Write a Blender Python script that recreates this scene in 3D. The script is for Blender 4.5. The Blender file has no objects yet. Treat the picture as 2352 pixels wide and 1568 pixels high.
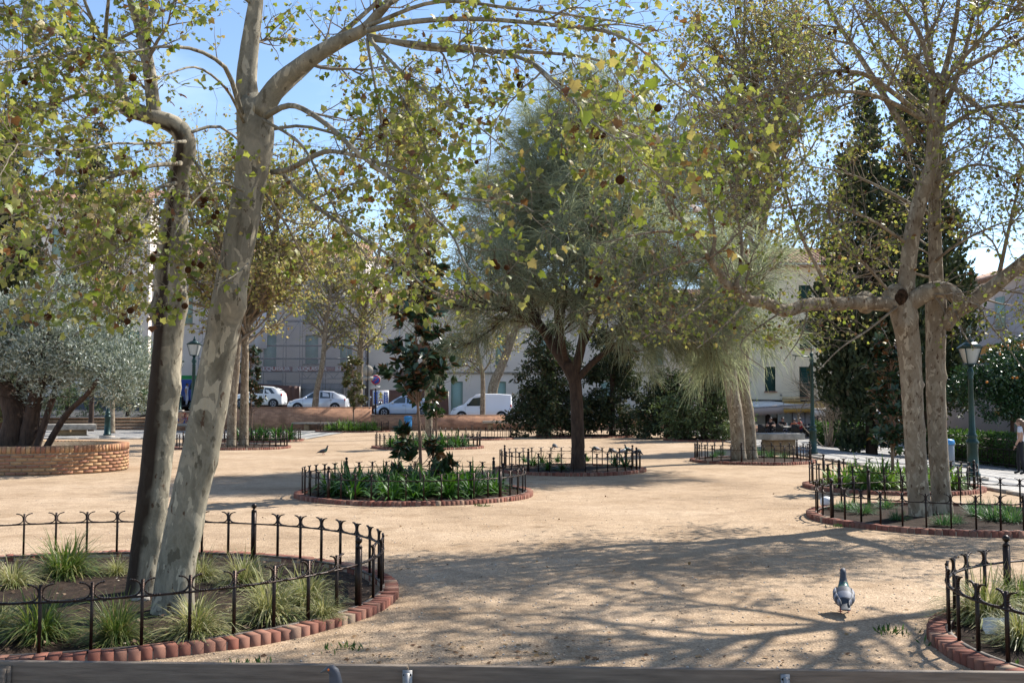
import bpy, bmesh, math, random
import numpy as np
from mathutils import Vector, Matrix

R = math.radians
PI = math.pi
sc = bpy.context.scene
COL = sc.collection
RNG = np.random.default_rng(7)
random.seed(7)

# ------------------------------------------------------------------ camera
CAM_H, PITCH, F = 1.75, R(3.53), 2287.0          # F: focal length in units of a 2352 wide frame
cam_d = bpy.data.cameras.new('camera')
cam = bpy.data.objects.new('camera', cam_d)
COL.objects.link(cam)
cam.location = (0, 0, CAM_H)
cam.rotation_euler = (R(90) + PITCH, 0, 0)
cam_d.sensor_width = 36.0
cam_d.lens = 35.0
cam_d.clip_start = 0.05
cam_d.clip_end = 3000
sc.camera = cam

# ------------------------------------------------------------------ world, sun, exposure
SUN_AZ, SUN_EL = 52.0, 45.0                      # azimuth from +Y (view direction) towards +X
world = bpy.data.worlds.new('World')
sc.world = world
world.use_nodes = True
wn = world.node_tree
bg = wn.nodes['Background']
sky = wn.nodes.new('ShaderNodeTexSky')
sky.sky_type = 'NISHITA'
sky.sun_disc = False
sky.sun_elevation = R(SUN_EL)
sky.sun_rotation = R(SUN_AZ)
sky.altitude = 700
sky.air_density = 1.0
sky.dust_density = 0.25
sky.ozone_density = 2.2
# thin high cloud over the blue, by direction
tc = wn.nodes.new('ShaderNodeTexCoord')
mp = wn.nodes.new('ShaderNodeMapping')
mp.inputs['Scale'].default_value = (1.2, 1.0, 4.0)
nz = wn.nodes.new('ShaderNodeTexNoise')
nz.inputs['Scale'].default_value = 2.2
nz.inputs['Detail'].default_value = 6
nz.inputs['Roughness'].default_value = 0.55
rp = wn.nodes.new('ShaderNodeValToRGB')
rp.color_ramp.elements[0].position = 0.5
rp.color_ramp.elements[0].color = (0, 0, 0, 1)
rp.color_ramp.elements[1].position = 0.85
rp.color_ramp.elements[1].color = (0.38, 0.38, 0.38, 1)
mx = wn.nodes.new('ShaderNodeMixRGB')
mx.inputs[2].default_value = (8.5, 9.6, 11.0, 1)
wn.links.new(tc.outputs['Generated'], mp.inputs[0])
wn.links.new(mp.outputs[0], nz.inputs['Vector'])
wn.links.new(nz.outputs['Fac'], rp.inputs[0])
wn.links.new(rp.outputs[0], mx.inputs[0])
wn.links.new(sky.outputs[0], mx.inputs[1])
wn.links.new(mx.outputs[0], bg.inputs[0])
bg.inputs[1].default_value = 0.115

sd = Vector((math.sin(R(SUN_AZ)) * math.cos(R(SUN_EL)), math.cos(R(SUN_AZ)) * math.cos(R(SUN_EL)), math.sin(R(SUN_EL))))
sl = bpy.data.lights.new('sun', 'SUN')
sl.energy = 4.9
sl.angle = R(0.5)
sl.color = (1.0, 0.95, 0.87)
sun = bpy.data.objects.new('sun', sl)
COL.objects.link(sun)
sun.rotation_euler = sd.to_track_quat('Z', 'Y').to_euler()

sc.view_settings.view_transform = 'Standard'
sc.view_settings.look = 'None'
sc.view_settings.gamma = 1.0
sc.view_settings.exposure = 1.0
sc.cycles.max_bounces = 5
sc.cycles.diffuse_bounces = 3
sc.cycles.glossy_bounces = 2
sc.cycles.transmission_bounces = 3
sc.cycles.transparent_max_bounces = 6
sc.cycles.use_denoising = True

# ------------------------------------------------------------------ photo units -> world
CAM = np.array((0.0, 0.0, CAM_H))
def ray(vx, vy):
    dx = (vx - 1176.0) / F
    dz = -(vy - 784.0) / F
    return np.array((dx, math.cos(PITCH) - dz * math.sin(PITCH), math.sin(PITCH) + dz * math.cos(PITCH)))
def P(vx, vy, Y):
    r = ray(vx, vy)
    return CAM + r * (Y / r[1])
def G(vx, vy, z=0.0):
    r = ray(vx, vy)
    return CAM + r * ((z - CAM_H) / r[2])
def X(vx, Y):                                     # sideways position at distance Y near eye level
    return (vx - 1176.0) / F * Y
def Z(vy, Y):
    return P(1176, vy, Y)[2]

# ------------------------------------------------------------------ object helpers
LOC = {}
def thing(name, label, cat, loc=(0, 0, 0), rz=0.0, group=None, kind=None):
    o = bpy.data.objects.new(name, None)
    COL.objects.link(o)
    o.empty_display_size = 0.1
    o.location = loc
    o.rotation_euler = (0, 0, rz)
    tag(o, label, cat, group, kind)
    return o
def tag(o, label=None, cat=None, group=None, kind=None):
    if label: o['label'] = label
    if cat: o['category'] = cat
    if group: o['group'] = group
    if kind: o['kind'] = kind
    return o
def kids(o):
    return list(o.children)
def copy_tree(o, parent=None):
    c = o.copy()
    COL.objects.link(c)
    if parent is not None: c.parent = parent
    for ch in kids(o): copy_tree(ch, c)
    return c
def dup(o, loc, rz=0.0, scale=1.0, label=None, group=None):
    c = copy_tree(o)
    c.location = loc
    c.rotation_euler = (0, 0, rz)
    c.scale = (scale, scale, scale)
    if label: c['label'] = label
    if group: c['group'] = group
    return c

class MB:
    """collects faces of any arity with a material index, links them as one mesh object"""
    def __init__(s):
        s.v = []; s.f = []; s.n = 0
    def add(s, verts, faces, mi=0):
        verts = np.asarray(verts, dtype=np.float64).reshape(-1, 3)
        if len(faces) and not isinstance(faces, np.ndarray):
            by = {}
            for f in faces: by.setdefault(len(f), []).append(f)
            for k, fs in by.items(): s.f.append((np.asarray(fs, dtype=np.int64) + s.n, mi))
        elif len(faces):
            s.f.append((faces + s.n, mi))
        s.v.append(verts)
        s.n += len(verts)
        return s
    def box(s, c, d, mi=0, rz=0.0, tilt=None):
        x, y, z = d[0] / 2, d[1] / 2, d[2] / 2
        v = np.array([(-x, -y, -z), (x, -y, -z), (x, y, -z), (-x, y, -z), (-x, -y, z), (x, -y, z), (x, y, z), (-x, y, z)])
        if tilt is not None: v = v @ np.array(tilt.to_3x3()).T
        if rz:
            c0, s0 = math.cos(rz), math.sin(rz)
            v = np.stack((v[:, 0] * c0 - v[:, 1] * s0, v[:, 0] * s0 + v[:, 1] * c0, v[:, 2]), 1)
        return s.add(v + np.array(c), [(0, 3, 2, 1), (4, 5, 6, 7), (0, 1, 5, 4), (1, 2, 6, 5), (2, 3, 7, 6), (3, 0, 4, 7)], mi)
    def tube(s, pts, rad, sides=8, mi=0, caps=True, closed=False):
        v, f = tube(pts, rad, sides, caps, closed)
        return s.add(v, f, mi)
    def lathe(s, prof, c=(0, 0, 0), n=20, mi=0):
        prof = np.asarray(prof, float)
        a = np.linspace(0, 2 * PI, n, endpoint=False)
        v = np.stack((prof[:, 0][:, None] * np.cos(a), prof[:, 0][:, None] * np.sin(a), np.repeat(prof[:, 1][:, None], n, 1)), 2).reshape(-1, 3) + np.array(c)
        f = []
        for i in range(len(prof) - 1):
            for j in range(n):
                k = (j + 1) % n
                f.append((i * n + j, i * n + k, (i + 1) * n + k, (i + 1) * n + j))
        f.append(tuple(range(n - 1, -1, -1)))
        f.append(tuple((len(prof) - 1) * n + j for j in range(n)))
        return s.add(v, f, mi)
    def sphere(s, c, r, n=12, m=8, mi=0):
        r = np.array(r if hasattr(r, '__len__') else (r, r, r), float)
        v = [(0, 0, -1)]
        for i in range(1, m):
            t = -PI / 2 + PI * i / m
            for j in range(n):
                a = 2 * PI * j / n
                v.append((math.cos(t) * math.cos(a), math.cos(t) * math.sin(a), math.sin(t)))
        v.append((0, 0, 1))
        f = []
        for j in range(n): f.append((0, 1 + (j + 1) % n, 1 + j))
        for i in range(m - 2):
            for j in range(n):
                k = (j + 1) % n
                f.append((1 + i * n + j, 1 + i * n + k, 1 + (i + 1) * n + k, 1 + (i + 1) * n + j))
        L = len(v) - 1
        for j in range(n): f.append((L, 1 + (m - 2) * n + j, 1 + (m - 2) * n + (j + 1) % n))
        return s.add(np.array(v) * r + np.array(c), f, mi)
    def prism(s, poly, a, b, axis='y', mi=0):
        """polygon in the plane across axis, extruded from a to b"""
        n = len(poly)
        def put(p, q):
            return (p[0], q, p[1]) if axis == 'y' else ((q, p[0], p[1]) if axis == 'x' else (p[0], p[1], q))
        v = [put(p, a) for p in poly] + [put(p, b) for p in poly]
        f = [tuple(range(n)), tuple(range(2 * n - 1, n - 1, -1))]
        for i in range(n):
            j = (i + 1) % n
            f.append((j, i, i + n, j + n))
        return s.add(v, f, mi)
    def build(s, name, mats, parent=None, o=(0, 0, 0), smooth=False, attr=None):
        me = bpy.data.meshes.new(name)
        v = np.concatenate(s.v) - np.array(o) if s.v else np.zeros((0, 3))
        lv = np.concatenate([f.ravel() for f, _ in s.f])
        lt = np.concatenate([np.full(len(f), f.shape[1]) for f, _ in s.f])
        mi = np.concatenate([np.full(len(f), m) for f, m in s.f])
        ls = np.concatenate(([0], np.cumsum(lt)[:-1]))
        me.vertices.add(len(v)); me.vertices.foreach_set('co', v.astype(np.float32).ravel())
        me.loops.add(len(lv)); me.loops.foreach_set('vertex_index', lv.astype(np.int32))
        me.polygons.add(len(lt))
        me.polygons.foreach_set('loop_start', ls.astype(np.int32))
        me.polygons.foreach_set('loop_total', lt.astype(np.int32))
        if not isinstance(mats, (list, tuple)): mats = [mats]
        for m in mats: me.materials.append(m)
        me.polygons.foreach_set('material_index', mi.astype(np.int32))
        if smooth: me.polygons.foreach_set('use_smooth', np.ones(len(lt), dtype=bool))
        me.update(calc_edges=True)
        if attr:
            for k, val in attr.items():
                a = me.attributes.new(k, 'FLOAT', 'POINT')
                a.data.foreach_set('value', np.asarray(val, dtype=np.float32))
        ob = bpy.data.objects.new(name, me)
        COL.objects.link(ob)
        if parent is not None: ob.parent = parent
        return ob

def unit(a):
    return a / np.maximum(np.linalg.norm(a, axis=-1, keepdims=True), 1e-9)
def frames(pts):
    pts = np.asarray(pts, float)
    t = unit(np.gradient(pts, axis=0))
    ref = np.array((0, 0, 1.0)) if abs(t[0][2]) < 0.9 else np.array((0, 1.0, 0))
    n = unit(ref - t[0] * np.dot(ref, t[0]))
    N = []
    for k in range(len(pts)):
        n = unit(n - t[k] * np.dot(n, t[k]))
        N.append(n)
    N = np.array(N)
    return t, N, np.cross(t, N)
def tube(pts, rad, sides=8, caps=True, closed=False):
    pts = np.asarray(pts, float)
    rad = np.broadcast_to(np.asarray(rad, float), (len(pts),))
    if closed:
        t = unit(np.roll(pts, -1, 0) - np.roll(pts, 1, 0))
        ref = np.array((0, 0, 1.0))
        N = unit(ref - t * (t @ ref)[:, None]); B = np.cross(t, N)
    else:
        t, N, B = frames(pts)
    a = np.linspace(0, 2 * PI, sides, endpoint=False) + PI / sides
    v = pts[:, None] + rad[:, None, None] * (np.cos(a)[None, :, None] * N[:, None] + np.sin(a)[None, :, None] * B[:, None])
    K = len(pts)
    f = []
    for i in range(K if closed else K - 1):
        i2 = (i + 1) % K
        for j in range(sides):
            k = (j + 1) % sides
            f.append((i * sides + j, i * sides + k, i2 * sides + k, i2 * sides + j))
    if caps and not closed:
        f.append(tuple(range(sides - 1, -1, -1)))
        f.append(tuple((K - 1) * sides + j for j in range(sides)))
    return v.reshape(-1, 3), f
def batch_tubes(mb, paths, rads, sides=4, mi=0):
    """many tubes with the same number of points at once"""
    T, K, _ = paths.shape
    if T == 0: return
    t = unit(np.gradient(paths, axis=1))
    ref = np.zeros_like(t); ref[..., 0] = 0.31; ref[..., 1] = 0.9; ref[..., 2] = 0.3
    N = unit(ref - t * np.sum(ref * t, -1, keepdims=True)); B = np.cross(t, N)
    a = np.linspace(0, 2 * PI, sides, endpoint=False)
    v = paths[:, :, None] + rads[:, :, None, None] * (np.cos(a)[None, None, :, None] * N[:, :, None] + np.sin(a)[None, None, :, None] * B[:, :, None])
    base = (np.arange(T) * K * sides)[:, None, None]
    i = (np.arange(K - 1) * sides)[None, :, None]
    j = np.arange(sides)[None, None, :]; k = (j + 1) % sides
    q = np.stack((base + i + j, base + i + k, base + i + sides + k, base + i + sides + j), -1).reshape(-1, 4)
    mb.add(v.reshape(-1, 3), q, mi)
def spline(pts, n):
    """Catmull-Rom through rows of any width, n samples spread evenly by length"""
    p = np.asarray(pts, float)
    if len(p) == 2:
        u = np.linspace(0, 1, n)[:, None]
        return p[0] * (1 - u) + p[1] * u
    q = np.concatenate((2 * p[:1] - p[1:2], p, 2 * p[-1:] - p[-2:-1]))
    out = []
    for i in range(1, len(q) - 2):
        u = np.linspace(0, 1, 12, endpoint=False)[:, None]
        a, b, c, d = q[i - 1], q[i], q[i + 1], q[i + 2]
        out.append(0.5 * (2 * b + (c - a) * u + (2 * a - 5 * b + 4 * c - d) * u ** 2 + (-a + 3 * b - 3 * c + d) * u ** 3))
    out = np.concatenate(out + [p[-1:]])
    s = np.concatenate(([0], np.cumsum(np.linalg.norm(np.diff(out[:, :3], axis=0), axis=1))))
    w = np.linspace(0, s[-1], n)
    return np.stack([np.interp(w, s, out[:, k]) for k in range(out.shape[1])], 1)
_K = RNG.normal(size=(10, 3)); _PH = RNG.uniform(0, 6.28, 10)
def wob(p, f):
    """smooth pseudo noise in -1..1"""
    return np.sin(np.asarray(p) @ (_K.T * f) + _PH).mean(-1) * 1.8
def smooth01(a, b, x):
    t = np.clip((np.asarray(x, float) - a) / (b - a), 0, 1)
    return t * t * (3 - 2 * t)

# ------------------------------------------------------------------ materials
def mat(name, col, rough=0.6, metal=0.0, var=None, scale=8.0, bump=0.0, bscale=40.0, detail=6, spec=0.4, stretch=None, coord='Object', ramp=None):
    m = bpy.data.materials.new(name)
    m.use_nodes = True
    nt = m.node_tree
    b = nt.nodes['Principled BSDF']
    b.inputs['Base Color'].default_value = (*col, 1)
    b.inputs['Roughness'].default_value = rough
    b.inputs['Metallic'].default_value = metal
    b.inputs['Specular IOR Level'].default_value = spec
    tcn = nt.nodes.new('ShaderNodeTexCoord')
    mpn = nt.nodes.new('ShaderNodeMapping')
    if stretch: mpn.inputs['Scale'].default_value = stretch
    nt.links.new(tcn.outputs[coord], mpn.inputs[0])
    if var or ramp:
        n = nt.nodes.new('ShaderNodeTexNoise')
        n.inputs['Scale'].default_value = scale
        n.inputs['Detail'].default_value = detail
        n.inputs['Roughness'].default_value = 0.6
        nt.links.new(mpn.outputs[0], n.inputs['Vector'])
        r = nt.nodes.new('ShaderNodeValToRGB')
        els = ramp or [(0.32, var), (0.68, col)]
        cr = r.color_ramp
        while len(cr.elements) < len(els): cr.elements.new(0.5)
        for e, (ps, c) in zip(cr.elements, els):
            e.position = ps; e.color = (*c, 1)
        nt.links.new(n.outputs['Fac'], r.inputs[0])
        nt.links.new(r.outputs[0], b.inputs['Base Color'])
    if bump:
        n2 = nt.nodes.new('ShaderNodeTexNoise')
        n2.inputs['Scale'].default_value = bscale
        n2.inputs['Detail'].default_value = 5
        nt.links.new(mpn.outputs[0], n2.inputs['Vector'])
        bp = nt.nodes.new('ShaderNodeBump')
        bp.inputs['Strength'].default_value = bump
        bp.inputs['Distance'].default_value = 0.02
        nt.links.new(n2.outputs['Fac'], bp.inputs['Height'])
        nt.links.new(bp.outputs[0], b.inputs['Normal'])
    return m
def leaf_mat(name, cols, trans=0.4, tcol=None, rough=0.5, spec=0.3):
    """each leaf (mesh island) takes its own colour from the list; part of the light passes through"""
    m = bpy.data.materials.new(name)
    m.use_nodes = True
    nt = m.node_tree
    b = nt.nodes['Principled BSDF']
    out = nt.nodes['Material Output']
    g = nt.nodes.new('ShaderNodeNewGeometry')
    r = nt.nodes.new('ShaderNodeValToRGB')
    cr = r.color_ramp
    while len(cr.elements) < len(cols): cr.elements.new(0.5)
    for e, (ps, c) in zip(cr.elements, cols):
        e.position = ps; e.color = (*c, 1)
    nt.links.new(g.outputs['Random Per Island'], r.inputs[0])
    nt.links.new(r.outputs[0], b.inputs['Base Color'])
    b.inputs['Roughness'].default_value = rough
    b.inputs['Specular IOR Level'].default_value = spec
    if trans > 0:
        t = nt.nodes.new('ShaderNodeBsdfTranslucent')
        mxs = nt.nodes.new('ShaderNodeMixShader')
        mxs.inputs[0].default_value = trans
        mul = nt.nodes.new('ShaderNodeMixRGB')
        mul.blend_type = 'MULTIPLY'
        mul.inputs[0].default_value = 1.0
        mul.inputs[2].default_value = (*(tcol or (1.3, 1.4, 0.8)), 1)
        nt.links.new(r.outputs[0], mul.inputs[1])
        nt.links.new(mul.outputs[0], t.inputs[0])
        nt.links.new(b.outputs[0], mxs.inputs[1])
        nt.links.new(t.outputs[0], mxs.inputs[2])
        nt.links.new(mxs.outputs[0], out.inputs[0])
    return m
# ------------------------------------------------------------------ shared materials
def gravel_mat():
    m = bpy.data.materials.new('gravel_sand')
    m.use_nodes = True
    nt = m.node_tree; L = nt.links.new
    b = nt.nodes['Principled BSDF']
    b.inputs['Roughness'].default_value = 0.95
    b.inputs['Specular IOR Level'].default_value = 0.15
    t = nt.nodes.new('ShaderNodeTexCoord')
    def noise(s, d=6, rg=0.6):
        n = nt.nodes.new('ShaderNodeTexNoise')
        n.inputs['Scale'].default_value = s; n.inputs['Detail'].default_value = d; n.inputs['Roughness'].default_value = rg
        L(t.outputs['Object'], n.inputs['Vector']); return n
    def ramp(src, els):
        r = nt.nodes.new('ShaderNodeValToRGB')
        while len(r.color_ramp.elements) < len(els): r.color_ramp.elements.new(0.5)
        for e, (p_, c) in zip(r.color_ramp.elements, els): e.position = p_; e.color = (*c, 1)
        L(src, r.inputs[0]); return r
    big = noise(0.35, 5)
    base = ramp(big.outputs['Fac'], [(0.3, (0.29, 0.207, 0.134)), (0.46, (0.39, 0.284, 0.187)), (0.6, (0.43, 0.32, 0.218)), (0.75, (0.49, 0.375, 0.265))])
    mid = noise(3.0, 8, 0.7)
    m1 = nt.nodes.new('ShaderNodeMixRGB'); m1.blend_type = 'MULTIPLY'; m1.inputs[0].default_value = 0.75
    r1 = ramp(mid.outputs['Fac'], [(0.3, (0.72, 0.69, 0.66)), (0.62, (1.08, 1.07, 1.06))])
    L(base.outputs[0], m1.inputs[1]); L(r1.outputs[0], m1.inputs[2])
    vo = nt.nodes.new('ShaderNodeTexVoronoi'); vo.inputs['Scale'].default_value = 75.0
    L(t.outputs['Object'], vo.inputs['Vector'])
    sep = nt.nodes.new('ShaderNodeSeparateColor'); L(vo.outputs['Color'], sep.inputs[0])
    r2 = ramp(sep.outputs[0], [(0.0, (0.42, 0.4, 0.38)), (0.25, (0.8, 0.79, 0.77)), (0.7, (1.0, 1.0, 1.0)), (0.93, (1.2, 1.22, 1.22)), (1.0, (1.7, 1.75, 1.8))])
    m2 = nt.nodes.new('ShaderNodeMixRGB'); m2.blend_type = 'MULTIPLY'; m2.inputs[0].default_value = 0.7
    L(m1.outputs[0], m2.inputs[1]); L(r2.outputs[0], m2.inputs[2])
    # fine humus that gathers in loose patches
    hm = noise(1.1, 8, 0.72)
    rh = ramp(hm.outputs['Fac'], [(0.52, (0, 0, 0)), (0.70, (0.85, 0.85, 0.85))])
    m3 = nt.nodes.new('ShaderNodeMixRGB'); m3.inputs[2].default_value = (0.22, 0.145, 0.082, 1)
    L(rh.outputs[0], m3.inputs[0]); L(m2.outputs[0], m3.inputs[1])
    L(m3.outputs[0], b.inputs['Base Color'])
    fine = noise(60, 4)
    add = nt.nodes.new('ShaderNodeMath'); add.operation = 'ADD'
    mu = nt.nodes.new('ShaderNodeMath'); mu.operation = 'MULTIPLY'; mu.inputs[1].default_value = 2.5
    L(mid.outputs['Fac'], mu.inputs[0]); L(mu.outputs[0], add.inputs[0]); L(vo.outputs['Distance'], add.inputs[1])
    bp = nt.nodes.new('ShaderNodeBump'); bp.inputs['Strength'].default_value = 0.55; bp.inputs['Distance'].default_value = 0.012
    L(add.outputs[0], bp.inputs['Height']); L(bp.outputs[0], b.inputs['Normal'])
    return m
def brick_tex_mat(name, c1, c2, mortar, bw=0.25, rh=0.065, ms=0.010, plane='xz', dirt=(0.16, 0.1, 0.07)):
    m = bpy.data.materials.new(name); m.use_nodes = True
    nt = m.node_tree; L = nt.links.new
    b = nt.nodes['Principled BSDF']; b.inputs['Roughness'].default_value = 0.9; b.inputs['Specular IOR Level'].default_value = 0.2
    t = nt.nodes.new('ShaderNodeTexCoord')
    s = nt.nodes.new('ShaderNodeSeparateXYZ'); L(t.outputs['Object'], s.inputs[0])
    c = nt.nodes.new('ShaderNodeCombineXYZ')
    L(s.outputs[0 if plane[0] == 'x' else 1], c.inputs[0]); L(s.outputs[2 if plane[1] == 'z' else 1], c.inputs[1])
    br = nt.nodes.new('ShaderNodeTexBrick')
    br.inputs['Color1'].default_value = (*c1, 1); br.inputs['Color2'].default_value = (*c2, 1); br.inputs['Mortar'].default_value = (*mortar, 1)
    br.inputs['Scale'].default_value = 1.0; br.inputs['Brick Width'].default_value = bw; br.inputs['Row Height'].default_value = rh
    br.inputs['Mortar Size'].default_value = ms; br.inputs['Bias'].default_value = 0.0
    L(c.outputs[0], br.inputs['Vector'])
    n = nt.nodes.new('ShaderNodeTexNoise'); n.inputs['Scale'].default_value = 1.6; n.inputs['Detail'].default_value = 8
    L(t.outputs['Object'], n.inputs['Vector'])
    r = nt.nodes.new('ShaderNodeValToRGB'); r.color_ramp.elements[0].position = 0.5; r.color_ramp.elements[1].position = 0.72
    r.color_ramp.elements[1].color = (0.75, 0.75, 0.75, 1)
    L(n.outputs['Fac'], r.inputs[0])
    mxx = nt.nodes.new('ShaderNodeMixRGB'); mxx.inputs[2].default_value = (*dirt, 1)
    L(r.outputs[0], mxx.inputs[0]); L(br.outputs['Color'], mxx.inputs[1]); L(mxx.outputs[0], b.inputs['Base Color'])
    return m
def cobble_mat():
    m = bpy.data.materials.new('pebble_paving'); m.use_nodes = True
    nt = m.node_tree; L = nt.links.new
    b = nt.nodes['Principled BSDF']; b.inputs['Roughness'].default_value = 0.8
    t = nt.nodes.new('ShaderNodeTexCoord')
    vo = nt.nodes.new('ShaderNodeTexVoronoi'); vo.inputs['Scale'].default_value = 14.0
    L(t.outputs['Object'], vo.inputs['Vector'])
    w = nt.nodes.new('ShaderNodeTexWave'); w.wave_type = 'BANDS'; w.inputs['Scale'].default_value = 0.32
    w.inputs['Distortion'].default_value = 3.0; w.inputs['Detail'].default_value = 1.0; w.inputs['Detail Scale'].default_value = 0.6
    L(t.outputs['Object'], w.inputs['Vector'])
    r = nt.nodes.new('ShaderNodeValToRGB'); r.color_ramp.elements[0].position = 0.2; r.color_ramp.elements[1].position = 0.3
    r.color_ramp.elements[0].color = (0.13, 0.133, 0.142, 1); r.color_ramp.elements[1].color = (0.36, 0.345, 0.32, 1)
    L(w.outputs['Fac'], r.inputs[0])
    r2 = nt.nodes.new('ShaderNodeValToRGB'); r2.color_ramp.elements[0].position = 0.25; r2.color_ramp.elements[1].position = 0.6
    r2.color_ramp.elements[0].color = (1.1, 1.1, 1.1, 1); r2.color_ramp.elements[1].color = (0.6, 0.58, 0.55, 1)
    L(vo.outputs['Distance'], r2.inputs[0])
    mu = nt.nodes.new('ShaderNodeMixRGB'); mu.blend_type = 'MULTIPLY'; mu.inputs[0].default_value = 1
    L(r.outputs[0], mu.inputs[1]); L(r2.outputs[0], mu.inputs[2]); L(mu.outputs[0], b.inputs['Base Color'])
    return m
M = {}
M['gravel'] = gravel_mat()
M['cobble'] = cobble_mat()
M['asphalt'] = mat('asphalt', (0.075, 0.075, 0.078), 0.9, var=(0.045, 0.045, 0.048), scale=3, bump=0.3)
M['kerb'] = mat('pale_kerb_stone', (0.40, 0.36, 0.31), 0.85, var=(0.24, 0.2, 0.16), scale=4, bump=0.3)
M['soil'] = mat('dark_soil', (0.045, 0.03, 0.021), 0.95, var=(0.016, 0.011, 0.008), scale=9, bump=0.9, bscale=28, spec=0.1)
M['iron'] = mat('dark_wrought_iron', (0.022, 0.02, 0.019), 0.42, 0.75, var=(0.05, 0.03, 0.022), scale=14, bump=0.15, bscale=90)
M['iron_dusty'] = mat('dusty_iron_rail', (0.13, 0.105, 0.085), 0.6, 0.4, var=(0.05, 0.04, 0.034), scale=10, bump=0.15)
M['lamp_green'] = mat('dark_green_cast_iron', (0.012, 0.034, 0.03), 0.38, 0.35, var=(0.02, 0.05, 0.045), scale=6)
M['kerb_brick'] = leaf_mat('red_kerb_brick', [(0, (0.13, 0.05, 0.035)), (0.35, (0.21, 0.08, 0.055)), (0.7, (0.17, 0.085, 0.06)), (0.9, (0.27, 0.13, 0.09)), (1, (0.29, 0.21, 0.145))], 0, rough=0.9, spec=0.2)
M['planter_brick'] = leaf_mat('tan_planter_brick', [(0, (0.26, 0.125, 0.07)), (0.3, (0.36, 0.2, 0.11)), (0.6, (0.42, 0.27, 0.14)), (0.85, (0.33, 0.16, 0.1)), (1, (0.20, 0.10, 0.065))], 0, rough=0.9, spec=0.2)
M['mortar'] = mat('mortar', (0.42, 0.33, 0.24), 0.95, var=(0.3, 0.22, 0.15), scale=6, bump=0.5, bscale=50)
M['wall_brick'] = brick_tex_mat('weathered_wall_brick', (0.56, 0.275, 0.155), (0.25, 0.11, 0.066), (0.38, 0.27, 0.19), dirt=(.2, .11, .07))
M['step_brick'] = brick_tex_mat('step_riser_brick', (0.42, 0.235, 0.15), (0.28, 0.15, 0.10), (0.46, 0.35, 0.26), bw=0.06, rh=0.3)
M['stone'] = mat('weathered_pale_stone', (0.40, 0.36, 0.30), 0.85, var=(0.22, 0.195, 0.165), scale=5, bump=0.4, ramp=None)
M['tan_stone'] = mat('tan_stone', (0.36, 0.25, 0.14), 0.85, var=(0.24, 0.16, 0.09), scale=5, bump=0.4)
M['wood'] = mat('weathered_plank_wood', (0.21, 0.165, 0.125), 0.75, var=(0.11, 0.085, 0.064), scale=5, bump=0.35, bscale=30, stretch=(0.6, 9, 9), detail=8)
M['steel'] = mat('galvanised_steel', (0.45, 0.45, 0.44), 0.5, 0.85, var=(0.24, 0.21, 0.18), scale=12)
M['glass'] = mat('dark_glass', (0.018, 0.026, 0.028), 0.08, spec=0.9)
M['white_paint'] = mat('white_paint', (0.78, 0.78, 0.78), 0.5, var=(0.7, 0.7, 0.69), scale=2)
M['black'] = mat('black_rubber', (0.015, 0.015, 0.016), 0.7)

# ------------------------------------------------------------------ ground, paths and road
KX = 9.6                                          # line of the right-hand kerb
def gz(x, y):
    return -0.45 * smooth01(10.5, 17.0, x) * smooth01(8, 30, y)
def grid(xs, ys, zf):
    xs = np.asarray(xs); ys = np.asarray(ys)
    gx, gy = np.meshgrid(xs, ys)
    v = np.stack((gx, gy, zf(gx, gy)), 2).reshape(-1, 3)
    n = len(xs)
    i, j = np.meshgrid(np.arange(len(ys) - 1), np.arange(n - 1), indexing='ij')
    a = (i * n + j).ravel()
    return v, np.stack((a, a + 1, a + n + 1, a + n), 1)
def fine(*segs):
    return np.unique(np.concatenate([np.linspace(a, b, n) for a, b, n in segs]).round(4))
xs = fine((-900, -60, 8), (-60, -14, 40), (-14, 9.5, 190), (9.5, 9.62, 2), (9.62, 24, 40), (24, 60, 10), (60, 900, 8))
ys = fine((-60, 0, 5), (0, 4, 8), (4, 24, 200), (24, 64, 80), (64, 120, 8), (120, 2500, 8))
def ground_z(x, y):
    z = gz(x, y)
    near = (x > -14) & (x < 9.5) & (y > 3) & (y < 40)
    p = np.stack((x, y, 0 * x), -1)
    z = z + np.where(near, 0.010 * wob(p, 1.7) + 0.006 * wob(p, 5.0), 0.0)
    return z - 0.03 * smooth01(9.55, 9.62, x) - 0.02 * ((x < -9.9) & (y > 48.4) & (y < 70)) * 1.0
v, f = grid(xs, ys, ground_z)
g_ob = MB().add(v, f).build('ground', M['gravel'], smooth=True); tag(g_ob, kind='structure')

v, f = grid(np.linspace(KX + .15, 24.5, 60), np.linspace(5, 75, 100), gz)
tag(MB().add(v, f).build('path', M['cobble'], smooth=True), kind='structure')
mb = MB()
for i in range(70):                               # kerb stones, flush with a small step
    y0 = 6 + i * 0.9
    mb.box((KX + .075, y0 + .445, .012 + float(gz(KX, y0))), (.15, .885, .09))
tag(mb.build('kerb', M['kerb']), kind='structure')
v, f = grid(np.linspace(-60, -10, 30), np.linspace(48.6, 65.1, 20), lambda x, y: 0.0 * x + .006)
tag(MB().add(v, f).build('path', M['cobble']), kind='structure')
mb = MB()
for i in range(50): mb.box((-60 + i + .5, 48.5, .01), (.98, .2, .1))
tag(mb.build('kerb', M['kerb']), kind='structure')

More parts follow.
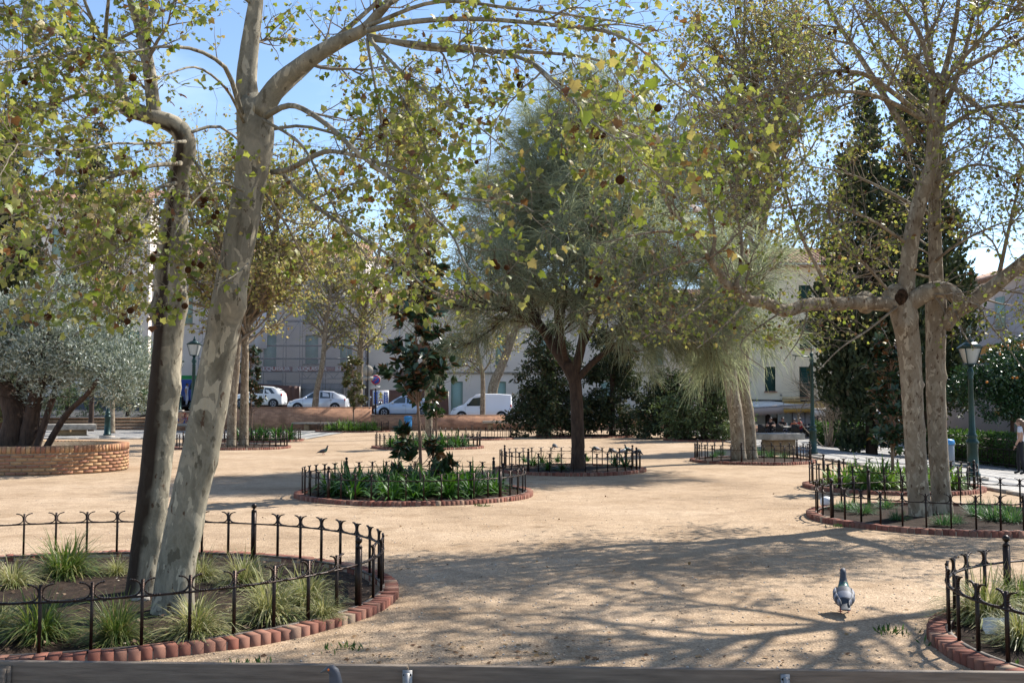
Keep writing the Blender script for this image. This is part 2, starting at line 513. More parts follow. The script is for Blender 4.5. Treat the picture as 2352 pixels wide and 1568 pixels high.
def road_z(x, y=75.0):
    z = np.interp(x, [-60, -32, -25, -16, -11, -5, 0, 10, 30, 60], [2.6, 2.2, 1.9, 1.2, .95, .6, .4, .1, -.45, -.5])
    left = .8 + (z - .8) * smooth01(69, 77, y)
    k = smooth01(-25, -20.5, x)
    return left * (1 - k) + z * k
v, f = grid(np.concatenate((np.linspace(-70, 14.8, 120), [15, 60])), np.linspace(64.66, 100, 40), road_z)
tag(MB().add(v, f).build('road', M['asphalt'], smooth=True), kind='structure')
v, f = grid(np.linspace(-18, 6, 40), np.linspace(78.6, 82, 6), lambda x, y: road_z(x, y) + .13)
tag(MB().add(v, f).build('pavement', M['kerb'], smooth=True), kind='structure')

# ------------------------------------------------------------------ brick boundary wall with steps down to the right, pillar, flight of steps
def wall_run(x0, x1, top, label, y=64.4):
    t = thing('brick_wall', label, 'wall', (x0, y, 0), group='brick walls along the street')
    MB().box(((x1 - x0) / 2, 0, (top - .075) / 2 - .1), (x1 - x0, .38, top - .075 + .2)).build('wall', M['wall_brick'], t)
    MB().box(((x1 - x0) / 2, 0, top - .035), (x1 - x0, .42, .07)).build('coping', M['wall_coping'], t)
    return t
M['wall_coping'] = brick_tex_mat('coping_brick', (0.36, 0.19, 0.12), (0.26, 0.125, 0.08), (0.34, 0.25, 0.18), bw=0.07, rh=0.2)
xa = X(853, 64.4)
wall_run(X(470, 64.4), xa, Z(934, 64.4), 'tallest brown brick wall run below the white hatchback and silver car')
wall_run(xa + .004, X(1160, 64.4), Z(952, 64.4), 'middle brown brick wall run below the light blue car and white van')
wall_run(X(1160, 64.4) + .004, X(1420, 64.4), Z(968, 64.4), 'lowest brown brick wall run behind the dark conifer bed')
wall_run(X(1420, 64.4) + .004, 14.8, Z(945, 64.4), 'plain tan wall run behind the cedar with drooping boughs')
pt = thing('brick_pillar', 'square brick pillar with blue and red graffiti beside the wide steps', 'pillar', (X(425, 63.5), 63.5, 0))
ph = Z(944, 63.5)
MB().box((0, 0, ph / 2 - .05), (1.05, 1.05, ph + .1 - .07)).build('shaft', M['wall_brick'], pt)
MB().box((0, 0, ph - .03), (1.12, 1.12, .06)).build('cap', M['kerb'], pt)
gm = MB()
rr = random.Random(3)
for k in range(7):
    a0 = rr.uniform(-.35, .35); z0 = rr.uniform(.45, 1.0)
    pts = [(a0 + rr.uniform(-.16, .16), -.531, z0 + rr.uniform(-.22, .22)) for _ in range(4)]
    gm.tube(spline(pts, 10), .018, 4, mi=k % 2)
gm.build('graffiti', [mat('graffiti_blue', (0.05, 0.09, 0.3), .6), mat('graffiti_red', (0.35, 0.04, 0.05), .6)], pt)
st = thing('brick_steps', 'wide flight of four brick steps with pale nosings behind the stone bench', 'steps', (-31, 65.3, 0))
rm = MB(); tm = MB()
for k in range(4):
    rm.box((0, k * .38 + 1.2, k * .2 + .075), (17.4, 2.4 - .0, .25 - .05 if k else .25))
    tm.box((0, k * .38 + .19, (k + 1) * .2 - .02), (17.5, .40, .05))
rm.build('riser', M['step_brick'], st); tm.build('tread', M['kerb'], st)
# ------------------------------------------------------------------ planting beds and their low iron ring fences
def picket_mesh():
    mb = MB()
    mb.box((0, 0, .275), (.021, .021, .47))
    for s in (-1, 1):
        q = spline([(s * .118, .397), (s * .075, .398), (s * .036, .408), (s * .014, .432), (s * .011, .458), (s * .022, .487), (s * .05, .506), (s * .082, .512)], 15)
        pts = [tuple(r_) for r_ in q]
        for (x0, z0), (x1, z1) in zip(pts, pts[1:]):
            L = math.hypot(x1 - x0, z1 - z0)
            dx, dz = (x1 - x0) / L, (z1 - z0) / L
            nx, nz_ = -dz * .0052, dx * .0052
            v = [(x0 + nx, -.010, z0 + nz_), (x0 - nx, -.010, z0 - nz_), (x1 - nx, -.010, z1 - nz_), (x1 + nx, -.010, z1 + nz_)]
            v += [(p_[0], .010, p_[2]) for p_ in v]
            mb.add(v, [(3, 2, 1, 0), (4, 5, 6, 7), (0, 1, 5, 4), (1, 2, 6, 5), (2, 3, 7, 6), (3, 0, 4, 7)])
    return mb
def post_mesh():
    mb = MB()
    mb.box((0, 0, .26), (.042, .042, .54))
    mb.lathe([(.03, .53), (.024, .545), (.012, .552), (.012, .562)], n=12)
    mb.sphere((0, 0, .588), .03, 14, 10)
    return mb
PK = picket_mesh().build('picket', M['iron']); PO = post_mesh().build('post', M['iron'], smooth=False)
BAR = MB().box((0, 0, .25), (.016, .016, .44)).build('picket', M['iron'])
PROTO = [PK, PO, BAR]
def part_copy(src, parent, loc, rz=0.0):
    c = src.copy(); COL.objects.link(c); c.parent = parent
    c.location = loc; c.rotation_euler = (0, 0, rz); return c
def ellipse(rx, ry, n, ph=0.0):
    a = np.linspace(0, 2 * PI, 721)
    p = np.stack((rx * np.cos(a), ry * np.sin(a)), 1)
    s = np.concatenate(([0], np.cumsum(np.linalg.norm(np.diff(p, axis=0), axis=1))))
    w = (np.arange(n) + ph) / n * s[-1]
    t = np.interp(w, s, a)
    return np.stack((rx * np.cos(t), ry * np.sin(t), t, np.arctan2(ry * np.cos(t), -rx * np.sin(t))), 1), s[-1]
def bed(cx, cy, rx, ry, bed_label, fence_label, spacing=.31, posts=6, ph=0.0, z=0.0, kerb=True, plain=False):
    b = thing('planting_bed', bed_label, 'planting bed', (cx, cy, z), group='round planting beds with brick edging')
    a = np.linspace(0, 2 * PI, 65)[:-1]
    mb = MB(); rad = np.linspace(0, 1, 14)
    v = [(0, 0, .07)]
    for r_ in rad[1:]:
        q = np.stack((rx * .97 * r_ * np.cos(a), ry * .97 * r_ * np.sin(a), 0 * a), 1)
        q[:, 2] = .035 + .04 * (1 - r_ ** 2) + .012 * wob(q + (cx, cy, 0), 4.0)
        v += [tuple(p_) for p_ in q]
    f = [(0, 1 + j, 1 + (j + 1) % 64) for j in range(64)]
    for i in range(12):
        for j in range(64):
            k = (j + 1) % 64
            f.append((1 + i * 64 + j, 1 + (i + 1) * 64 + j, 1 + (i + 1) * 64 + k, 1 + i * 64 + k))
    mb.add(v, f).build('soil', M['soil'], b, smooth=True)
    e, L = ellipse(rx + .07, ry + .07, 8)
    n = max(30, int(L / .082))
    e, L = ellipse(rx + .07, ry + .07, n)
    mb = MB(); rr = random.Random(int(cx * 100))
    for x, y, t, d in e:
        h = .075 + rr.uniform(-.006, .006)
        mb.box((x + rr.uniform(-.006, .006), y, h / 2 - .04), (L / n - .005, .15 + rr.uniform(-.005, .005), h + .08), rz=d + rr.uniform(-.03, .03))
    mb.build('brick_edging', M['kerb_brick'], b)
    q = np.linspace(0, 2 * PI, 97)[:-1]; v = []
    for dr, zz in ((-.005, -.05), (-.005, .058), (.138, .058), (.138, -.05)): v.append(np.stack(((rx + dr) * np.cos(q), (ry + dr) * np.sin(q), 0 * q + zz), 1))
    MB().add(np.concatenate(v), [(g * 96 + j, g * 96 + (j + 1) % 96, (g + 1) * 96 + (j + 1) % 96, (g + 1) * 96 + j) for g in range(3) for j in range(96)]).build('mortar_bed', M['mortar'], b)
    fz = z + .02
    fe = thing('ring_fence', fence_label, 'fence', (cx, cy, fz), group='low iron fences round the beds')
    a = np.linspace(0, 2 * PI, 97)[:-1]
    for nm, zz, hh, ww, mm in (('top_rail', .392, .013, .024, 'iron'), ('bottom_rail', .05, .014, .036, 'iron_dusty')):
        v = []
        for dr, dz in ((-ww / 2, -hh / 2), (ww / 2, -hh / 2), (ww / 2, hh / 2), (-ww / 2, hh / 2)):
            v.append(np.stack(((rx + dr) * np.cos(a), (ry + dr) * np.sin(a), 0 * a + zz + dz), 1))
        v = np.concatenate(v); f = []
        for q in range(4):
            q2 = (q + 1) % 4
            for j in range(96):
                k = (j + 1) % 96
                f.append((q * 96 + j, q * 96 + k, q2 * 96 + k, q2 * 96 + j))
        MB().add(v, f).build(nm, M[mm], fe)
    n = int(L / spacing)
    e, L = ellipse(rx, ry, n, ph)
    if isinstance(posts, tuple):
        pi = {int(np.argmin(np.abs((np.degrees(np.arctan2(e[:, 1], e[:, 0])) - q + 180) % 360 - 180))) for q in posts}
    else: pi = set(range(0, n, n // posts))
    for i, (x, y, t, d) in enumerate(e):
        if i in pi: part_copy(PO, fe, (x, y, 0), d)
        else: part_copy(BAR if plain else PK, fe, (x, y, 0), d)
    return b, fe

BEDS = [
 (-4.05, 9.02, 2.88, 2.34, 'large planting bed of sedge tufts round the two leaning plane trunks', 'low black fence with curled tips round the two leaning plane trunks', .33, (-14, 61, 150, 222), 0),
 (5.1, 7.0, 1.95, 1.7, 'planting bed with sedge and white litter beside the walking pigeon', 'low black fence cropped by the frame beside the walking pigeon', .30, (118, 30, -60, 243), 0),
 (-1.86, 19.2, 2.12, 2.05, 'planting bed packed with strap leaves round the young magnolia', 'low iron fence round the young magnolia and strap leaves', .31, (48, 140, 226, 318), .4),
 (1.5, 26.0, 1.82, 1.8, 'sparse planting bed round the dark single trunk of the wispy tree', 'low iron fence round the dark trunk of the wispy tree', .3, (20, 160, 235, 330), .2),
 (6.6, 15.1, 1.95, 1.85, 'planting bed with blue green tufts round the twin pale plane trunks', 'low iron fence round the twin pale plane trunks', .31, (193, 105, 15, -58), .75),
 (7.8, 20.6, 1.62, 1.6, 'planting bed of bright strap leaves behind the twin pale trunks', 'low iron fence behind the twin pale trunks round bright strap leaves', .31, (40, 125, 215, 320), .1),
 (7.2, 30.0, 1.7, 1.65, 'planting bed round the twin mottled trunks near the stone bench', 'low iron fence round the twin mottled trunks near the stone bench', .32, (25, 150, 245, -25), .3),
 (-3.3, 39.2, 2.05, 1.9, 'planting bed with dark strap leaves directly beyond the young magnolia', 'low iron fence directly beyond the young magnolia', .33, 4, .3),
 (-2.0, 48.6, 1.95, 1.7, 'far planting bed round the pale trunk before the brick wall', 'low iron fence round the pale trunk before the brick wall', .36, 4, .3),
 (-9.75, 61.3, 2.15, 1.8, 'far planting bed of light green strap leaves against the brick wall', 'low iron fence round light green strap leaves against the brick wall', .36, 4, .3),
 (-10.9, 39.0, 2.1, 1.9, 'planting bed round the twin slim plane trunks left of the open gravel', 'low iron fence round the twin slim plane trunks behind the leaning planes', .33, 4, .3),
 (-11.7, 46.2, 1.9, 1.7, 'planting bed of dark strap leaves behind the twin slim plane trunks', 'low iron fence behind the twin slim plane trunks', .36, 4, .3),
 (3.75, 51.8, 2.35, 2.0, 'planting bed under the dark bushy conifers', 'taller plain iron fence under the dark bushy conifers', .36, 4, .3),
 (9.0, 46.8, 1.75, 1.7, 'planting bed under the cedar with drooping boughs', 'plain iron fence under the cedar with drooping boughs', .36, 4, .3),
]
for i, (cx, cy, rx, ry, bl, fl, sp, po, ph) in enumerate(BEDS):
    bed(cx, cy, rx, ry, bl, fl, sp, po, ph, plain=i >= 12)
for o in PROTO: bpy.data.objects.remove(o)
# ------------------------------------------------------------------ foliage tools
def place(mb, tmpl, pos, ax, nrm, size, mi=0):
    tv, tf = tmpl
    ax = unit(ax); x = unit(np.cross(ax, nrm)); n = np.cross(x, ax)
    size = np.broadcast_to(np.asarray(size, float), (len(pos),))
    B = np.stack((x, ax, n), 1)
    v = pos[:, None] + np.einsum('kc,lcd->lkd', tv, B) * size[:, None, None]
    f = (np.arange(len(pos)) * len(tv))[:, None, None] + tf[None]
    mb.add(v.reshape(-1, 3), f.reshape(-1, tf.shape[1]), mi)
def fan(outline, centre):
    v = np.array([centre] + outline, float); n = len(outline)
    return v, np.array([(0, 1 + i, 1 + (i + 1) % n) for i in range(n)])
_half = [(.10, -.03, 0), (.30, -.10, -.03), (.47, .08, -.08), (.40, .20, -.03), (.62, .44, -.12), (.40, .46, -.03), (.26, .66, -.04)]
LEAF_LOBED = fan([(0, .02, 0)] + _half + [(0, 1.0, -.14)] + [(-x, y, z) for x, y, z in reversed(_half)], (0, .32, .05))
_h = [(.42, .06, -.06), (.36, .24, 0), (.52, .5, -.1), (.22, .6, 0)]
LEAF_MID = fan([(0, 0, 0)] + _h + [(0, 1, -.12)] + [(-x, y, z) for x, y, z in reversed(_h)], (0, .32, .05))
LEAF_FAR = (np.array([(0, 0, 0), (.48, .32, -.06), (0, 1, -.05), (-.48, .32, .08)], float), np.array([(0, 1, 2), (0, 2, 3)]))
LEAF_OVAL = (np.array([(0, 0, 0), (.2, .25, .03), (.23, .55, .03), (0, 1, -.06), (-.23, .55, .03), (-.2, .25, .03), (0, .4, -.02)], float),
             np.array([(6, 0, 1), (6, 1, 2), (6, 2, 3), (6, 3, 4), (6, 4, 5), (6, 5, 0)]))
LEAF_NARROW = (np.array([(0, 0, 0), (.13, .45, .02), (0, 1, -.03), (-.13, .45, .02)], float), np.array([(0, 1, 2), (0, 2, 3)]))
SPRAY = (np.array([(0, 0, 0), (.10, .3, .0), (.3, .42, .02), (.12, .55, 0), (.22, .8, 0), (0, 1, -.08), (-.22, .8, 0), (-.12, .55, 0), (-.3, .42, -.02), (-.1, .3, 0)], float),
         np.array([(0, 1, 9), (1, 3, 7), (1, 7, 9), (1, 2, 3), (9, 7, 8), (3, 4, 5), (3, 5, 7), (7, 5, 6)]))
def at(paths, i, t):
    K = paths.shape[1]
    s = t * (K - 1); k = np.minimum(s.astype(int), K - 2); u = (s - k)[:, None]
    a, b = paths[i, k], paths[i, k + 1]
    return a * (1 - u) + b * u, unit(b - a)
def perp(t, rng):
    r = rng.normal(size=t.shape)
    return unit(r - t * np.sum(r * t, -1, keepdims=True))
def grow(paths, rads, n, trange, length, angle, K, trop=(0, 0, 0), wander=.25, rng=RNG, w=None, rmul=.55, rmax=.05, rmin=.0015, bias=None):
    """n shoots from the given paths; returns their paths and radii"""
    w = np.linalg.norm(np.diff(paths, axis=1), axis=2).sum(1) if w is None else w
    i = rng.choice(len(paths), n, p=w / w.sum())
    t = rng.uniform(*trange, n)
    p, tg = at(paths, i, t)
    Kp = paths.shape[1]
    r0 = np.clip(rads[i, np.minimum((t * (Kp - 1)).astype(int), Kp - 1)] * rmul, rmin, rmax)
    a = rng.uniform(*angle, n)[:, None]
    pp = perp(tg, rng)
    if bias is not None: pp = unit(pp + np.asarray(bias))
    d = unit(np.cos(a) * tg + np.sin(a) * pp)
    L = rng.uniform(*length, n)[:, None]
    out = np.zeros((n, K, 3)); out[:, 0] = p
    trop = np.asarray(trop, float)
    for k in range(1, K):
        out[:, k] = out[:, k - 1] + d * L / (K - 1)
        d = unit(d + trop * L / (K - 1) + rng.normal(size=(n, 3)) * wander / math.sqrt(K))
    rr = r0[:, None] * np.linspace(1, .3, K)[None]
    return out, rr
def leaves_on(mb, paths, n, tmpl, size, rng=RNG, trange=(.15, 1.0), up=.7, droop=.5, off=.5, mi=0, w=None):
    i = rng.choice(len(paths), n, p=None if w is None else w / w.sum())
    p, tg = at(paths, i, np.sqrt(rng.uniform(trange[0] ** 2, trange[1] ** 2, n)))
    s = size[0] + (size[1] - size[0]) * rng.uniform(size=n) ** 1.7
    d = unit(tg * .5 + perp(tg, rng) + np.array((0, 0, -droop)))
    pos = p + d * (s * off)[:, None]
    nr = unit(rng.normal(size=(n, 3)) * .75 + np.array((0, 0, up)))
    place(mb, tmpl, pos, d, nr, s, mi)
def ball_mesh(r, m):
    mb = MB(); mb.sphere((0, 0, 0), 1, 14, 10)
    v = mb.v[0]; k = 1 + .10 * np.sin(v[:, 0] * 23 + v[:, 2] * 17) * np.sin(v[:, 1] * 21 + v[:, 2] * 13)
    mb.v[0] = v * (k * r)[:, None]
    mb.tube([(0, 0, r * .9), (r * .1, 0, r * 2.0), (r * .25, r * .1, r * 4.6)], r * .06, 4)
    return mb.build('seed_ball', m, smooth=True)
def trunk_tube(mb, ctrl, sides=22, step=.06, rough=.06, burls=(), flare=.12, mi=0, o=(0, 0, 0)):
    """ctrl rows: x,y,z,radius. burls: (t, angle, size, height)"""
    ctrl = np.asarray(ctrl, float)
    L = np.linalg.norm(np.diff(ctrl[:, :3], axis=0), axis=1).sum()
    s = spline(ctrl, max(6, int(L / step)))
    pts, r = s[:, :3], np.maximum(s[:, 3], .004)
    K = len(pts)
    v, f = tube(pts, r, sides)
    v = v.reshape(K, sides, 3)
    c = pts[:, None]
    d = v - c
    u = np.linspace(0, L, K)
    k = 1 + rough * wob(v * (1, 1, .6), 5.0) + rough * .6 * wob(v + 7, 13.0)
    k = k + flare * np.exp(-u / .16)[:, None] * (1 + .5 * wob(v * (1, 1, .1), 8.0))
    dn = unit(d)
    for tb, az, hgt, wid in burls:
        kc = int(tb * (K - 1)); dirb = np.array((math.cos(az), math.sin(az), 0))
        ang = np.arccos(np.clip((dn * dirb).sum(-1), -1, 1))
        k = k + hgt * np.exp(-((u - u[kc]) / wid)[:, None] ** 2 - (ang / .75) ** 2) * (1 + .5 * wob(v, 25.0))
    v = c + d * k[..., None]
    mb.add(v.reshape(-1, 3), f, mi)
    return pts, r
def bark_mat(name, tones, rough=.85, scale=5.5, brown=(0.095, 0.058, 0.036), lo=.63, bump=.45, stain=False):
    """flaking plane bark: plates of several tones with small brown flakes"""
    m = bpy.data.materials.new(name); m.use_nodes = True
    nt = m.node_tree; L = nt.links.new
    b = nt.nodes['Principled BSDF']; b.inputs['Roughness'].default_value = rough; b.inputs['Specular IOR Level'].default_value = .2
    t = nt.nodes.new('ShaderNodeTexCoord'); mpn = nt.nodes.new('ShaderNodeMapping'); mpn.inputs['Scale'].default_value = (1, 1, .5)
    L(t.outputs['Object'], mpn.inputs[0])
    n1 = nt.nodes.new('ShaderNodeTexNoise'); n1.inputs['Scale'].default_value = scale; n1.inputs['Detail'].default_value = 7; n1.inputs['Roughness'].default_value = .62; n1.inputs['Distortion'].default_value = .6
    L(mpn.outputs[0], n1.inputs['Vector'])
    r1 = nt.nodes.new('ShaderNodeValToRGB'); cr = r1.color_ramp
    ps = [.34, .43, .475, .515, .60][:len(tones)]
    while len(cr.elements) < len(tones): cr.elements.new(.5)
    for e, p_, c in zip(cr.elements, ps, tones): e.position = p_; e.color = (*c, 1)
    L(n1.outputs['Fac'], r1.inputs[0])
    n2 = nt.nodes.new('ShaderNodeTexNoise'); n2.inputs['Scale'].default_value = scale * 2.9; n2.inputs['Detail'].default_value = 6; n2.inputs['Roughness'].default_value = .6
    L(mpn.outputs[0], n2.inputs['Vector'])
    r2 = nt.nodes.new('ShaderNodeValToRGB'); r2.color_ramp.elements[0].position = lo; r2.color_ramp.elements[1].position = lo + .03
    L(n2.outputs['Fac'], r2.inputs[0])
    m1 = nt.nodes.new('ShaderNodeMixRGB'); m1.inputs[2].default_value = (*brown, 1)
    L(r2.outputs[0], m1.inputs[0]); L(r1.outputs[0], m1.inputs[1])
    n4 = nt.nodes.new('ShaderNodeTexNoise'); n4.inputs['Scale'].default_value = scale * 1.7; n4.inputs['Detail'].default_value = 4; n4.inputs['Distortion'].default_value = .8
    of = nt.nodes.new('ShaderNodeVectorMath'); of.inputs[1].default_value = (3.7, 8.1, 5.3); L(mpn.outputs[0], of.inputs[0]); L(of.outputs[0], n4.inputs['Vector'])
    r4 = nt.nodes.new('ShaderNodeValToRGB'); r4.color_ramp.elements[0].position = .585; r4.color_ramp.elements[1].position = .60
    L(n4.outputs['Fac'], r4.inputs[0])
    m4 = nt.nodes.new('ShaderNodeMixRGB'); m4.inputs[2].default_value = (*[min(1, c * 1.3) for c in tones[-1]], 1)
    L(r4.outputs[0], m4.inputs[0]); L(m1.outputs[0], m4.inputs[1]); m1 = m4
    n5 = nt.nodes.new('ShaderNodeTexNoise'); n5.inputs['Scale'].default_value = scale * 2.1; n5.inputs['Detail'].default_value = 6; n5.inputs['Roughness'].default_value = .6
    of2 = nt.nodes.new('ShaderNodeVectorMath'); of2.inputs[1].default_value = (13.7, 2.1, 9.3); L(mpn.outputs[0], of2.inputs[0]); L(of2.outputs[0], n5.inputs['Vector'])
    r5 = nt.nodes.new('ShaderNodeValToRGB'); r5.color_ramp.elements[0].position = .60; r5.color_ramp.elements[1].position = .625
    L(n5.outputs['Fac'], r5.inputs[0])
    m5 = nt.nodes.new('ShaderNodeMixRGB'); m5.inputs[2].default_value = (*[c * .95 for c in tones[0]], 1)
    L(r5.outputs[0], m5.inputs[0]); L(m1.outputs[0], m5.inputs[1]); m1 = m5
    n3 = nt.nodes.new('ShaderNodeTexNoise'); n3.inputs['Scale'].default_value = 40; n3.inputs['Detail'].default_value = 4
    L(mpn.outputs[0], n3.inputs['Vector'])
    r3 = nt.nodes.new('ShaderNodeValToRGB'); r3.color_ramp.elements[0].color = (.72, .72, .72, 1); r3.color_ramp.elements[1].color = (1.15, 1.15, 1.15, 1)
    L(n3.outputs['Fac'], r3.inputs[0])
    m2 = nt.nodes.new('ShaderNodeMixRGB'); m2.blend_type = 'MULTIPLY'; m2.inputs[0].default_value = .8
    L(m1.outputs[0], m2.inputs[1]); L(r3.outputs[0], m2.inputs[2])
    last = m2
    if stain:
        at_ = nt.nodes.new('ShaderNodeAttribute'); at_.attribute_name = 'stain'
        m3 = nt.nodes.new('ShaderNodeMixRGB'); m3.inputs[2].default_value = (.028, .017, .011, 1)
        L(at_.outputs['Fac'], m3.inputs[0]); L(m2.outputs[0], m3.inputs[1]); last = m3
    L(last.outputs[0], b.inputs['Base Color'])
    ad = nt.nodes.new('ShaderNodeMath'); ad.operation = 'ADD'
    L(n4.outputs['Fac'], ad.inputs[0]); L(n2.outputs['Fac'], ad.inputs[1])
    sn = nt.nodes.new('ShaderNodeMath'); sn.operation = 'SNAP'; sn.inputs[1].default_value = .05
    L(ad.outputs[0], sn.inputs[0])
    bp = nt.nodes.new('ShaderNodeBump'); bp.inputs['Strength'].default_value = bump; bp.inputs['Distance'].default_value = .03
    L(sn.outputs[0], bp.inputs['Height']); L(bp.outputs[0], b.inputs['Normal'])
    return m
GREY = [(.13, .112, .08), (.20, .178, .132), (.25, .222, .165), (.21, .188, .142), (.31, .27, .20)]
TAN = [(.15, .108, .07), (.215, .165, .112), (.25, .197, .138), (.22, .173, .12), (.31, .258, .187)]
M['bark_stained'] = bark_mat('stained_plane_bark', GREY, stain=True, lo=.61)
M['bark_grey'] = bark_mat('grey_plane_bark', GREY)
M['bark_tan'] = bark_mat('tan_plane_bark', TAN, scale=6, lo=.615)
M['bark_twig'] = mat('young_plane_wood', (.27, .22, .16), .8, var=(.13, .10, .075), scale=9)
M['bark_dark'] = mat('dark_furrowed_bark', (.085, .052, .036), .95, var=(.03, .018, .013), scale=12, bump=1.0, bscale=26, stretch=(1, 1, .3))
M['hollow'] = mat('rotten_hollow_wood', (.014, .009, .006), .98, var=(.07, .04, .025), scale=16, bump=1, spec=.05)
M['seed'] = mat('brown_seed_ball', (.17, .075, .03), .95, var=(.07, .028, .012), scale=60, bump=1, bscale=220, spec=.1)
M['leaf_plane'] = leaf_mat('plane_leaf', [(0, (.12, .16, .03)), (.3, (.20, .235, .05)), (.58, (.28, .29, .085)), (.8, (.37, .34, .14)), (.9, (.34, .25, .11)), (.955, (.12, .06, .03)), (1, (.2, .085, .045))], .42, (1.25, 1.3, .72))
M['leaf_plane_far'] = leaf_mat('distant_plane_leaf', [(0, (.17, .195, .05)), (.35, (.29, .285, .095)), (.65, (.40, .35, .16)), (.88, (.42, .32, .18)), (1, (.16, .085, .045))], .42, (1.3, 1.3, .85))
M['leaf_olive'] = leaf_mat('olive_leaf', [(0, (.09, .12, .085)), (.35, (.20, .235, .185)), (.7, (.37, .40, .345)), (1, (.55, .57, .51))], .12, (1, 1.1, .7), rough=.45)
M['leaf_dark'] = leaf_mat('dark_conifer_spray', [(0, (.018, .03, .014)), (.5, (.035, .052, .022)), (.85, (.06, .075, .03)), (1, (.11, .085, .045))], .15, rough=.7)
M['leaf_cypress'] = leaf_mat('cypress_spray', [(0, (.022, .034, .016)), (.6, (.048, .064, .026)), (.9, (.075, .085, .034)), (1, (.09, .07, .04))], .1, rough=.7)
M['leaf_cedar'] = leaf_mat('cedar_needle', [(0, (.05, .08, .03)), (.5, (.10, .14, .055)), (1, (.17, .21, .09))], .2, rough=.6)
M['leaf_wispy'] = leaf_mat('wispy_green_strand', [(0, (.16, .18, .12)), (.4, (.24, .265, .185)), (.75, (.32, .34, .25)), (.95, (.40, .41, .26)), (1, (.28, .2, .12))], .5, (1.2, 1.25, .95))
M['leaf_wispy_dry'] = leaf_mat('dry_brown_strand', [(0, (.10, .06, .04)), (.6, (.17, .11, .07)), (1, (.24, .18, .11))], .15)
M['leaf_magnolia'] = leaf_mat('magnolia_leaf', [(0, (.016, .04, .02)), (.5, (.035, .07, .035)), (.7, (.045, .085, .04)), (.74, (.10, .045, .02)), (.95, (.16, .07, .028)), (1, (.08, .11, .05))], .06, rough=.38, spec=.4)
M['leaf_light_magnolia'] = leaf_mat('olive_green_magnolia_leaf', [(0, (.07, .09, .03)), (.5, (.13, .14, .05)), (1, (.18, .12, .06))], .15, rough=.4)
M['leaf_orange'] = leaf_mat('orange_tree_leaf', [(0, (.014, .04, .012)), (.7, (.03, .07, .02)), (1, (.05, .10, .03))], .12, rough=.3, spec=.6)
M['leaf_hedge'] = leaf_mat('hedge_leaf', [(0, (.02, .05, .012)), (.6, (.045, .095, .02)), (1, (.10, .17, .035))], .3, rough=.5)

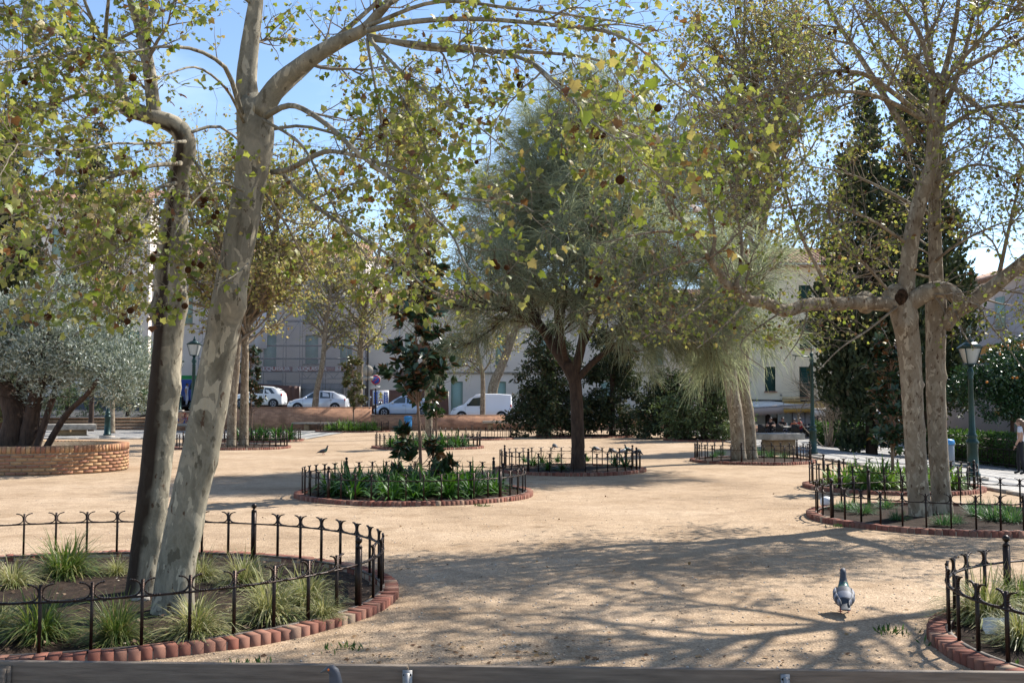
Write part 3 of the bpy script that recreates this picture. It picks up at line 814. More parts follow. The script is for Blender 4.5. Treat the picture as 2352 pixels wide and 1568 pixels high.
# ------------------------------------------------------------------ plane trees whose visible limbs follow the photo
def limb3(rows, default_w=None):
    out = []
    for r_ in rows:
        p_ = P(r_[0], r_[1], r_[2])
        out.append((*p_, .90 * (r_[3] if len(r_) > 3 else default_w) / F * r_[2] / 2))
    return np.array(out)
def with_depth(pts, y0, y1, w0, w1):
    n = len(pts)
    return [(x, y, y0 + (y1 - y0) * i / (n - 1), w0 + (w1 - w0) * i / (n - 1)) for i, (x, y) in enumerate(pts)]
def plane_tree(label, trunk, limbs, bark, seed, n1, n2, n3, nleaf, tmpl, lsize, balls, ball_r, zmin, l1=(.9, 2.2), l2=(.5, 1.2), l3=(.18, .5), burls=(), extra=None, leafm='leaf_plane', ymin=3.6, twig_r=.0022, stainfn=None, group=None, up_seeds=None, rmax1=.02, trop1=(0, 0, -.22), trunk_tips=()):
    rng = np.random.default_rng(seed)
    tr = limb3(trunk)
    base = tr[0, :3].copy(); base[2] = .03
    t = thing('plane_tree', label, 'tree', tuple(base), group=group)
    mb = MB()
    tr[0, 2] = .0
    tp, trr = trunk_tube(mb, tr, burls=burls)
    tv = np.concatenate(mb.v)
    attr = {'stain': stainfn(tv, tp)} if stainfn else None
    mb.build('trunk', bark, t, o=base, smooth=True, attr=attr)
    mb = MB(); L0 = []; R0 = []
    for lb in limbs:
        c = limb3(lb)
        big = c[0, 3] > .028
        p_, r_ = trunk_tube(mb, c, sides=14 if big else 8, step=.06 if big else .12, rough=.06 if big else .03, flare=.12 if big else 0)
        s = spline(np.column_stack((p_, r_)), 14)
        L0.append(s[:, :3]); R0.append(s[:, 3])
    L0 = np.array(L0); R0 = np.array(R0)
    mb.build('limbs', bark, t, o=base, smooth=True)
    w = np.linalg.norm(np.diff(L0, axis=1), axis=2).sum(1)
    a1, r1 = grow(L0, R0, n1, (.18, 1), l1, (.5, 1.2), 9, trop1, .45, rng, w=w, rmax=rmax1, rmin=.004)
    b0 = np.concatenate((a1,))
    a2, r2 = grow(b0, r1, n2, (.15, 1), l2, (.5, 1.2), 6, (0, 0, -.4), .5, rng, rmul=.6, rmax=.008, rmin=twig_r)
    rs = np.array([spline(x, 9) for x in L0]); rr0 = np.array([np.interp(np.linspace(0, 1, 9), np.linspace(0, 1, 14), x) for x in R0])
    a2b, r2b = grow(rs, rr0, int(n2 * .45), (.3, 1), l2, (.5, 1.3), 6, (0, 0, -.3), .5, rng, w=w, rmul=.3, rmax=.008, rmin=twig_r)
    a2 = np.concatenate((a2, a2b)); r2 = np.concatenate((r2, r2b))
    a3, r3 = grow(a2, r2, n3, (.2, 1), l3, (.5, 1.3), 4, (0, 0, -.5), .4, rng, rmul=.6, rmax=.004, rmin=twig_r * .8)
    def keep(a, r, z):
        k = (a[..., 2].min(1) > z) & (a[..., 1].min(1) > ymin)
        return a[k], r[k]
    a1, r1 = keep(a1, r1, zmin); a2, r2 = keep(a2, r2, zmin); a3, r3 = keep(a3, r3, zmin)
    mb = MB()
    batch_tubes(mb, a1, r1, 5); batch_tubes(mb, a2, r2, 4); batch_tubes(mb, a3, r3, 3)
    mb.build('twigs', M['bark_twig'], t, o=base)
    mb = MB()
    leaves_on(mb, a3, int(nleaf * .72), tmpl, lsize, rng)
    leaves_on(mb, a2, int(nleaf * .28), tmpl, lsize, rng, trange=(.3, 1))
    mb.build('crown', M[leafm], t, o=base)
    proto = ball_mesh(1.0, M['seed'])
    i = rng.choice(len(a2), balls); p_, _ = at(a2, i, rng.uniform(.3, 1, balls))
    cl = rng.integers(0, max(2, balls // 3), balls)
    for k in range(balls):
        q = p_[cl[k] % len(p_)] + rng.normal(size=3) * ball_r * 1.5 if k % 5 else p_[k]
        r_ = ball_r * rng.choice([1.0, 1.0, .8, .55])
        c = proto.copy(); COL.objects.link(c); c.parent = t
        c.location = q - base - np.array((0, 0, r_ * 4))
        c.scale = (r_,) * 3; c.rotation_euler = tuple(rng.uniform(-.4, .4, 3))
    bpy.data.objects.remove(proto)
    return t, base

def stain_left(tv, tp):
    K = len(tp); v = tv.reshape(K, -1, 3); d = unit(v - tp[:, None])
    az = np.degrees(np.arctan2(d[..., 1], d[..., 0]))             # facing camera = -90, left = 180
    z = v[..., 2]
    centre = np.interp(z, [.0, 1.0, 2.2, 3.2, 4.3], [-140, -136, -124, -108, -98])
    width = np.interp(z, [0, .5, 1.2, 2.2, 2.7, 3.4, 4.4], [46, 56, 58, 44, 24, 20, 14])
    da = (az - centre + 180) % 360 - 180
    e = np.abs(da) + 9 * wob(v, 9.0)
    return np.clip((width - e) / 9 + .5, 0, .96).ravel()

trunkA = [(326, 1358, 8.9, 80), (338, 1250, 8.9, 76), (356, 1100, 8.9, 77), (366, 1000, 8.9, 78), (381, 850, 8.9, 74), (392, 700, 8.9, 70), (393, 600, 8.9, 80), (398, 540, 8.9, 76), (405, 465, 8.9, 58), (415, 395, 8.85, 53), (426, 335, 8.8, 52), (417, 303, 8.78, 50), (394, 284, 8.75, 47), (362, 273, 8.7, 43), (325, 260, 8.65, 42), (296, 249, 8.6, 52), (278, 232, 8.6, 40)]
WD = with_depth
limbsA = [
 WD([(355, 270), (350, 225), (343, 165), (332, 110), (326, 80)], 8.7, 8.7, 34, 30),
 WD([(326, 85), (312, 40), (298, 0), (285, -90), (270, -200)], 8.7, 8.4, 24, 8),
 WD([(327, 85), (330, 30), (333, -30), (338, -180), (330, -330)], 8.7, 8.8, 26, 8),
 WD([(327, 85), (345, 40), (360, -10), (385, -130), (420, -260)], 8.7, 9.0, 22, 7),
 WD([(286, 244), (276, 200), (268, 160), (254, 120), (240, 98)], 8.6, 8.3, 26, 20),
 WD([(240, 105), (170, 88), (90, 62), (0, 32), (-90, 10)], 8.3, 6.5, 13, 5),
 WD([(240, 105), (212, 50), (190, -10), (150, -120)], 8.3, 8.0, 13, 5),
 WD([(240, 103), (245, 40), (250, -30), (240, -160)], 8.3, 7.6, 13, 5),
 WD([(240, 105), (150, 118), (60, 132), (-30, 152)], 8.3, 6.0, 11, 4),
 WD([(240, 108), (180, 120), (110, 142), (0, 170)], 8.3, 7.0, 12, 4),
 WD([(240, 104), (330, 60), (430, -20)], 8.3, 7.2, 10, 4),
 WD([(285, 240), (200, 216), (120, 238), (0, 264), (-80, 284)], 8.5, 7.2, 15, 5),
 WD([(415, 375), (349, 381), (270, 402), (193, 424), (100, 462), (20, 500)], 8.7, 6.2, 13, 3),
 WD([(405, 420), (340, 440), (268, 481), (150, 513), (60, 560)], 8.7, 6.6, 10, 3),
 WD([(375, 590), (330, 604), (282, 668), (235, 712), (172, 770)], 8.6, 7.0, 6, 2.5),
 WD([(370, 560), (335, 558), (280, 570), (214, 597), (107, 632)], 8.6, 6.0, 8, 2.5),
 WD([(398, 430), (350, 480), (310, 540), (270, 640)], 8.5, 7.4, 9, 3),
 WD([(425, 340), (460, 390), (490, 450), (500, 520)], 8.8, 8.6, 9, 3),
 WD([(425, 325), (340, 330), (250, 330), (160, 345), (40, 330)], 8.5, 5.6, 9, 3),
 WD([(420, 310), (500, 290), (560, 330), (640, 360)], 8.7, 9.6, 10, 3),
 WD([(280, 243), (200, 290), (110, 340), (40, 400)], 8.4, 6.4, 8, 3),
]
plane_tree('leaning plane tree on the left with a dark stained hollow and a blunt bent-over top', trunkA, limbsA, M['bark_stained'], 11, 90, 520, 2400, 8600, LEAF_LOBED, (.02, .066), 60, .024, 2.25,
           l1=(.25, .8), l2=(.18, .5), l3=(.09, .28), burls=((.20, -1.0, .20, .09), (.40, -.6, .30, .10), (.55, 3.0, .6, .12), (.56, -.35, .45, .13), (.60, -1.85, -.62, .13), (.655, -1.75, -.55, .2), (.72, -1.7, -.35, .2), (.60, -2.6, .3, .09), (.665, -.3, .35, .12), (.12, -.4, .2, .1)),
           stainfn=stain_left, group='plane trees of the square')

trunkB = [(395, 1402, 8.25, 100), (406, 1300, 8.25, 95), (428, 1180, 8.25, 90), (457, 1050, 8.25, 88), (487, 900, 8.25, 87), (514, 750, 8.25, 83), (537, 620, 8.25, 80), (556, 520, 8.25, 78), (571, 440, 8.25, 78), (584, 360, 8.25, 82), (587, 300, 8.25, 96), (583, 255, 8.25, 90), (572, 225, 8.25, 62)]
limbsB = [
 WD([(572, 250), (566, 195), (571, 130), (580, 60), (588, 0), (594, -90), (603, -220), (618, -360), (625, -500)], 8.25, 8.3, 60, 14),
 WD([(595, 262), (640, 195), (690, 152), (740, 118), (790, 90), (836, 68), (872, 28), (902, -10), (950, -110), (1010, -230)], 8.2, 7.6, 56, 12),
 WD([(600, 262), (655, 205), (715, 150), (770, 90), (850, 20), (930, -60)], 8.6, 9.6, 24, 8),
 WD([(845, 70), (950, 50), (1100, 44), (1290, 60), (1400, 75), (1470, 112), (1560, 200), (1650, 240)], 7.6, 5.6, 16, 3),
 WD([(845, 82), (980, 112), (1150, 118), (1320, 128), (1440, 165), (1500, 240)], 7.7, 6.2, 15, 3),
 WD([(848, 90), (980, 103), (1120, 115), (1213, 140), (1256, 172), (1320, 234), (1363, 282), (1417, 318), (1465, 312)], 7.7, 5.0, 15, 3),
 WD([(850, 85), (900, 180), (960, 300), (1010, 420), (1045, 480)], 7.6, 6.6, 9, 3),
 WD([(842, 90), (862, 200), (885, 330), (895, 440)], 7.7, 7.4, 9, 3),
 WD([(850, 92), (950, 190), (1040, 250), (1110, 300), (1170, 350)], 7.6, 5.8, 9, 3),
 WD([(845, 60), (1000, 5), (1180, 20), (1350, 40), (1480, 60)], 7.6, 6.6, 12, 4),
 WD([(870, 25), (980, -40), (1130, -90), (1300, -120)], 7.6, 6.4, 14, 4),
 WD([(610, 268), (655, 244), (695, 250), (762, 295), (816, 346), (904, 416), (960, 462), (1004, 505), (1042, 545), (1066, 602), (1098, 638), (1143, 676)], 8.1, 5.6, 17, 3),
 WD([(640, 388), (700, 455), (789, 518), (840, 552), (896, 588), (940, 625), (977, 658), (1030, 684)], 8.1, 6.2, 12, 3),
 WD([(625, 395), (663, 389), (735, 352), (776, 349), (843, 365), (893, 383), (977, 413), (1030, 448), (1111, 460), (1191, 468), (1225, 486)], 8.2, 5.8, 16, 3),
 WD([(605, 275), (690, 330), (740, 420), (790, 520), (850, 600)], 8.1, 7.2, 9, 3),
 WD([(555, 262), (524, 166), (484, 130), (430, 110), (360, 108), (312, 118), (240, 122)], 8.1, 6.8, 14, 4),
 WD([(560, 280), (520, 205), (452, 155), (376, 174), (312, 187)], 8.0, 6.0, 9, 3),
 WD([(570, 605), (540, 632), (500, 652), (470, 650)], 8.0, 7.4, 5, 2),
 WD([(590, 20), (520, -40), (430, -100), (330, -150)], 8.3, 7.4, 12, 4),
 WD([(595, -60), (680, -120), (760, -200)], 8.3, 8.0, 12, 4),
 WD([(600, 430), (660, 520), (700, 600), (760, 700)], 8.2, 9.0, 8, 2.5),
 WD([(560, 440), (500, 420), (440, 470), (400, 540)], 8.0, 7.0, 7, 2.5),
 WD([(610, 300), (700, 290), (820, 320), (960, 330), (1050, 370)], 8.4, 8.8, 9, 3),
 WD([(603, -220), (760, -330), (950, -420), (1200, -500)], 8.3, 11.5, 20, 5),  # from here on, unseen limbs above the frame added to shade the trunks
 WD([(950, -110), (1150, -230), (1400, -300), (1650, -330)], 7.6, 12, 18, 5),
 WD([(618, -360), (720, -520), (860, -700)], 8.3, 10.5, 18, 5),
 WD([(610, -300), (480, -420), (300, -520)], 8.3, 9.5, 16, 5),
 WD([(1000, -200), (1250, -120), (1480, -90), (1700, -80)], 7.6, 10.5, 12, 4),
]
plane_tree('leaning plane tree with a smooth pale trunk and one thick limb slanting up rightwards', trunkB, limbsB, M['bark_grey'], 12, 120, 760, 3400, 13000, LEAF_LOBED, (.02, .066), 90, .025, 2.3,
           l1=(.25, .8), l2=(.18, .5), l3=(.09, .28), burls=((.60, -.6, .36, .09), (.63, -1.2, .25, .07), (.30, 0, .12, .1), (.44, 2.4, .1, .1), (.9, -.5, .3, .15), (.88, -2.2, .2, .14), (.18, -.2, .14, .12)), group='plane trees of the square')

trunkC = [(2116, 1190, 15.0, 54), (2107, 1100, 15.0, 51), (2103, 1034, 15.0, 51), (2095, 913, 15.0, 52), (2087, 793, 15.0, 58), (2074, 724, 15.0, 62), (2070, 695, 15.0, 64), (2068, 672, 15.0, 44)]
limbsC = [
 WD([(2084, 690), (2083, 642), (2098, 523), (2124, 427), (2140, 373), (2146, 268), (2151, 205)], 15, 15, 44, 28),
 WD([(2066, 700), (2030, 698), (1978, 695), (1917, 698), (1857, 699), (1803, 714), (1757, 694), (1720, 690), (1704, 671), (1669, 652), (1645, 615), (1629, 593)], 15, 13.6, 40, 20),
 WD([(1629, 593), (1605, 556), (1578, 518), (1538, 478), (1500, 370), (1470, 280), (1450, 200)], 13.6, 12.5, 13, 3),
 WD([(1632, 592), (1642, 545), (1625, 480), (1590, 420), (1560, 360), (1530, 290)], 13.6, 13.2, 11, 3),
 WD([(1690, 662), (1700, 610), (1704, 560), (1690, 480), (1670, 400), (1640, 320)], 13.8, 14.2, 12, 3),
 WD([(1620, 592), (1550, 610), (1490, 632), (1430, 655), (1380, 672)], 13.6, 12.4, 8, 2.5),
 WD([(1660, 655), (1590, 715), (1530, 745), (1480, 775)], 13.8, 12.4, 7, 2.5),
 WD([(1592, 540), (1520, 532), (1460, 540), (1410, 552), (1370, 560)], 13.5, 12.2, 8, 2.5),
 WD([(1720, 690), (1650, 760), (1600, 800)], 13.8, 13.0, 7, 2.5),
 WD([(2078, 700), (2110, 682), (2150, 664), (2185, 672), (2205, 692)], 15, 14.6, 50, 34),
 WD([(2144, 190), (2072, 107), (1991, 5), (1920, -90)], 15, 14.4, 15, 5),
 WD([(2131, 279), (2018, 223), (1922, 212), (1809, 240), (1700, 280), (1600, 350)], 15, 12.8, 13, 3),
 WD([(2131, 277), (2012, 185), (1945, 164), (1884, 169), (1803, 193), (1700, 240), (1590, 270)], 15, 13.2, 14, 3),
 WD([(2096, 330), (2018, 199), (1986, 148), (1945, 86), (1911, 30), (1880, -60)], 15.2, 16, 18, 6),
 WD([(2152, 205), (2112, 80), (2058, -10), (2020, -120)], 15, 15.2, 16, 5),
 WD([(2155, 205), (2174, 150), (2195, 54), (2205, -40), (2215, -180)], 15, 15, 18, 6),
 WD([(2160, 195), (2232, 113), (2352, 0), (2450, -80)], 15, 14, 14, 4),
 WD([(2152, 172), (2232, 235), (2312, 295), (2380, 370)], 15, 13.4, 14, 4),
 WD([(2085, 560), (1990, 500), (1880, 470), (1760, 480)], 15, 13.6, 9, 3),
 WD([(2060, 690), (1990, 610), (1940, 560), (1900, 480)], 15, 14.2, 9, 3),
 WD([(1917, 695), (1880, 620), (1840, 540), (1800, 420), (1780, 300)], 14.5, 14.0, 12, 3),
 WD([(1857, 705), (1840, 770), (1800, 830)], 14.5, 14, 5, 2),
 WD([(2060, 705), (1990, 760), (1930, 800), (1880, 850)], 14.8, 13.8, 7, 2.5),
 WD([(1800, 712), (1700, 790), (1760, 850)], 14.3, 13.6, 5, 2),
]
plane_tree('plane tree with a tan trunk and a long bare limb stretching level to the left', trunkC, limbsC, M['bark_tan'], 13, 150, 1200, 4200, 11500, LEAF_MID, (.03, .078), 95, .03, 2.5,
           l1=(.5, 1.5), l2=(.35, .9), l3=(.15, .42), burls=((.86, -2.0, .4, .12), (.9, -.6, .3, .12), (.4, -.3, .15, .1), (.6, -.1, .2, .06)), ymin=8.0, twig_r=.003, group='plane trees of the square')
trunkD = [(2165, 1187, 15.3, 50), (2160, 1100, 15.3, 47), (2155, 1034, 15.3, 47), (2150, 913, 15.3, 46), (2149, 793, 15.3, 50), (2150, 700, 15.3, 54), (2150, 655, 15.3, 40)]
limbsD = [
 WD([(2150, 690), (2150, 640), (2147, 530), (2147, 400), (2152, 320), (2162, 255)], 15.3, 15.3, 38, 26),
 WD([(2165, 745), (2195, 715), (2235, 692), (2290, 652), (2352, 600), (2420, 545), (2520, 480)], 15.3, 14.2, 46, 26),
 WD([(2160, 268), (2178, 190), (2270, 130), (2370, 80)], 15.3, 14.2, 14, 4),
 WD([(2158, 280), (2140, 150), (2125, 30), (2110, -90)], 15.4, 16, 16, 5),
 WD([(2162, 262), (2205, 160), (2235, 40), (2260, -90)], 15.3, 15.8, 16, 5),
 WD([(2160, 270), (2080, 210), (2010, 110), (1950, -10)], 15.4, 16.8, 14, 4),
 WD([(2168, 300), (2230, 260), (2300, 240), (2400, 230)], 15.3, 14.8, 13, 4),
 WD([(2150, 420), (2230, 380), (2300, 390), (2380, 430)], 15.2, 14.0, 9, 3),
 WD([(2148, 500), (2040, 440), (1950, 400), (1850, 380)], 15.4, 16.6, 10, 3),
 WD([(2290, 652), (2310, 560), (2330, 470), (2350, 380)], 14.8, 14.6, 12, 4),
 WD([(2240, 690), (2270, 740), (2310, 790), (2352, 850)], 14.9, 13.8, 7, 2.5),
 WD([(2195, 715), (2215, 770), (2240, 800)], 15, 14.3, 6, 2.5),
 WD([(2147, 600), (2200, 560), (2280, 520), (2352, 500)], 15.2, 14.2, 8, 3),
 WD([(2148, 640), (2050, 620), (1950, 640)], 15.4, 16, 7, 3),
 WD([(2205, 160), (2400, 60), (2620, -80)], 15.3, 18, 13, 4),  # from here on, limbs led out of frame, added to shade the twin trunks
 WD([(2240, 30), (2420, -120), (2640, -260)], 15.5, 18, 12, 4),
 WD([(2420, 545), (2560, 400), (2720, 220)], 14.6, 17, 14, 4),
 WD([(2300, 240), (2480, 260), (2650, 300)], 14.9, 16.5, 10, 4),
]
plane_tree('plane tree with a slim grey-tan trunk, right one of the twin pale trunks', trunkD, limbsD, M['bark_tan'], 14, 125, 950, 4000, 12500, LEAF_MID, (.03, .078), 80, .03, 2.5,
           l1=(.5, 1.5), l2=(.35, .9), l3=(.15, .42), burls=((.45, -.1, .18, .08), (.62, -.5, .2, .08)), ymin=8.0, twig_r=.003, group='plane trees of the square')
def knot_hole(tree, vx, vy, Y, r, tilt=0.0):
    """rough cut stub with a rotten dark heart"""
    base = np.array(tree.location); p = P(vx, vy, Y)
    mb = MB(); mb.sphere((0, 0, 0), (r, r * .8, r * 1.05), 18, 12); v = mb.v[0]
    mb.v[0] = p + v * (1 + .16 * wob(v + vx, 11.0)[:, None]); k = mb.build('burl', M['bark_tan'], tree, o=base, smooth=True)
    mb = MB(); mb.sphere((0, 0, 0), (r * .50, r * .24, r * .62), 16, 10); v = mb.v[0]
    mb.v[0] = p + np.array((0.1 * r, -r * .60, 0)) + v * (1 + .2 * wob(v + vx, 14.0)[:, None]); mb.build('hollow', M['hollow'], k, o=base, smooth=True)
for o_ in [o for o in COL.objects if o.name.startswith('plane_tree')]:
    if 'stretching level' in o_['label']:
        knot_hole(o_, 2060, 684, 14.95, .20); knot_hole(o_, 1986, 694, 14.85, .16)
# ------------------------------------------------------------------ planes farther off
def far_plane(label, pts, r0, spread, t0, n1, n2, n3, nleaf, lsize, seed, balls=40, ang=(.35, .8), up=.25, l2=(.5, 1.4), bark='bark_tan', leafm='leaf_plane_far', tmpl=LEAF_FAR, knot=None, twig=.006, group='plane trees of the square', zmin=2.2, top_r=.02, profile=None):
    rng = np.random.default_rng(seed)
    pts = np.array(pts, float)
    s = np.concatenate(([0], np.cumsum(np.linalg.norm(np.diff(pts, axis=0), axis=1)))); s /= s[-1]
    ctrl = np.column_stack((pts, r0 * (1 - s) ** .8 + top_r))
    base = pts[0].copy()
    t = thing('plane_tree', label, 'tree', tuple(base), group=group)
    mb = MB(); tp, tr = trunk_tube(mb, ctrl, sides=14, step=.12, rough=.06, burls=knot or ())
    mb.build('trunk', M[bark], t, o=base, smooth=True)
    sp = spline(np.column_stack((tp, tr)), 20)
    par, pr = sp[None, :, :3], sp[None, :, 3]
    tt = rng.uniform(t0, .97, n1)
    p_, tg = at(par, np.zeros(n1, int), tt)
    a = rng.uniform(*ang, n1)[:, None]
    d = unit(np.cos(a) * tg + np.sin(a) * perp(tg, rng))
    prof = profile or (lambda u: np.sin(np.clip((u - t0) / (1 - t0) * .8 + .2, 0, 1) * PI) ** .6)
    L = (spread * rng.uniform(.6, 1.15, n1) * prof(tt))[:, None]
    K = 9; a1 = np.zeros((n1, K, 3)); a1[:, 0] = p_
    for k in range(1, K):
        a1[:, k] = a1[:, k - 1] + d * L / (K - 1)
        d = unit(d + np.array((0, 0, up)) / K * 2 + rng.normal(size=(n1, 3)) * .11)
    rr = np.clip(np.interp(tt, np.linspace(0, 1, 20), pr[0]) * .5, .012, .07)
    r1 = rr[:, None] * np.linspace(1, .25, K)[None]
    a2, r2 = grow(a1, r1, n2, (.2, 1), l2, (.35, 1.0), 6, (0, 0, up * .4), .35, rng, rmul=.55, rmax=.025, rmin=twig)
    a3, r3 = grow(a2, r2, n3, (.2, 1), (.25, .7), (.4, 1.2), 4, (0, 0, -.1), .4, rng, rmul=.6, rmax=.01, rmin=twig * .7)
    k = a3[..., 2].min(1) > zmin; a3, r3 = a3[k], r3[k]
    mb = MB(); batch_tubes(mb, a1, r1, 6); batch_tubes(mb, a2, r2, 4); batch_tubes(mb, a3, r3, 3)
    mb.build('branches', M['bark_twig'], t, o=base)
    mb = MB(); leaves_on(mb, a3, int(nleaf * .75), tmpl, lsize, rng); leaves_on(mb, a2, int(nleaf * .25), tmpl, lsize, rng, trange=(.3, 1))
    mb.build('crown', M[leafm], t, o=base)
    if balls:
        i = rng.choice(len(a3), balls); q, _ = at(a3, i, rng.uniform(.3, 1, balls))
        proto = ball_mesh(1.0, M['seed'])
        for k in range(min(balls, 100)):
            c = proto.copy(); COL.objects.link(c); c.parent = t
            c.location = q[k] - base - np.array((0, 0, .08)); r_ = rng.uniform(.025, .045); c.scale = (r_,) * 3
        bpy.data.objects.remove(proto)
    return t
def pv(rows):
    return [tuple(P(*r_)) for r_ in rows]
def grounded(rows, z=.03):
    o = pv(rows); b = list(o[0]); b[2] = z; o[0] = tuple(b); return o
far_plane('tall plane tree with a leaning mottled trunk nearest the wispy hanging fringe', grounded([(1697, 1052, 29.6), (1691, 960, 29.6), (1680, 880, 29.7), (1672, 700, 29.8), (1690, 500, 30), (1705, 250, 30), (1710, -10, 30)]),
          .20, 3.9, .34, 60, 480, 1500, 9500, (.07, .14), 21, 60, ang=(.35, .95), up=.4, twig=.004)
far_plane('tall plane tree with a knotty straight trunk nearest the pale stone bench', grounded([(1722, 1052, 30.2), (1717, 960, 30.2), (1706, 880, 30.2), (1712, 760, 30.2), (1750, 520, 30.2), (1795, 250, 30.4), (1830, 20, 30.4)]),
          .21, 3.8, .36, 60, 480, 1500, 9500, (.07, .14), 22, 50, twig=.004, ang=(.35, .8), up=.45, knot=((.25, -1, .3, .3), (.33, .5, .3, .3)))
far_plane('slim plane tree with a pale trunk hidden beside the leaning plane', grounded([(531, 1028, 38.8), (534, 930, 38.8), (542, 830, 38.8), (545, 740, 38.8), (520, 620, 38.8), (500, 480, 38.8), (480, 360, 38.8)]),
          .17, 4.4, .34, 70, 640, 2400, 12000, (.09, .16), 23, 40, ang=(.5, 1.2), up=.2)
far_plane('slim plane tree with a pale knotty trunk nearer the white hatchback', grounded([(559, 1028, 39.2), (561, 930, 39.2), (563, 820, 39.2), (566, 760, 39.2), (600, 640, 39.2), (640, 500, 39.2), (660, 400, 39.2)]),
          .17, 4.6, .34, 76, 680, 2600, 13500, (.09, .16), 24, 45, ang=(.5, 1.25), up=.15)
far_plane('tall plane tree of fine yellowing twigs rising behind the young magnolia', grounded([(985, 1008, 48.8), (984, 930, 48.8), (975, 800, 48.8), (960, 600, 48.8), (945, 400, 49), (930, 200, 49)]),
          .16, 3.9, .34, 80, 720, 2600, 13000, (.09, .16), 25, 30, ang=(.3, .65), up=.6)
far_plane('yellow green plane tree standing behind the silver olive', grounded([(255, 985, 58), (256, 850, 58), (262, 700, 58), (258, 560, 58), (262, 440, 58)], .0),
          .2, 4.6, .36, 56, 480, 1700, 7000, (.1, .18), 34, 20, ang=(.5, 1.2), up=.25, zmin=3.2)
def street_tree(label, rows, zb, **k):
    return far_plane(label, grounded(rows, zb), **k)
street_tree('thin plane tree rising before the silver car', [(722, 948, 66), (727, 900, 66), (741, 830, 66), (747, 760, 66), (760, 660, 66), (770, 560, 66)], .9,
            r0=.2, spread=3.8, t0=.32, n1=40, n2=360, n3=1100, nleaf=4200, lsize=(.12, .2), seed=26, balls=20, ang=(.6, 1.3), up=.15, group='plane trees along the street', zmin=3.6, twig=.01)
street_tree('thin plane tree with painted red marks before the white van', [(1108, 955, 66), (1109, 905, 66), (1108, 860, 66), (1100, 820, 66), (1090, 740, 66), (1085, 660, 66)], .3,
            r0=.17, spread=2.8, t0=.36, n1=30, n2=260, n3=800, nleaf=2500, lsize=(.11, .19), seed=27, balls=12, ang=(.6, 1.2), up=.2, group='plane trees along the street', zmin=2.8, twig=.01)
street_tree('thick bare leaning plane trunk rising behind the white van', [(1124, 938, 73), (1133, 890, 73), (1148, 850, 73), (1172, 790, 73), (1200, 700, 73), (1215, 600, 73)], .3,
            r0=.42, spread=4.2, t0=.4, n1=34, n2=300, n3=900, nleaf=3000, lsize=(.12, .2), seed=28, balls=12, ang=(.5, 1.2), up=.2, group='plane trees along the street', zmin=4.2, twig=.01)
street_tree('bushy plane tree standing behind the metal scaffolding signs', [(822, 935, 68), (826, 860, 68), (830, 780, 68), (850, 660, 68), (880, 540, 68)], .7,
            r0=.26, spread=4.4, t0=.34, n1=46, n2=400, n3=1300, nleaf=4200, lsize=(.12, .2), seed=29, balls=20, ang=(.6, 1.3), up=.15, group='plane trees along the street', zmin=3.8, twig=.01)
# a plane standing just outside the picture in the cropped bed: it throws the dappled shade over the gravel
far_plane('plane tree whose thin twigs reach in at the top right corner', [(9.2, 11.8, .0), (8.9, 11.8, 2.5), (8.2, 11.9, 5.0), (7.3, 12.0, 7.5), (6.8, 12.0, 10.5)],
          .16, 4.4, .55, 46, 420, 1500, 6500, (.05, .11), 32, 0, ang=(.6, 1.2), up=.1, zmin=5.6, tmpl=LEAF_MID, leafm='leaf_plane', twig=.004)

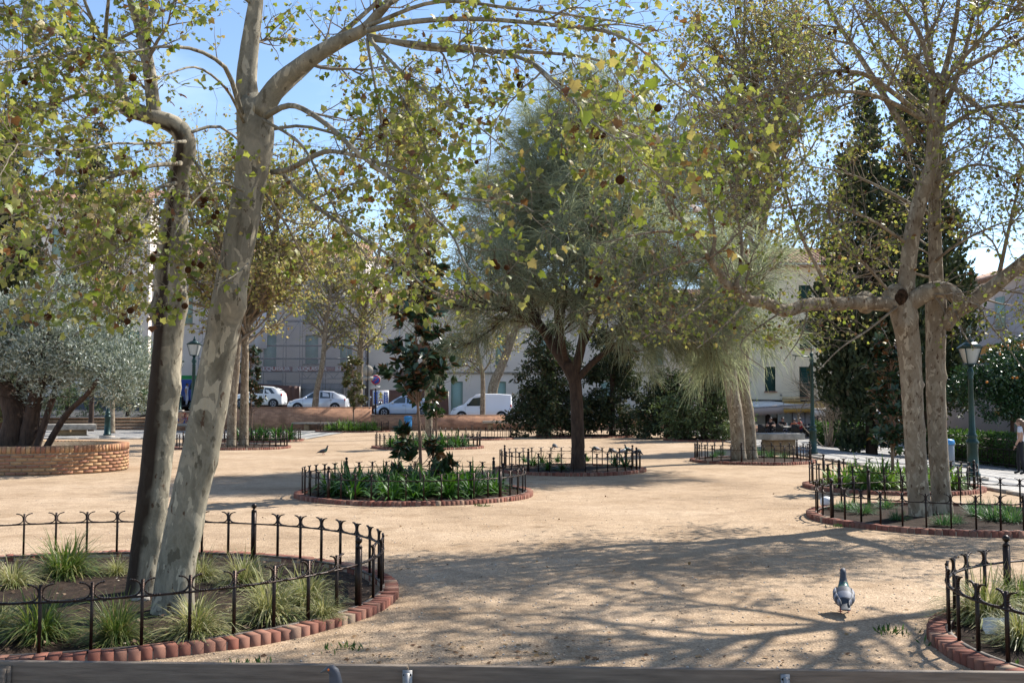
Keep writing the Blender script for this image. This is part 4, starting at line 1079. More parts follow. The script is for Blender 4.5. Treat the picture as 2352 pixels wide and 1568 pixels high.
# ------------------------------------------------------------------ the wispy fine-stranded tree
def wispy_tree():
    rng = np.random.default_rng(41)
    base = G(1327, 1076, .05); Y = base[1]
    t = thing('wispy_tree', 'wispy grey green tree of fine drooping strands on a dark furrowed trunk', 'tree', tuple(base))
    def L(rows): return limb3([(x, y, Y + dy, w) for x, y, dy, w in rows])
    mb = MB()
    tr = L([(1327, 1078, 0, 38), (1327, 1000, 0, 34), (1323, 900, 0, 33), (1316, 862, 0, 36), (1304, 835, 0, 38)])
    tr[0, 2] = .02
    trunk_tube(mb, tr, sides=16, rough=.08)
    mb.build('trunk', M['bark_dark'], t, o=base, smooth=True)
    limbs = [L(r_) for r_ in (
        [(1310, 850, 0, 34), (1284, 812, .1, 30), (1262, 780, .2, 26), (1240, 745, .3, 20), (1210, 690, .6, 14), (1170, 600, .9, 9)],
        [(1318, 865, 0, 26), (1334, 800, -.1, 24), (1342, 745, -.1, 20), (1350, 650, -.2, 14), (1352, 520, -.2, 9), (1345, 330, -.2, 5)],
        [(1325, 872, 0, 18), (1362, 832, -.1, 16), (1408, 795, -.2, 13), (1445, 768, -.4, 11), (1490, 700, -.6, 8), (1540, 600, -.8, 5)],
        [(1284, 812, .1, 22), (1282, 760, .2, 17), (1278, 700, .2, 14), (1270, 560, .3, 9), (1262, 380, .3, 5)],
        [(1262, 780, .2, 18), (1225, 740, -.3, 13), (1170, 715, -.9, 10), (1110, 690, -1.3, 6)],
        [(1335, 800, 0, 16), (1390, 700, .8, 12), (1440, 580, 1.3, 8), (1480, 450, 1.6, 4)],
        [(1300, 830, 0, 18), (1290, 760, -.8, 13), (1300, 660, -1.5, 9), (1310, 540, -1.9, 5)],
        [(1445, 768, -.4, 9), (1520, 720, -.5, 8), (1580, 700, -.6, 6), (1640, 720, -.6, 4)],
        [(1240, 745, .3, 13), (1200, 640, 1.2, 9), (1180, 500, 1.6, 5)],
        [(1345, 720, -.1, 12), (1400, 600, -.9, 8), (1440, 440, -1.2, 4)])]
    mb = MB(); L0 = []; R0 = []
    for c in limbs:
        p_, r_ = trunk_tube(mb, c, sides=9, step=.12, rough=.06, flare=0)
        s = spline(np.column_stack((p_, r_)), 12); L0.append(s[:, :3]); R0.append(s[:, 3])
    mb.build('limbs', M['bark_dark'], t, o=base, smooth=True)
    L0 = np.array(L0); R0 = np.array(R0)
    a1, r1 = grow(L0, R0, 260, (.25, 1), (.9, 2.5), (.25, 1.1), 9, (0, 0, .3), .3, rng, rmax=.02, rmin=.006)
    a2, r2 = grow(a1, r1, 2200, (.25, 1), (.4, 1.1), (.3, 1.0), 6, (0, 0, -.1), .35, rng, rmul=.6, rmax=.008, rmin=.004)
    mb = MB(); batch_tubes(mb, a1, r1, 5); batch_tubes(mb, a2, r2, 3)
    mb.build('branches', M['bark_dark'], t, o=base)
    # strands: narrow drooping ribbons
    def strands(par, n, ln, trop, wd, rg=(.1, 1)):
        mb = MB()
        c, _ = grow(par, np.full(par.shape[:2], .003), n, rg, ln, (.25, 1.0), 5, trop, .25, rng)
        side = unit(np.cross(unit(np.gradient(c, axis=1)), rng.normal(size=(n, 1, 3))))
        w = wd * np.linspace(1, .3, 5)[None, :, None] / 2
        v = np.stack((c - side * w, c + side * w), 2).reshape(-1, 3)
        k = np.arange(n)[:, None, None] * 10 + np.arange(4)[None, :, None] * 2
        f = np.concatenate((k, k + 1, k + 3, k + 2), 2).reshape(-1, 4)
        mb.add(v, f); return mb
    k = rng.uniform(size=len(a2)) < .75
    strands(np.concatenate([a2]), 62000, (.35, 1.0), (0, 0, -1.5), .0135).build('crown', M['leaf_wispy'], t, o=base)
    low = a1[a1[..., 2].max(1) < Z(620, Y)]
    if len(low) > 3:
        strands(low, 5000, (.3, .7), (0, 0, -1.2), .011).build('dry_twigs', M['leaf_wispy_dry'], t, o=base)
    # hanging curtain on the right side
    hang = []
    for _ in range(110):
        x = 1440 + 245 * rng.uniform() ** .8; y = rng.uniform(560, 800) + max(0, 1540 - x) * .25
        p0 = P(x, y, Y + rng.uniform(-1.5, 1.2)); s_ = rng.uniform(.5, 1.1)
        hang.append(spline([p0, p0 + rng.normal(size=3) * (.2, .2, .06) + (.16 * s_, 0, -.08 * s_), p0 + rng.normal(size=3) * (.25, .25, .12) + (.30 * s_, 0, -.5 * s_)], 6))
    strands(np.array(hang), 11000, (.25, .7), (0, 0, -2.0), .011, (0, 1)).build('hanging_fringe', M['leaf_wispy'], t, o=base)
wispy_tree()

# ------------------------------------------------------------------ clumped foliage: olive, conifers, orange, hedges
def clumped(centres, radii, n, tmpl, size, rng, up=.3, shell=.55, k_leaf=1, spread=.12, droop=0.0):
    """sprays scattered through overlapping clumps, pointing outwards"""
    centres = np.asarray(centres); radii = np.asarray(radii)
    w = radii.reshape(len(radii), -1).mean(1) ** 2
    i = rng.choice(len(centres), n, p=w / w.sum())
    d = unit(rng.normal(size=(n, 3)))
    rr = (shell + (1 - shell) * rng.uniform(size=n) ** .5)
    pos = centres[i] + d * rr[:, None] * (radii[i] if radii.ndim == 2 else radii[i][:, None])
    mb = MB()
    for k in range(k_leaf):
        ax = unit(d * .8 + rng.normal(size=(n, 3)) * .55 + np.array((0, 0, up - droop)))
        place(mb, tmpl, pos + rng.normal(size=(n, 3)) * spread * (k > 0), ax, rng.normal(size=(n, 3)), rng.uniform(*size, n))
    return mb
def ellipsoid_centres(c, r, n, rng, fill=.35):
    d = unit(rng.normal(size=(n, 3)))
    q = fill + (1 - fill) * rng.uniform(size=n)
    return np.asarray(c) + d * q[:, None] * np.asarray(r)
def olive():
    rng = np.random.default_rng(51)
    c = np.array((X(85, 26.0), 26.0, 0.0))
    t = thing('olive_tree', 'silver leaved olive tree growing in the round brick planter', 'tree', (c[0], c[1], .55))
    mb = MB()
    for rows in ([(20, 1012, 26, 60), (30, 960, 26, 52), (15, 900, 26.1, 44), (-30, 830, 26.3, 30), (-80, 740, 26.4, 16)],
                 [(62, 1012, 26, 44), (72, 960, 25.9, 40), (85, 900, 25.8, 34), (95, 830, 25.6, 26), (120, 730, 25.6, 14)],
                 [(102, 1010, 25.9, 17), (150, 955, 25.6, 15), (200, 905, 25.2, 12), (240, 850, 25, 8)],
                 [(40, 1012, 26, 40), (45, 930, 26.3, 34), (55, 850, 26.8, 24), (60, 740, 27.2, 12)],
                 [(85, 900, 25.8, 18), (150, 840, 26, 14), (220, 780, 26.2, 9)]):
        cc = limb3(rows); cc[0, 2] = .5
        trunk_tube(mb, cc, sides=12, step=.08, rough=.12, flare=.1)
    mb.build('trunk', M['bark_dark'], t, o=(c[0], c[1], .55), smooth=True)
    cen = np.concatenate((ellipsoid_centres(P(105, 775, 26), (2.35, 1.9, 1.55), 70, rng, .45),
                          ellipsoid_centres(P(-60, 740, 26), (1.6, 1.6, 1.5), 26, rng, .4),
                          ellipsoid_centres(P(270, 860, 25.6), (.7, 1.0, .6), 14, rng, .3)))
    clumped(cen, rng.uniform(.38, .72, len(cen)), 7000, LEAF_NARROW, (.08, .14), rng, up=.5, k_leaf=9, spread=.055).build('crown', M['leaf_olive'], t, o=(c[0], c[1], .55))
    tw, tr = grow(np.array([spline([P(60, 930, 26), P(105, 775, 26)], 6)]), np.full((1, 6), .03), 160, (0, 1), (1.0, 2.6), (.3, 1.4), 8, (0, 0, .1), .4, rng, rmul=.5, rmin=.008)
    mb = MB(); batch_tubes(mb, tw, tr, 4); mb.build('branches', M['bark_dark'], t, o=(c[0], c[1], .55))
olive()
def conifer(label, base, cen, rad, n, size, m, seed, tmpl=SPRAY, up=.4, k=2, trunk_r=.16, h=3.0, name='conifer', cat='tree', droop=0.0, group=None, bark='bark_dark', spread=.1, shell=.55):
    rng = np.random.default_rng(seed)
    t = thing(name, label, cat, tuple(base), group=group)
    mb = MB(); b = np.asarray(base, float)
    trunk_tube(mb, [(*b, trunk_r), (*(b + (0, 0, h * .5)), trunk_r * .8), (*(b + (.05, 0, h)), trunk_r * .45)], sides=12, step=.15, rough=.06)
    mb.build('trunk', M[bark], t, o=base, smooth=True)
    clumped(cen, rad, n, tmpl, size, rng, up, k_leaf=k, droop=droop, spread=spread, shell=shell).build('crown', M[m], t, o=base)
    par = np.array([spline([b + (0, 0, h * .3), b + (0, 0, h)], 6)])
    return t
def column(x, y, z0, h, w, n, rng, sharp=1.6):
    u = rng.uniform(size=n) ** .85
    r_ = w * np.minimum(1, (1 - u) * sharp) ** .8 * np.minimum(1, .45 + u * 2.2)
    a = rng.uniform(0, 2 * PI, n); q = np.sqrt(rng.uniform(.25, 1, n))
    return np.stack((x + np.cos(a) * r_ * q, y + np.sin(a) * r_ * q, z0 + u * h), 1), .16 + r_ * .28
rg = np.random.default_rng(61)
cx_, cy_ = X(1998, 40), 40
c_, r_ = column(cx_, cy_, -.1, Z(190, 40) - .3, 2.0, 170, rg)
conifer('tall dark cypress with the lower pointed tip, behind the twin pale trunks', (cx_, cy_, -.35), c_, r_, 9500, (.18, .34), 'leaf_cypress', 62, up=1.3, h=9, trunk_r=.22, name='cypress', group='tall cypresses', spread=.14)
cx_, cy_ = X(2116, 42), 42
c_, r_ = column(cx_, cy_, -.1, Z(105, 42) - .3, 2.05, 190, rg)
conifer('tallest dark cypress, rising directly between the twin pale trunks', (cx_, cy_, -.4), c_, r_, 10500, (.18, .34), 'leaf_cypress', 63, up=1.3, h=10, trunk_r=.24, name='cypress', group='tall cypresses', spread=.14)
cx_, cy_ = X(5, 44), 44
c_, r_ = column(cx_, cy_, .9, Z(230, 44) - 1.2, 1.3, 120, rg)
conifer('dark cypress at the frame edge behind the silver olive', (cx_, cy_, 0), c_, r_, 7000, (.18, .36), 'leaf_cypress', 64, up=1.0, h=8, name='cypress', group='tall cypresses', spread=.16)
cx_, cy_ = X(212, 62), 62
c_, r_ = column(cx_, cy_, 2, Z(255, 62) - 3, 1.7, 80, rg)
conifer('blue green conifer tip far behind the olive', (cx_, cy_, .0), c_, r_, 5000, (.25, .45), 'leaf_cypress', 65, up=.2, h=9, name='conifer', spread=.2)
cx_, cy_ = X(1935, 57), 57
c_, r_ = column(cx_, cy_, .1, 2.6, .75, 40, rg, 2.4)
conifer('small clipped cypress standing beside the cafe hedge', (cx_, cy_, -.45), c_, r_, 2600, (.16, .3), 'leaf_cypress', 66, up=1.2, h=2.4, trunk_r=.1, name='cypress', spread=.1)
# bushy conifers behind the wispy tree: drooping boughs to the ground
def boughs(bx, by, z0, n, rng, rmax, ztop):
    h = z0 + (ztop - z0) * rng.uniform(.02, 1, n) ** .9; a = rng.uniform(0, 2 * PI, n)
    L = rmax * (1 - .75 * (h - z0) / (ztop - z0)) ** .7 * rng.uniform(.55, 1.15, n)
    d = np.stack((np.cos(a), np.sin(a), 0 * a), 1); s0 = np.stack((bx + 0 * a, by + 0 * a, h), 1)
    out = np.zeros((n, 7, 3)); dz = rng.uniform(-.1, .35, n)
    for k in range(7):
        u = k / 6; out[:, k] = s0 + d * (L * u)[:, None]; out[:, k, 2] += L * (dz * u - .45 * u * u) ; out[:, k] += rng.normal(size=(n, 3)) * .05 * u
    out[..., 2] = np.maximum(out[..., 2], .12); return out
def bushy(label, vx, Y, rmax, vtop, seed, nb, brown, z0=.3, spray=26):
    rng = np.random.default_rng(seed); bx = X(vx, Y); zt = Z(vtop, Y); b = (bx, Y, .05)
    t = thing('conifer', label, 'tree', b, group='bushy conifers behind the wispy tree')
    mb = MB(); trunk_tube(mb, [(bx, Y, .03, .17), (bx + .05, Y, zt * .5, .13), (bx, Y, zt * .93, .04)], sides=12, step=.15); mb.build('trunk', M['bark_dark'], t, o=b, smooth=True)
    P0 = boughs(bx, Y, z0, nb, rng, rmax, zt); r0 = np.full(P0.shape[:2], .018) * np.linspace(1.5, .3, 7)[None]
    a2, r2 = grow(P0, r0, nb * 9, (.25, 1), (.25, .6), (.4, 1.2), 5, (0, 0, -.5), .35, rng, rmax=.008, rmin=.004)
    mb = MB(); batch_tubes(mb, P0, r0, 4); batch_tubes(mb, a2, r2, 3); mb.build('branches', M['bark_dark'], t, o=b)
    mb = MB(); leaves_on(mb, a2, nb * spray * 6, SPRAY, (.10, .26), rng, up=.3, droop=.5); leaves_on(mb, P0, nb * spray * 2, SPRAY, (.10, .26), rng, up=.3, droop=.4)
    mb.build('crown', M['leaf_dark'], t, o=b)
    if brown:
        mb = MB(); leaves_on(mb, a2, nb * 14, SPRAY, (.08, .2), rng, droop=.8); mb.build('brown_sprays', M['leaf_brown'], t, o=b)
M['leaf_brown'] = leaf_mat('brown_dead_spray', [(0, (.06, .035, .02)), (1, (.14, .075, .04))], .1)
bushy('dark bushy conifer with brown tinged sprays beside the white van', 1258, 51.5, 2.35, 745, 67, 95, True)
bushy('dark green conifer with grey hanging sprays right of the wispy tree trunk', 1405, 52.3, 2.0, 740, 68, 85, False)
bushy('low dark conifer bough mass at the foot of the wispy fringe', 1530, 50, 1.9, 850, 69, 60, False)
def cedar(label, bx, by, rows, seed, z=0.05, sz=1.0):
    rng = np.random.default_rng(seed)
    t = thing('cedar', label, 'tree', (bx, by, z))
    mb = MB(); trunk_tube(mb, [(bx, by, z, .17), (bx, by, z + 3, .12), (bx + .1, by, z + 5.5, .05)], sides=12, step=.2)
    mb.build('trunk', M['bark_dark'], t, o=(bx, by, z), smooth=True)
    P0 = []; 
    for _ in range(rows):
        h = rng.uniform(.5, 5.2); a = rng.uniform(0, 2 * PI); L = sz * rng.uniform(1.4, 3.2) * (1 - (h - .5) / 8)
        s = np.array((bx, by, z + h)); d = np.array((math.cos(a), math.sin(a), .2))
        P0.append(spline([s, s + d * L * .5 + (0, 0, .12), s + d * L + (0, 0, -.3 - .25 * L)], 9))
    P0 = np.array(P0); r0 = np.full(P0.shape[:2], .02) * np.linspace(1.6, .3, 9)[None]
    a2, r2 = grow(P0, r0, rows * 16, (.2, 1), (.3, .9), (.6, 1.4), 6, (0, 0, -.7), .3, rng, rmin=.004, rmax=.01)
    mb = MB(); batch_tubes(mb, P0, r0, 5); batch_tubes(mb, a2, r2, 3); mb.build('branches', M['bark_dark'], t, o=(bx, by, z))
    mb = MB(); leaves_on(mb, a2, rows * 230, SPRAY, (.10, .19), rng, up=.9, droop=.3); leaves_on(mb, P0, rows * 40, SPRAY, (.1, .19), rng)
    mb.build('crown', M['leaf_cedar'], t, o=(bx, by, z))
cedar('green cedar with drooping feathery boughs behind the wispy tree fringe', 9.0, 46.8, 46, 71, .05, .8)
cedar('green cedar partly hidden by the wispy fringe near the twin mottled trunks', X(1640, 48), 48, 34, 74, .05, .55)
cedar('feathery light green shrub cedar on top of the brick steps, left of the lamp', X(150, 69), 69.5, 30, 72, .85)
cedar('feathery light green shrub cedar on top of the brick steps, right of the lamp', X(290, 69), 69.5, 34, 73, .85)
# orange tree, bare shrub, hedges on the right
b_ = (X(2321, 35.5), 35.5, -.42)
cen = np.concatenate([ellipsoid_centres(P(2330, 870, 35.5), (1.9, 1.6, 1.25), 60, rg, .4)])
ot = conifer('glossy dark orange tree with a few fruits behind the hedge', b_, cen, rg.uniform(.4, .65, len(cen)), 7000, (.09, .15), 'leaf_orange', 75, tmpl=LEAF_OVAL, up=-.1, k=3, trunk_r=.09, h=2.2, name='orange_tree', spread=.1)
om = mat('orange_fruit_skin', (.65, .2, .02), .5)
for k in range(8):
    q = P(rg.uniform(2225, 2360), rg.uniform(780, 880), 34.0 + rg.uniform(-.1, .3))
    MB().sphere(q, .045, 10, 8).build('orange_fruit', om, ot, o=b_, smooth=True)
def hedge(label, x, y0, y1, h, w, n, seed, zb=-.45):
    rng = np.random.default_rng(seed)
    t = thing('hedge', label, 'hedge', (x, y0, zb), group='clipped hedges along the right path')
    mb = MB(); mb.box((x, (y0 + y1) / 2, zb + h * .42), (w * .62, (y1 - y0) * .97, h * .84))
    mb.build('stems', M['bark_dark'], t, o=(x, y0, zb))
    side = rng.uniform(size=n); u = rng.uniform(y0, y1, n); pos = np.zeros((n, 3)); d = np.zeros((n, 3))
    top = side < .3; frt = (side >= .3) & (side < .78); end = side >= .78
    pos[:, 1] = u
    pos[top, 0] = x + rng.uniform(-w / 2, w / 2, top.sum()); pos[top, 2] = h; d[top, 2] = 1
    pos[frt, 0] = x - w / 2; pos[frt, 2] = rng.uniform(.03, h, frt.sum()); d[frt, 0] = -1
    pos[end, 0] = x + rng.uniform(-w / 2, w / 2, end.sum()); pos[end, 1] = y0; pos[end, 2] = rng.uniform(.03, h, end.sum()); d[end, 1] = -1
    pos += rng.normal(size=(n, 3)) * .045 + d * (.05 * wob(pos * (1, 1, 1), 3.0))[:, None]
    pos[:, 2] += zb
    mb = MB(); place(mb, LEAF_OVAL, pos, unit(d + rng.normal(size=(n, 3)) * .6), rng.normal(size=(n, 3)), rng.uniform(.07, .12, n))
    mb.build('foliage', M['leaf_hedge'], t, o=(x, y0, zb))
    return t
hedge('clipped green hedge beside the woman in the white top', 17.6, 30.5, 41.5, 1.05, 1.3, 9000, 81)
hedge('clipped green hedge beside the cafe tables, left of the bench sitter', 16.6, 48, 53, 1.15, 1.3, 6000, 82)
def bare_shrub():
    rng = np.random.default_rng(83); b = np.array((X(1900, 48), 48, -.45))
    t = thing('bare_shrub', 'leafless twiggy shrub behind the hedge near the cypresses', 'shrub', tuple(b))
    s = np.array([spline([b + rng.normal(size=3) * .1, b + (rng.normal() * .5, rng.normal() * .5, 1.6), b + (rng.normal() * 1.0 - .5, rng.normal() * 1.0, 3.2)], 8) for _ in range(16)])
    r0 = np.full(s.shape[:2], .03) * np.linspace(1, .3, 8)[None]
    a, r1 = grow(s, r0, 260, (.3, 1), (.6, 1.5), (.3, .9), 7, (0, 0, .1), .3, rng, rmin=.007, rmax=.012)
    mb = MB(); batch_tubes(mb, s, r0, 5); mb.build('stem', M['bark_twig'], t, o=b)
    mb = MB(); batch_tubes(mb, a, r1, 3); mb.build('twigs', M['bark_twig'], t, o=b)
bare_shrub()

# ------------------------------------------------------------------ magnolias
def magnolia(label, rows, w, seed, n1, nleaf, size, l1=(.35, .8), m='leaf_magnolia', bark=None, z0=.05, group='young magnolias', side=None, trange=(.25, 1)):
    rng = np.random.default_rng(seed)
    p_ = np.array(pv(rows)); p_[0, 2] = z0; base = p_[0].copy()
    t = thing('magnolia', label, 'tree', tuple(base), group=group)
    mb = MB(); c = np.column_stack((p_, np.linspace(w, w * .25, len(p_))))
    tp, tr = trunk_tube(mb, c, sides=10, step=.08, rough=.05, flare=.2)
    mb.build('trunk', bark or M['magnolia_bark'], t, o=base, smooth=True)
    s = spline(np.column_stack((tp, tr)), 16)
    a1, r1 = grow(s[None, :, :3], s[None, :, 3], n1, trange, l1, (.5, 1.1), 7, (0, 0, .5), .25, rng, rmax=.014, rmin=.005)
    if side is not None:
        a1s = np.array(side); r1 = np.concatenate((r1, np.full((len(a1s), 7), .008))); a1 = np.concatenate((a1, a1s))
    mb = MB(); batch_tubes(mb, a1, r1, 5); mb.build('branches', bark or M['magnolia_bark'], t, o=base)
    # leaves in whorls at the branch ends
    mb = MB(); nw = nleaf // 8
    wt = np.ones(len(a1)); wt[len(a1) - (0 if side is None else len(side)):] = 2.2
    i = rng.choice(len(a1), nw, p=wt / wt.sum()); q, tg = at(a1, i, rng.uniform(.35, 1, nw) ** .6)
    for k in range(8):
        d = unit(tg * rng.uniform(.2, 1.0, (nw, 1)) + perp(tg, rng) * .9)
        place(mb, LEAF_OVAL_WIDE, q + d * .02, d, unit(tg + rng.normal(size=(nw, 3)) * .4), rng.uniform(*size, nw))
    mb.build('crown', M[m], t, o=base)
LEAF_OVAL_WIDE = (LEAF_OVAL[0] * (1.05, 1, 1.6), LEAF_OVAL[1])
M['magnolia_bark'] = mat('brown_magnolia_bark', (.22, .14, .095), .8, var=(.13, .08, .055), scale=8)
Ym = 19.4
def sb(x0, y0, x1, y1, dy=0.0):
    return spline([P(x0, y0, Ym), P((x0 + x1) / 2, (y0 + y1) / 2 + 12, Ym + dy / 2), P(x1, y1, Ym + dy)], 7)
magnolia('young magnolia with bronze backed leaves in the strap leaf bed', [(968, 1100, Ym), (964, 1000, Ym), (958, 900, Ym), (956, 800, Ym), (955, 700, Ym), (953, 625, Ym)], .034, 91, 74, 3300, (.11, .23),
         l1=(.3, .75), trange=(.36, .97), side=[sb(960, 940, 912, 1045, -.3), sb(962, 960, 1005, 1040, -.3), sb(963, 1000, 1010, 1075, .2), sb(958, 900, 895, 790), sb(958, 920, 1010, 900), sb(962, 1050, 930, 1095, .3), sb(957, 880, 880, 850, .2), sb(957, 860, 1040, 830, .3), sb(964, 1010, 925, 985, -.2), sb(966, 1070, 1000, 1010, -.2), sb(966, 1080, 940, 1040, .1), sb(965, 1060, 905, 1080, -.1), sb(966, 1075, 1035, 1060, .1)])
magnolia('dark magnolia with a hanging crown beyond the young magnolia', [(1003, 1022, 38.6), (1002, 960, 38.6), (1004, 880, 38.6), (1002, 815, 38.6)], .045, 92, 60, 2000, (.14, .22), l1=(.4, .9), m='leaf_orange')
magnolia('thin olive green magnolia in the far bed against the brick wall', [(812, 1002, 61.3), (812, 950, 61.3), (813, 890, 61.3), (808, 838, 61.3)], .05, 93, 60, 1500, (.16, .26), l1=(.5, 1.2), m='leaf_light_magnolia')
magnolia('dark magnolia behind the twin slim plane trunks', [(577, 1000, 46), (577, 950, 46), (575, 880, 46), (575, 815, 46)], .05, 94, 50, 1300, (.15, .24), l1=(.4, .9))
magnolia('dark glossy magnolia in the bed behind the twin pale trunks', [(2052, 1120, 20.6), (2050, 1050, 20.6), (2048, 950, 20.6), (2046, 850, 20.6), (2044, 790, 20.6)], .04, 95, 90, 2600, (.1, .18), l1=(.3, .62), trange=(.18, 1))
# ------------------------------------------------------------------ grass tufts and strap-leaved clumps
M['sedge'] = leaf_mat('variegated_sedge_blade', [(0, (.10, .13, .03)), (.3, (.20, .22, .07)), (.55, (.36, .35, .16)), (.8, (.46, .43, .24)), (1, (.25, .2, .1))], .3, (1.1, 1.1, .8))
M['sedge_green'] = leaf_mat('green_sedge_blade', [(0, (.04, .075, .015)), (.5, (.085, .13, .03)), (.85, (.2, .21, .07)), (1, (.25, .17, .09))], .3)
M['blue_grass'] = leaf_mat('blue_green_grass_blade', [(0, (.03, .085, .04)), (.6, (.06, .13, .06)), (1, (.13, .18, .07))], .3)
M['strap'] = leaf_mat('dark_strap_leaf', [(0, (.018, .055, .010)), (.6, (.04, .10, .016)), (.9, (.07, .15, .025)), (1, (.14, .2, .05))], .25, (1.2, 1.35, .6), rough=.5, spec=.3)
M['strap_light'] = leaf_mat('light_strap_leaf', [(0, (.06, .13, .02)), (.6, (.13, .22, .04)), (1, (.24, .3, .09))], .3, (1.2, 1.3, .6), rough=.5, spec=.3)
def blades(n, length, width, lean, rng, sag, base_r, K=6, tip=.12):
    a = rng.uniform(0, 2 * PI, n); L = rng.uniform(*length, n); ln = rng.uniform(*lean, n)
    d = np.stack((np.cos(a) * np.sin(ln), np.sin(a) * np.sin(ln), np.cos(ln)), 1)
    p = np.zeros((n, K, 3)); rr = base_r * np.sqrt(rng.uniform(size=n))
    p[:, 0] = np.stack((np.cos(a + rng.normal(size=n) * .5) * rr, np.sin(a + rng.normal(size=n) * .5) * rr, 0 * a), 1)
    g = rng.uniform(*sag, n)[:, None]
    for k in range(1, K):
        p[:, k] = p[:, k - 1] + d * (L / (K - 1))[:, None]
        d = unit(d + np.array((0, 0, -1)) * g / (K - 1) + rng.normal(size=(n, 3)) * .04)
    p[..., 2] = np.maximum(p[..., 2], .01)
    side = np.stack((-np.sin(a), np.cos(a), 0 * a), 1)[:, None] + rng.normal(size=(n, 1, 3)) * .15
    prof = np.interp(np.linspace(0, 1, K), [0, .3, .75, 1], [.8, 1, .75, tip])[None, :, None]
    w = rng.uniform(.75, 1.2, (n, 1, 1)) * width / 2 * prof
    v = np.stack((p - side * w, p + side * w), 2).reshape(-1, 3)
    k = np.arange(n)[:, None, None] * 2 * K + np.arange(K - 1)[None, :, None] * 2
    f = np.concatenate((k, k + 1, k + 3, k + 2), 2).reshape(-1, 4)
    return MB().add(v, f)
def kindset(name, m, n, length, width, lean, sag, base_r, seeds):
    out = []
    for s in seeds:
        ob = blades(n, length, width, lean, np.random.default_rng(s), sag, base_r).build(name, M[m], smooth=True)
        out.append(ob)
    return out
def putp(protos, k, x, y, z, s, label, cat, group, rng=random):
    c = protos[k % len(protos)].copy(); COL.objects.link(c)
    c.location = (x, y, z); c.rotation_euler = (0, 0, rng.uniform(0, 6.28)); c.scale = (s, s, s * rng.uniform(.9, 1.1))
    return tag(c, label, cat, group)
SED = kindset('sedge_tuft', 'sedge', 620, (.22, .44), .007, (.1, 1.45), (1.1, 2.8), .08, (1, 2, 3))
SEG = kindset('sedge_tuft', 'sedge_green', 620, (.24, .46), .007, (.1, 1.4), (1.0, 2.6), .09, (4, 5))
BLG = kindset('grass_tuft', 'blue_grass', 220, (.10, .24), .007, (.1, 1.3), (.3, 1.4), .10, (6, 7, 8))
STR = kindset('strap_clump', 'strap', 54, (.34, .64), .040, (.1, 1.2), (1.0, 2.9), .08, (9, 10, 11, 12))
STL = kindset('strap_clump', 'strap_light', 54, (.34, .6), .040, (.1, 1.2), (1.0, 2.9), .08, (13, 14))
gr = 'sedge tufts in the near beds'
for k, (vx, vy, s, kind, lab) in enumerate([
    (150, 1325, 1.3, SEG, 'big dark green grass tuft at the far left of the leaning planes'),
    (268, 1322, .62, SED, 'small pale sedge tuft tucked behind the stained leaning trunk'),
    (28, 1352, .85, SED, 'pale brownish sedge tuft at the left frame edge under the far rail'),
    (462, 1332, .85, SED, 'sedge tuft just right of the smooth leaning trunk, farthest back'),
    (560, 1345, 1.0, SED, 'pale sedge tuft below the tall fence post at the back'),
    (705, 1388, 1.05, SED, 'pale sedge tuft nearest the fence post at the right end'),
    (618, 1420, 1.1, SED, 'widest yellowish sedge tuft in the front right of the bed'),
    (450, 1458, .98, SED, 'pale yellow sedge tuft before the smooth leaning trunk'),
    (265, 1470, .85, SEG, 'low green sedge tuft before the stained leaning trunk'),
    (92, 1462, 1.0, SEG, 'tall mixed green sedge tuft by the near rail at the left'),
    (-10, 1450, .8, SED, 'sedge tuft cut by the left frame edge near the front rail'),
    (742, 1420, .6, SED, 'small sedge tuft squeezed against the right end of the fence')]):
    g_ = G(vx, vy, .05); putp(kind, k, g_[0], g_[1], .055, s, lab, 'sedge tuft', gr)
for k, (vx, vy, s, kind, lab) in enumerate([
    (2262, 1420, 1.25, SED, 'large arching sedge tuft beside the white litter'),
    (2345, 1395, .9, SEG, 'green sedge tuft at the frame edge behind the black fence post'),
    (2350, 1478, .85, SED, 'sedge tuft cut by the frame edge below the white litter')]):
    g_ = G(vx, vy, .05); putp(kind, k, g_[0], g_[1], .055, s, lab, 'sedge tuft', gr)
for k, (vx, vy, s) in enumerate([(1950, 1172, 1.1), (1985, 1180, 1.2), (2035, 1168, 1.1), (2165, 1207, 1.0), (2195, 1202, .8), (2250, 1188, 1.3), (2285, 1196, 1.5), (2325, 1200, 1.4), (2240, 1175, 1.0), (2060, 1195, .9), (1925, 1168, .8), (2310, 1182, 1.1)]):
    g_ = G(vx, vy, .05); putp(BLG, k, g_[0], g_[1], .055, s, 'short blue green grass tuft in the bed of the twin pale trunks', 'grass tuft', 'blue green grass tufts under the twin trunks')
for k, (vx, vy, s) in enumerate([(1222, 1070, 1.2), (1245, 1066, 1.0), (1258, 1080, 1.1), (1280, 1062, .9), (1292, 1080, .9), (1412, 1070, 1.2), (1436, 1072, 1.3), (1350, 1060, .8), (1205, 1062, 1.0)]):
    g_ = G(vx, vy, .05); putp(STR, k, g_[0], g_[1], .055, s * .62, 'small strap leaved clump under the wispy tree', 'strap-leaf clump', 'strap-leaf clumps under the wispy tree')
for k, (vx, vy, s) in enumerate([(1640, 1050, 1.0), (1655, 1046, 1.3), (1740, 1046, 1.4), (1768, 1050, 1.4), (1800, 1052, 1.1)]):
    g_ = G(vx, vy, .05); putp(BLG, k, g_[0], g_[1], .055, s, 'short green grass tuft below the twin mottled trunks', 'grass tuft', 'grass tufts under the mottled trunks')
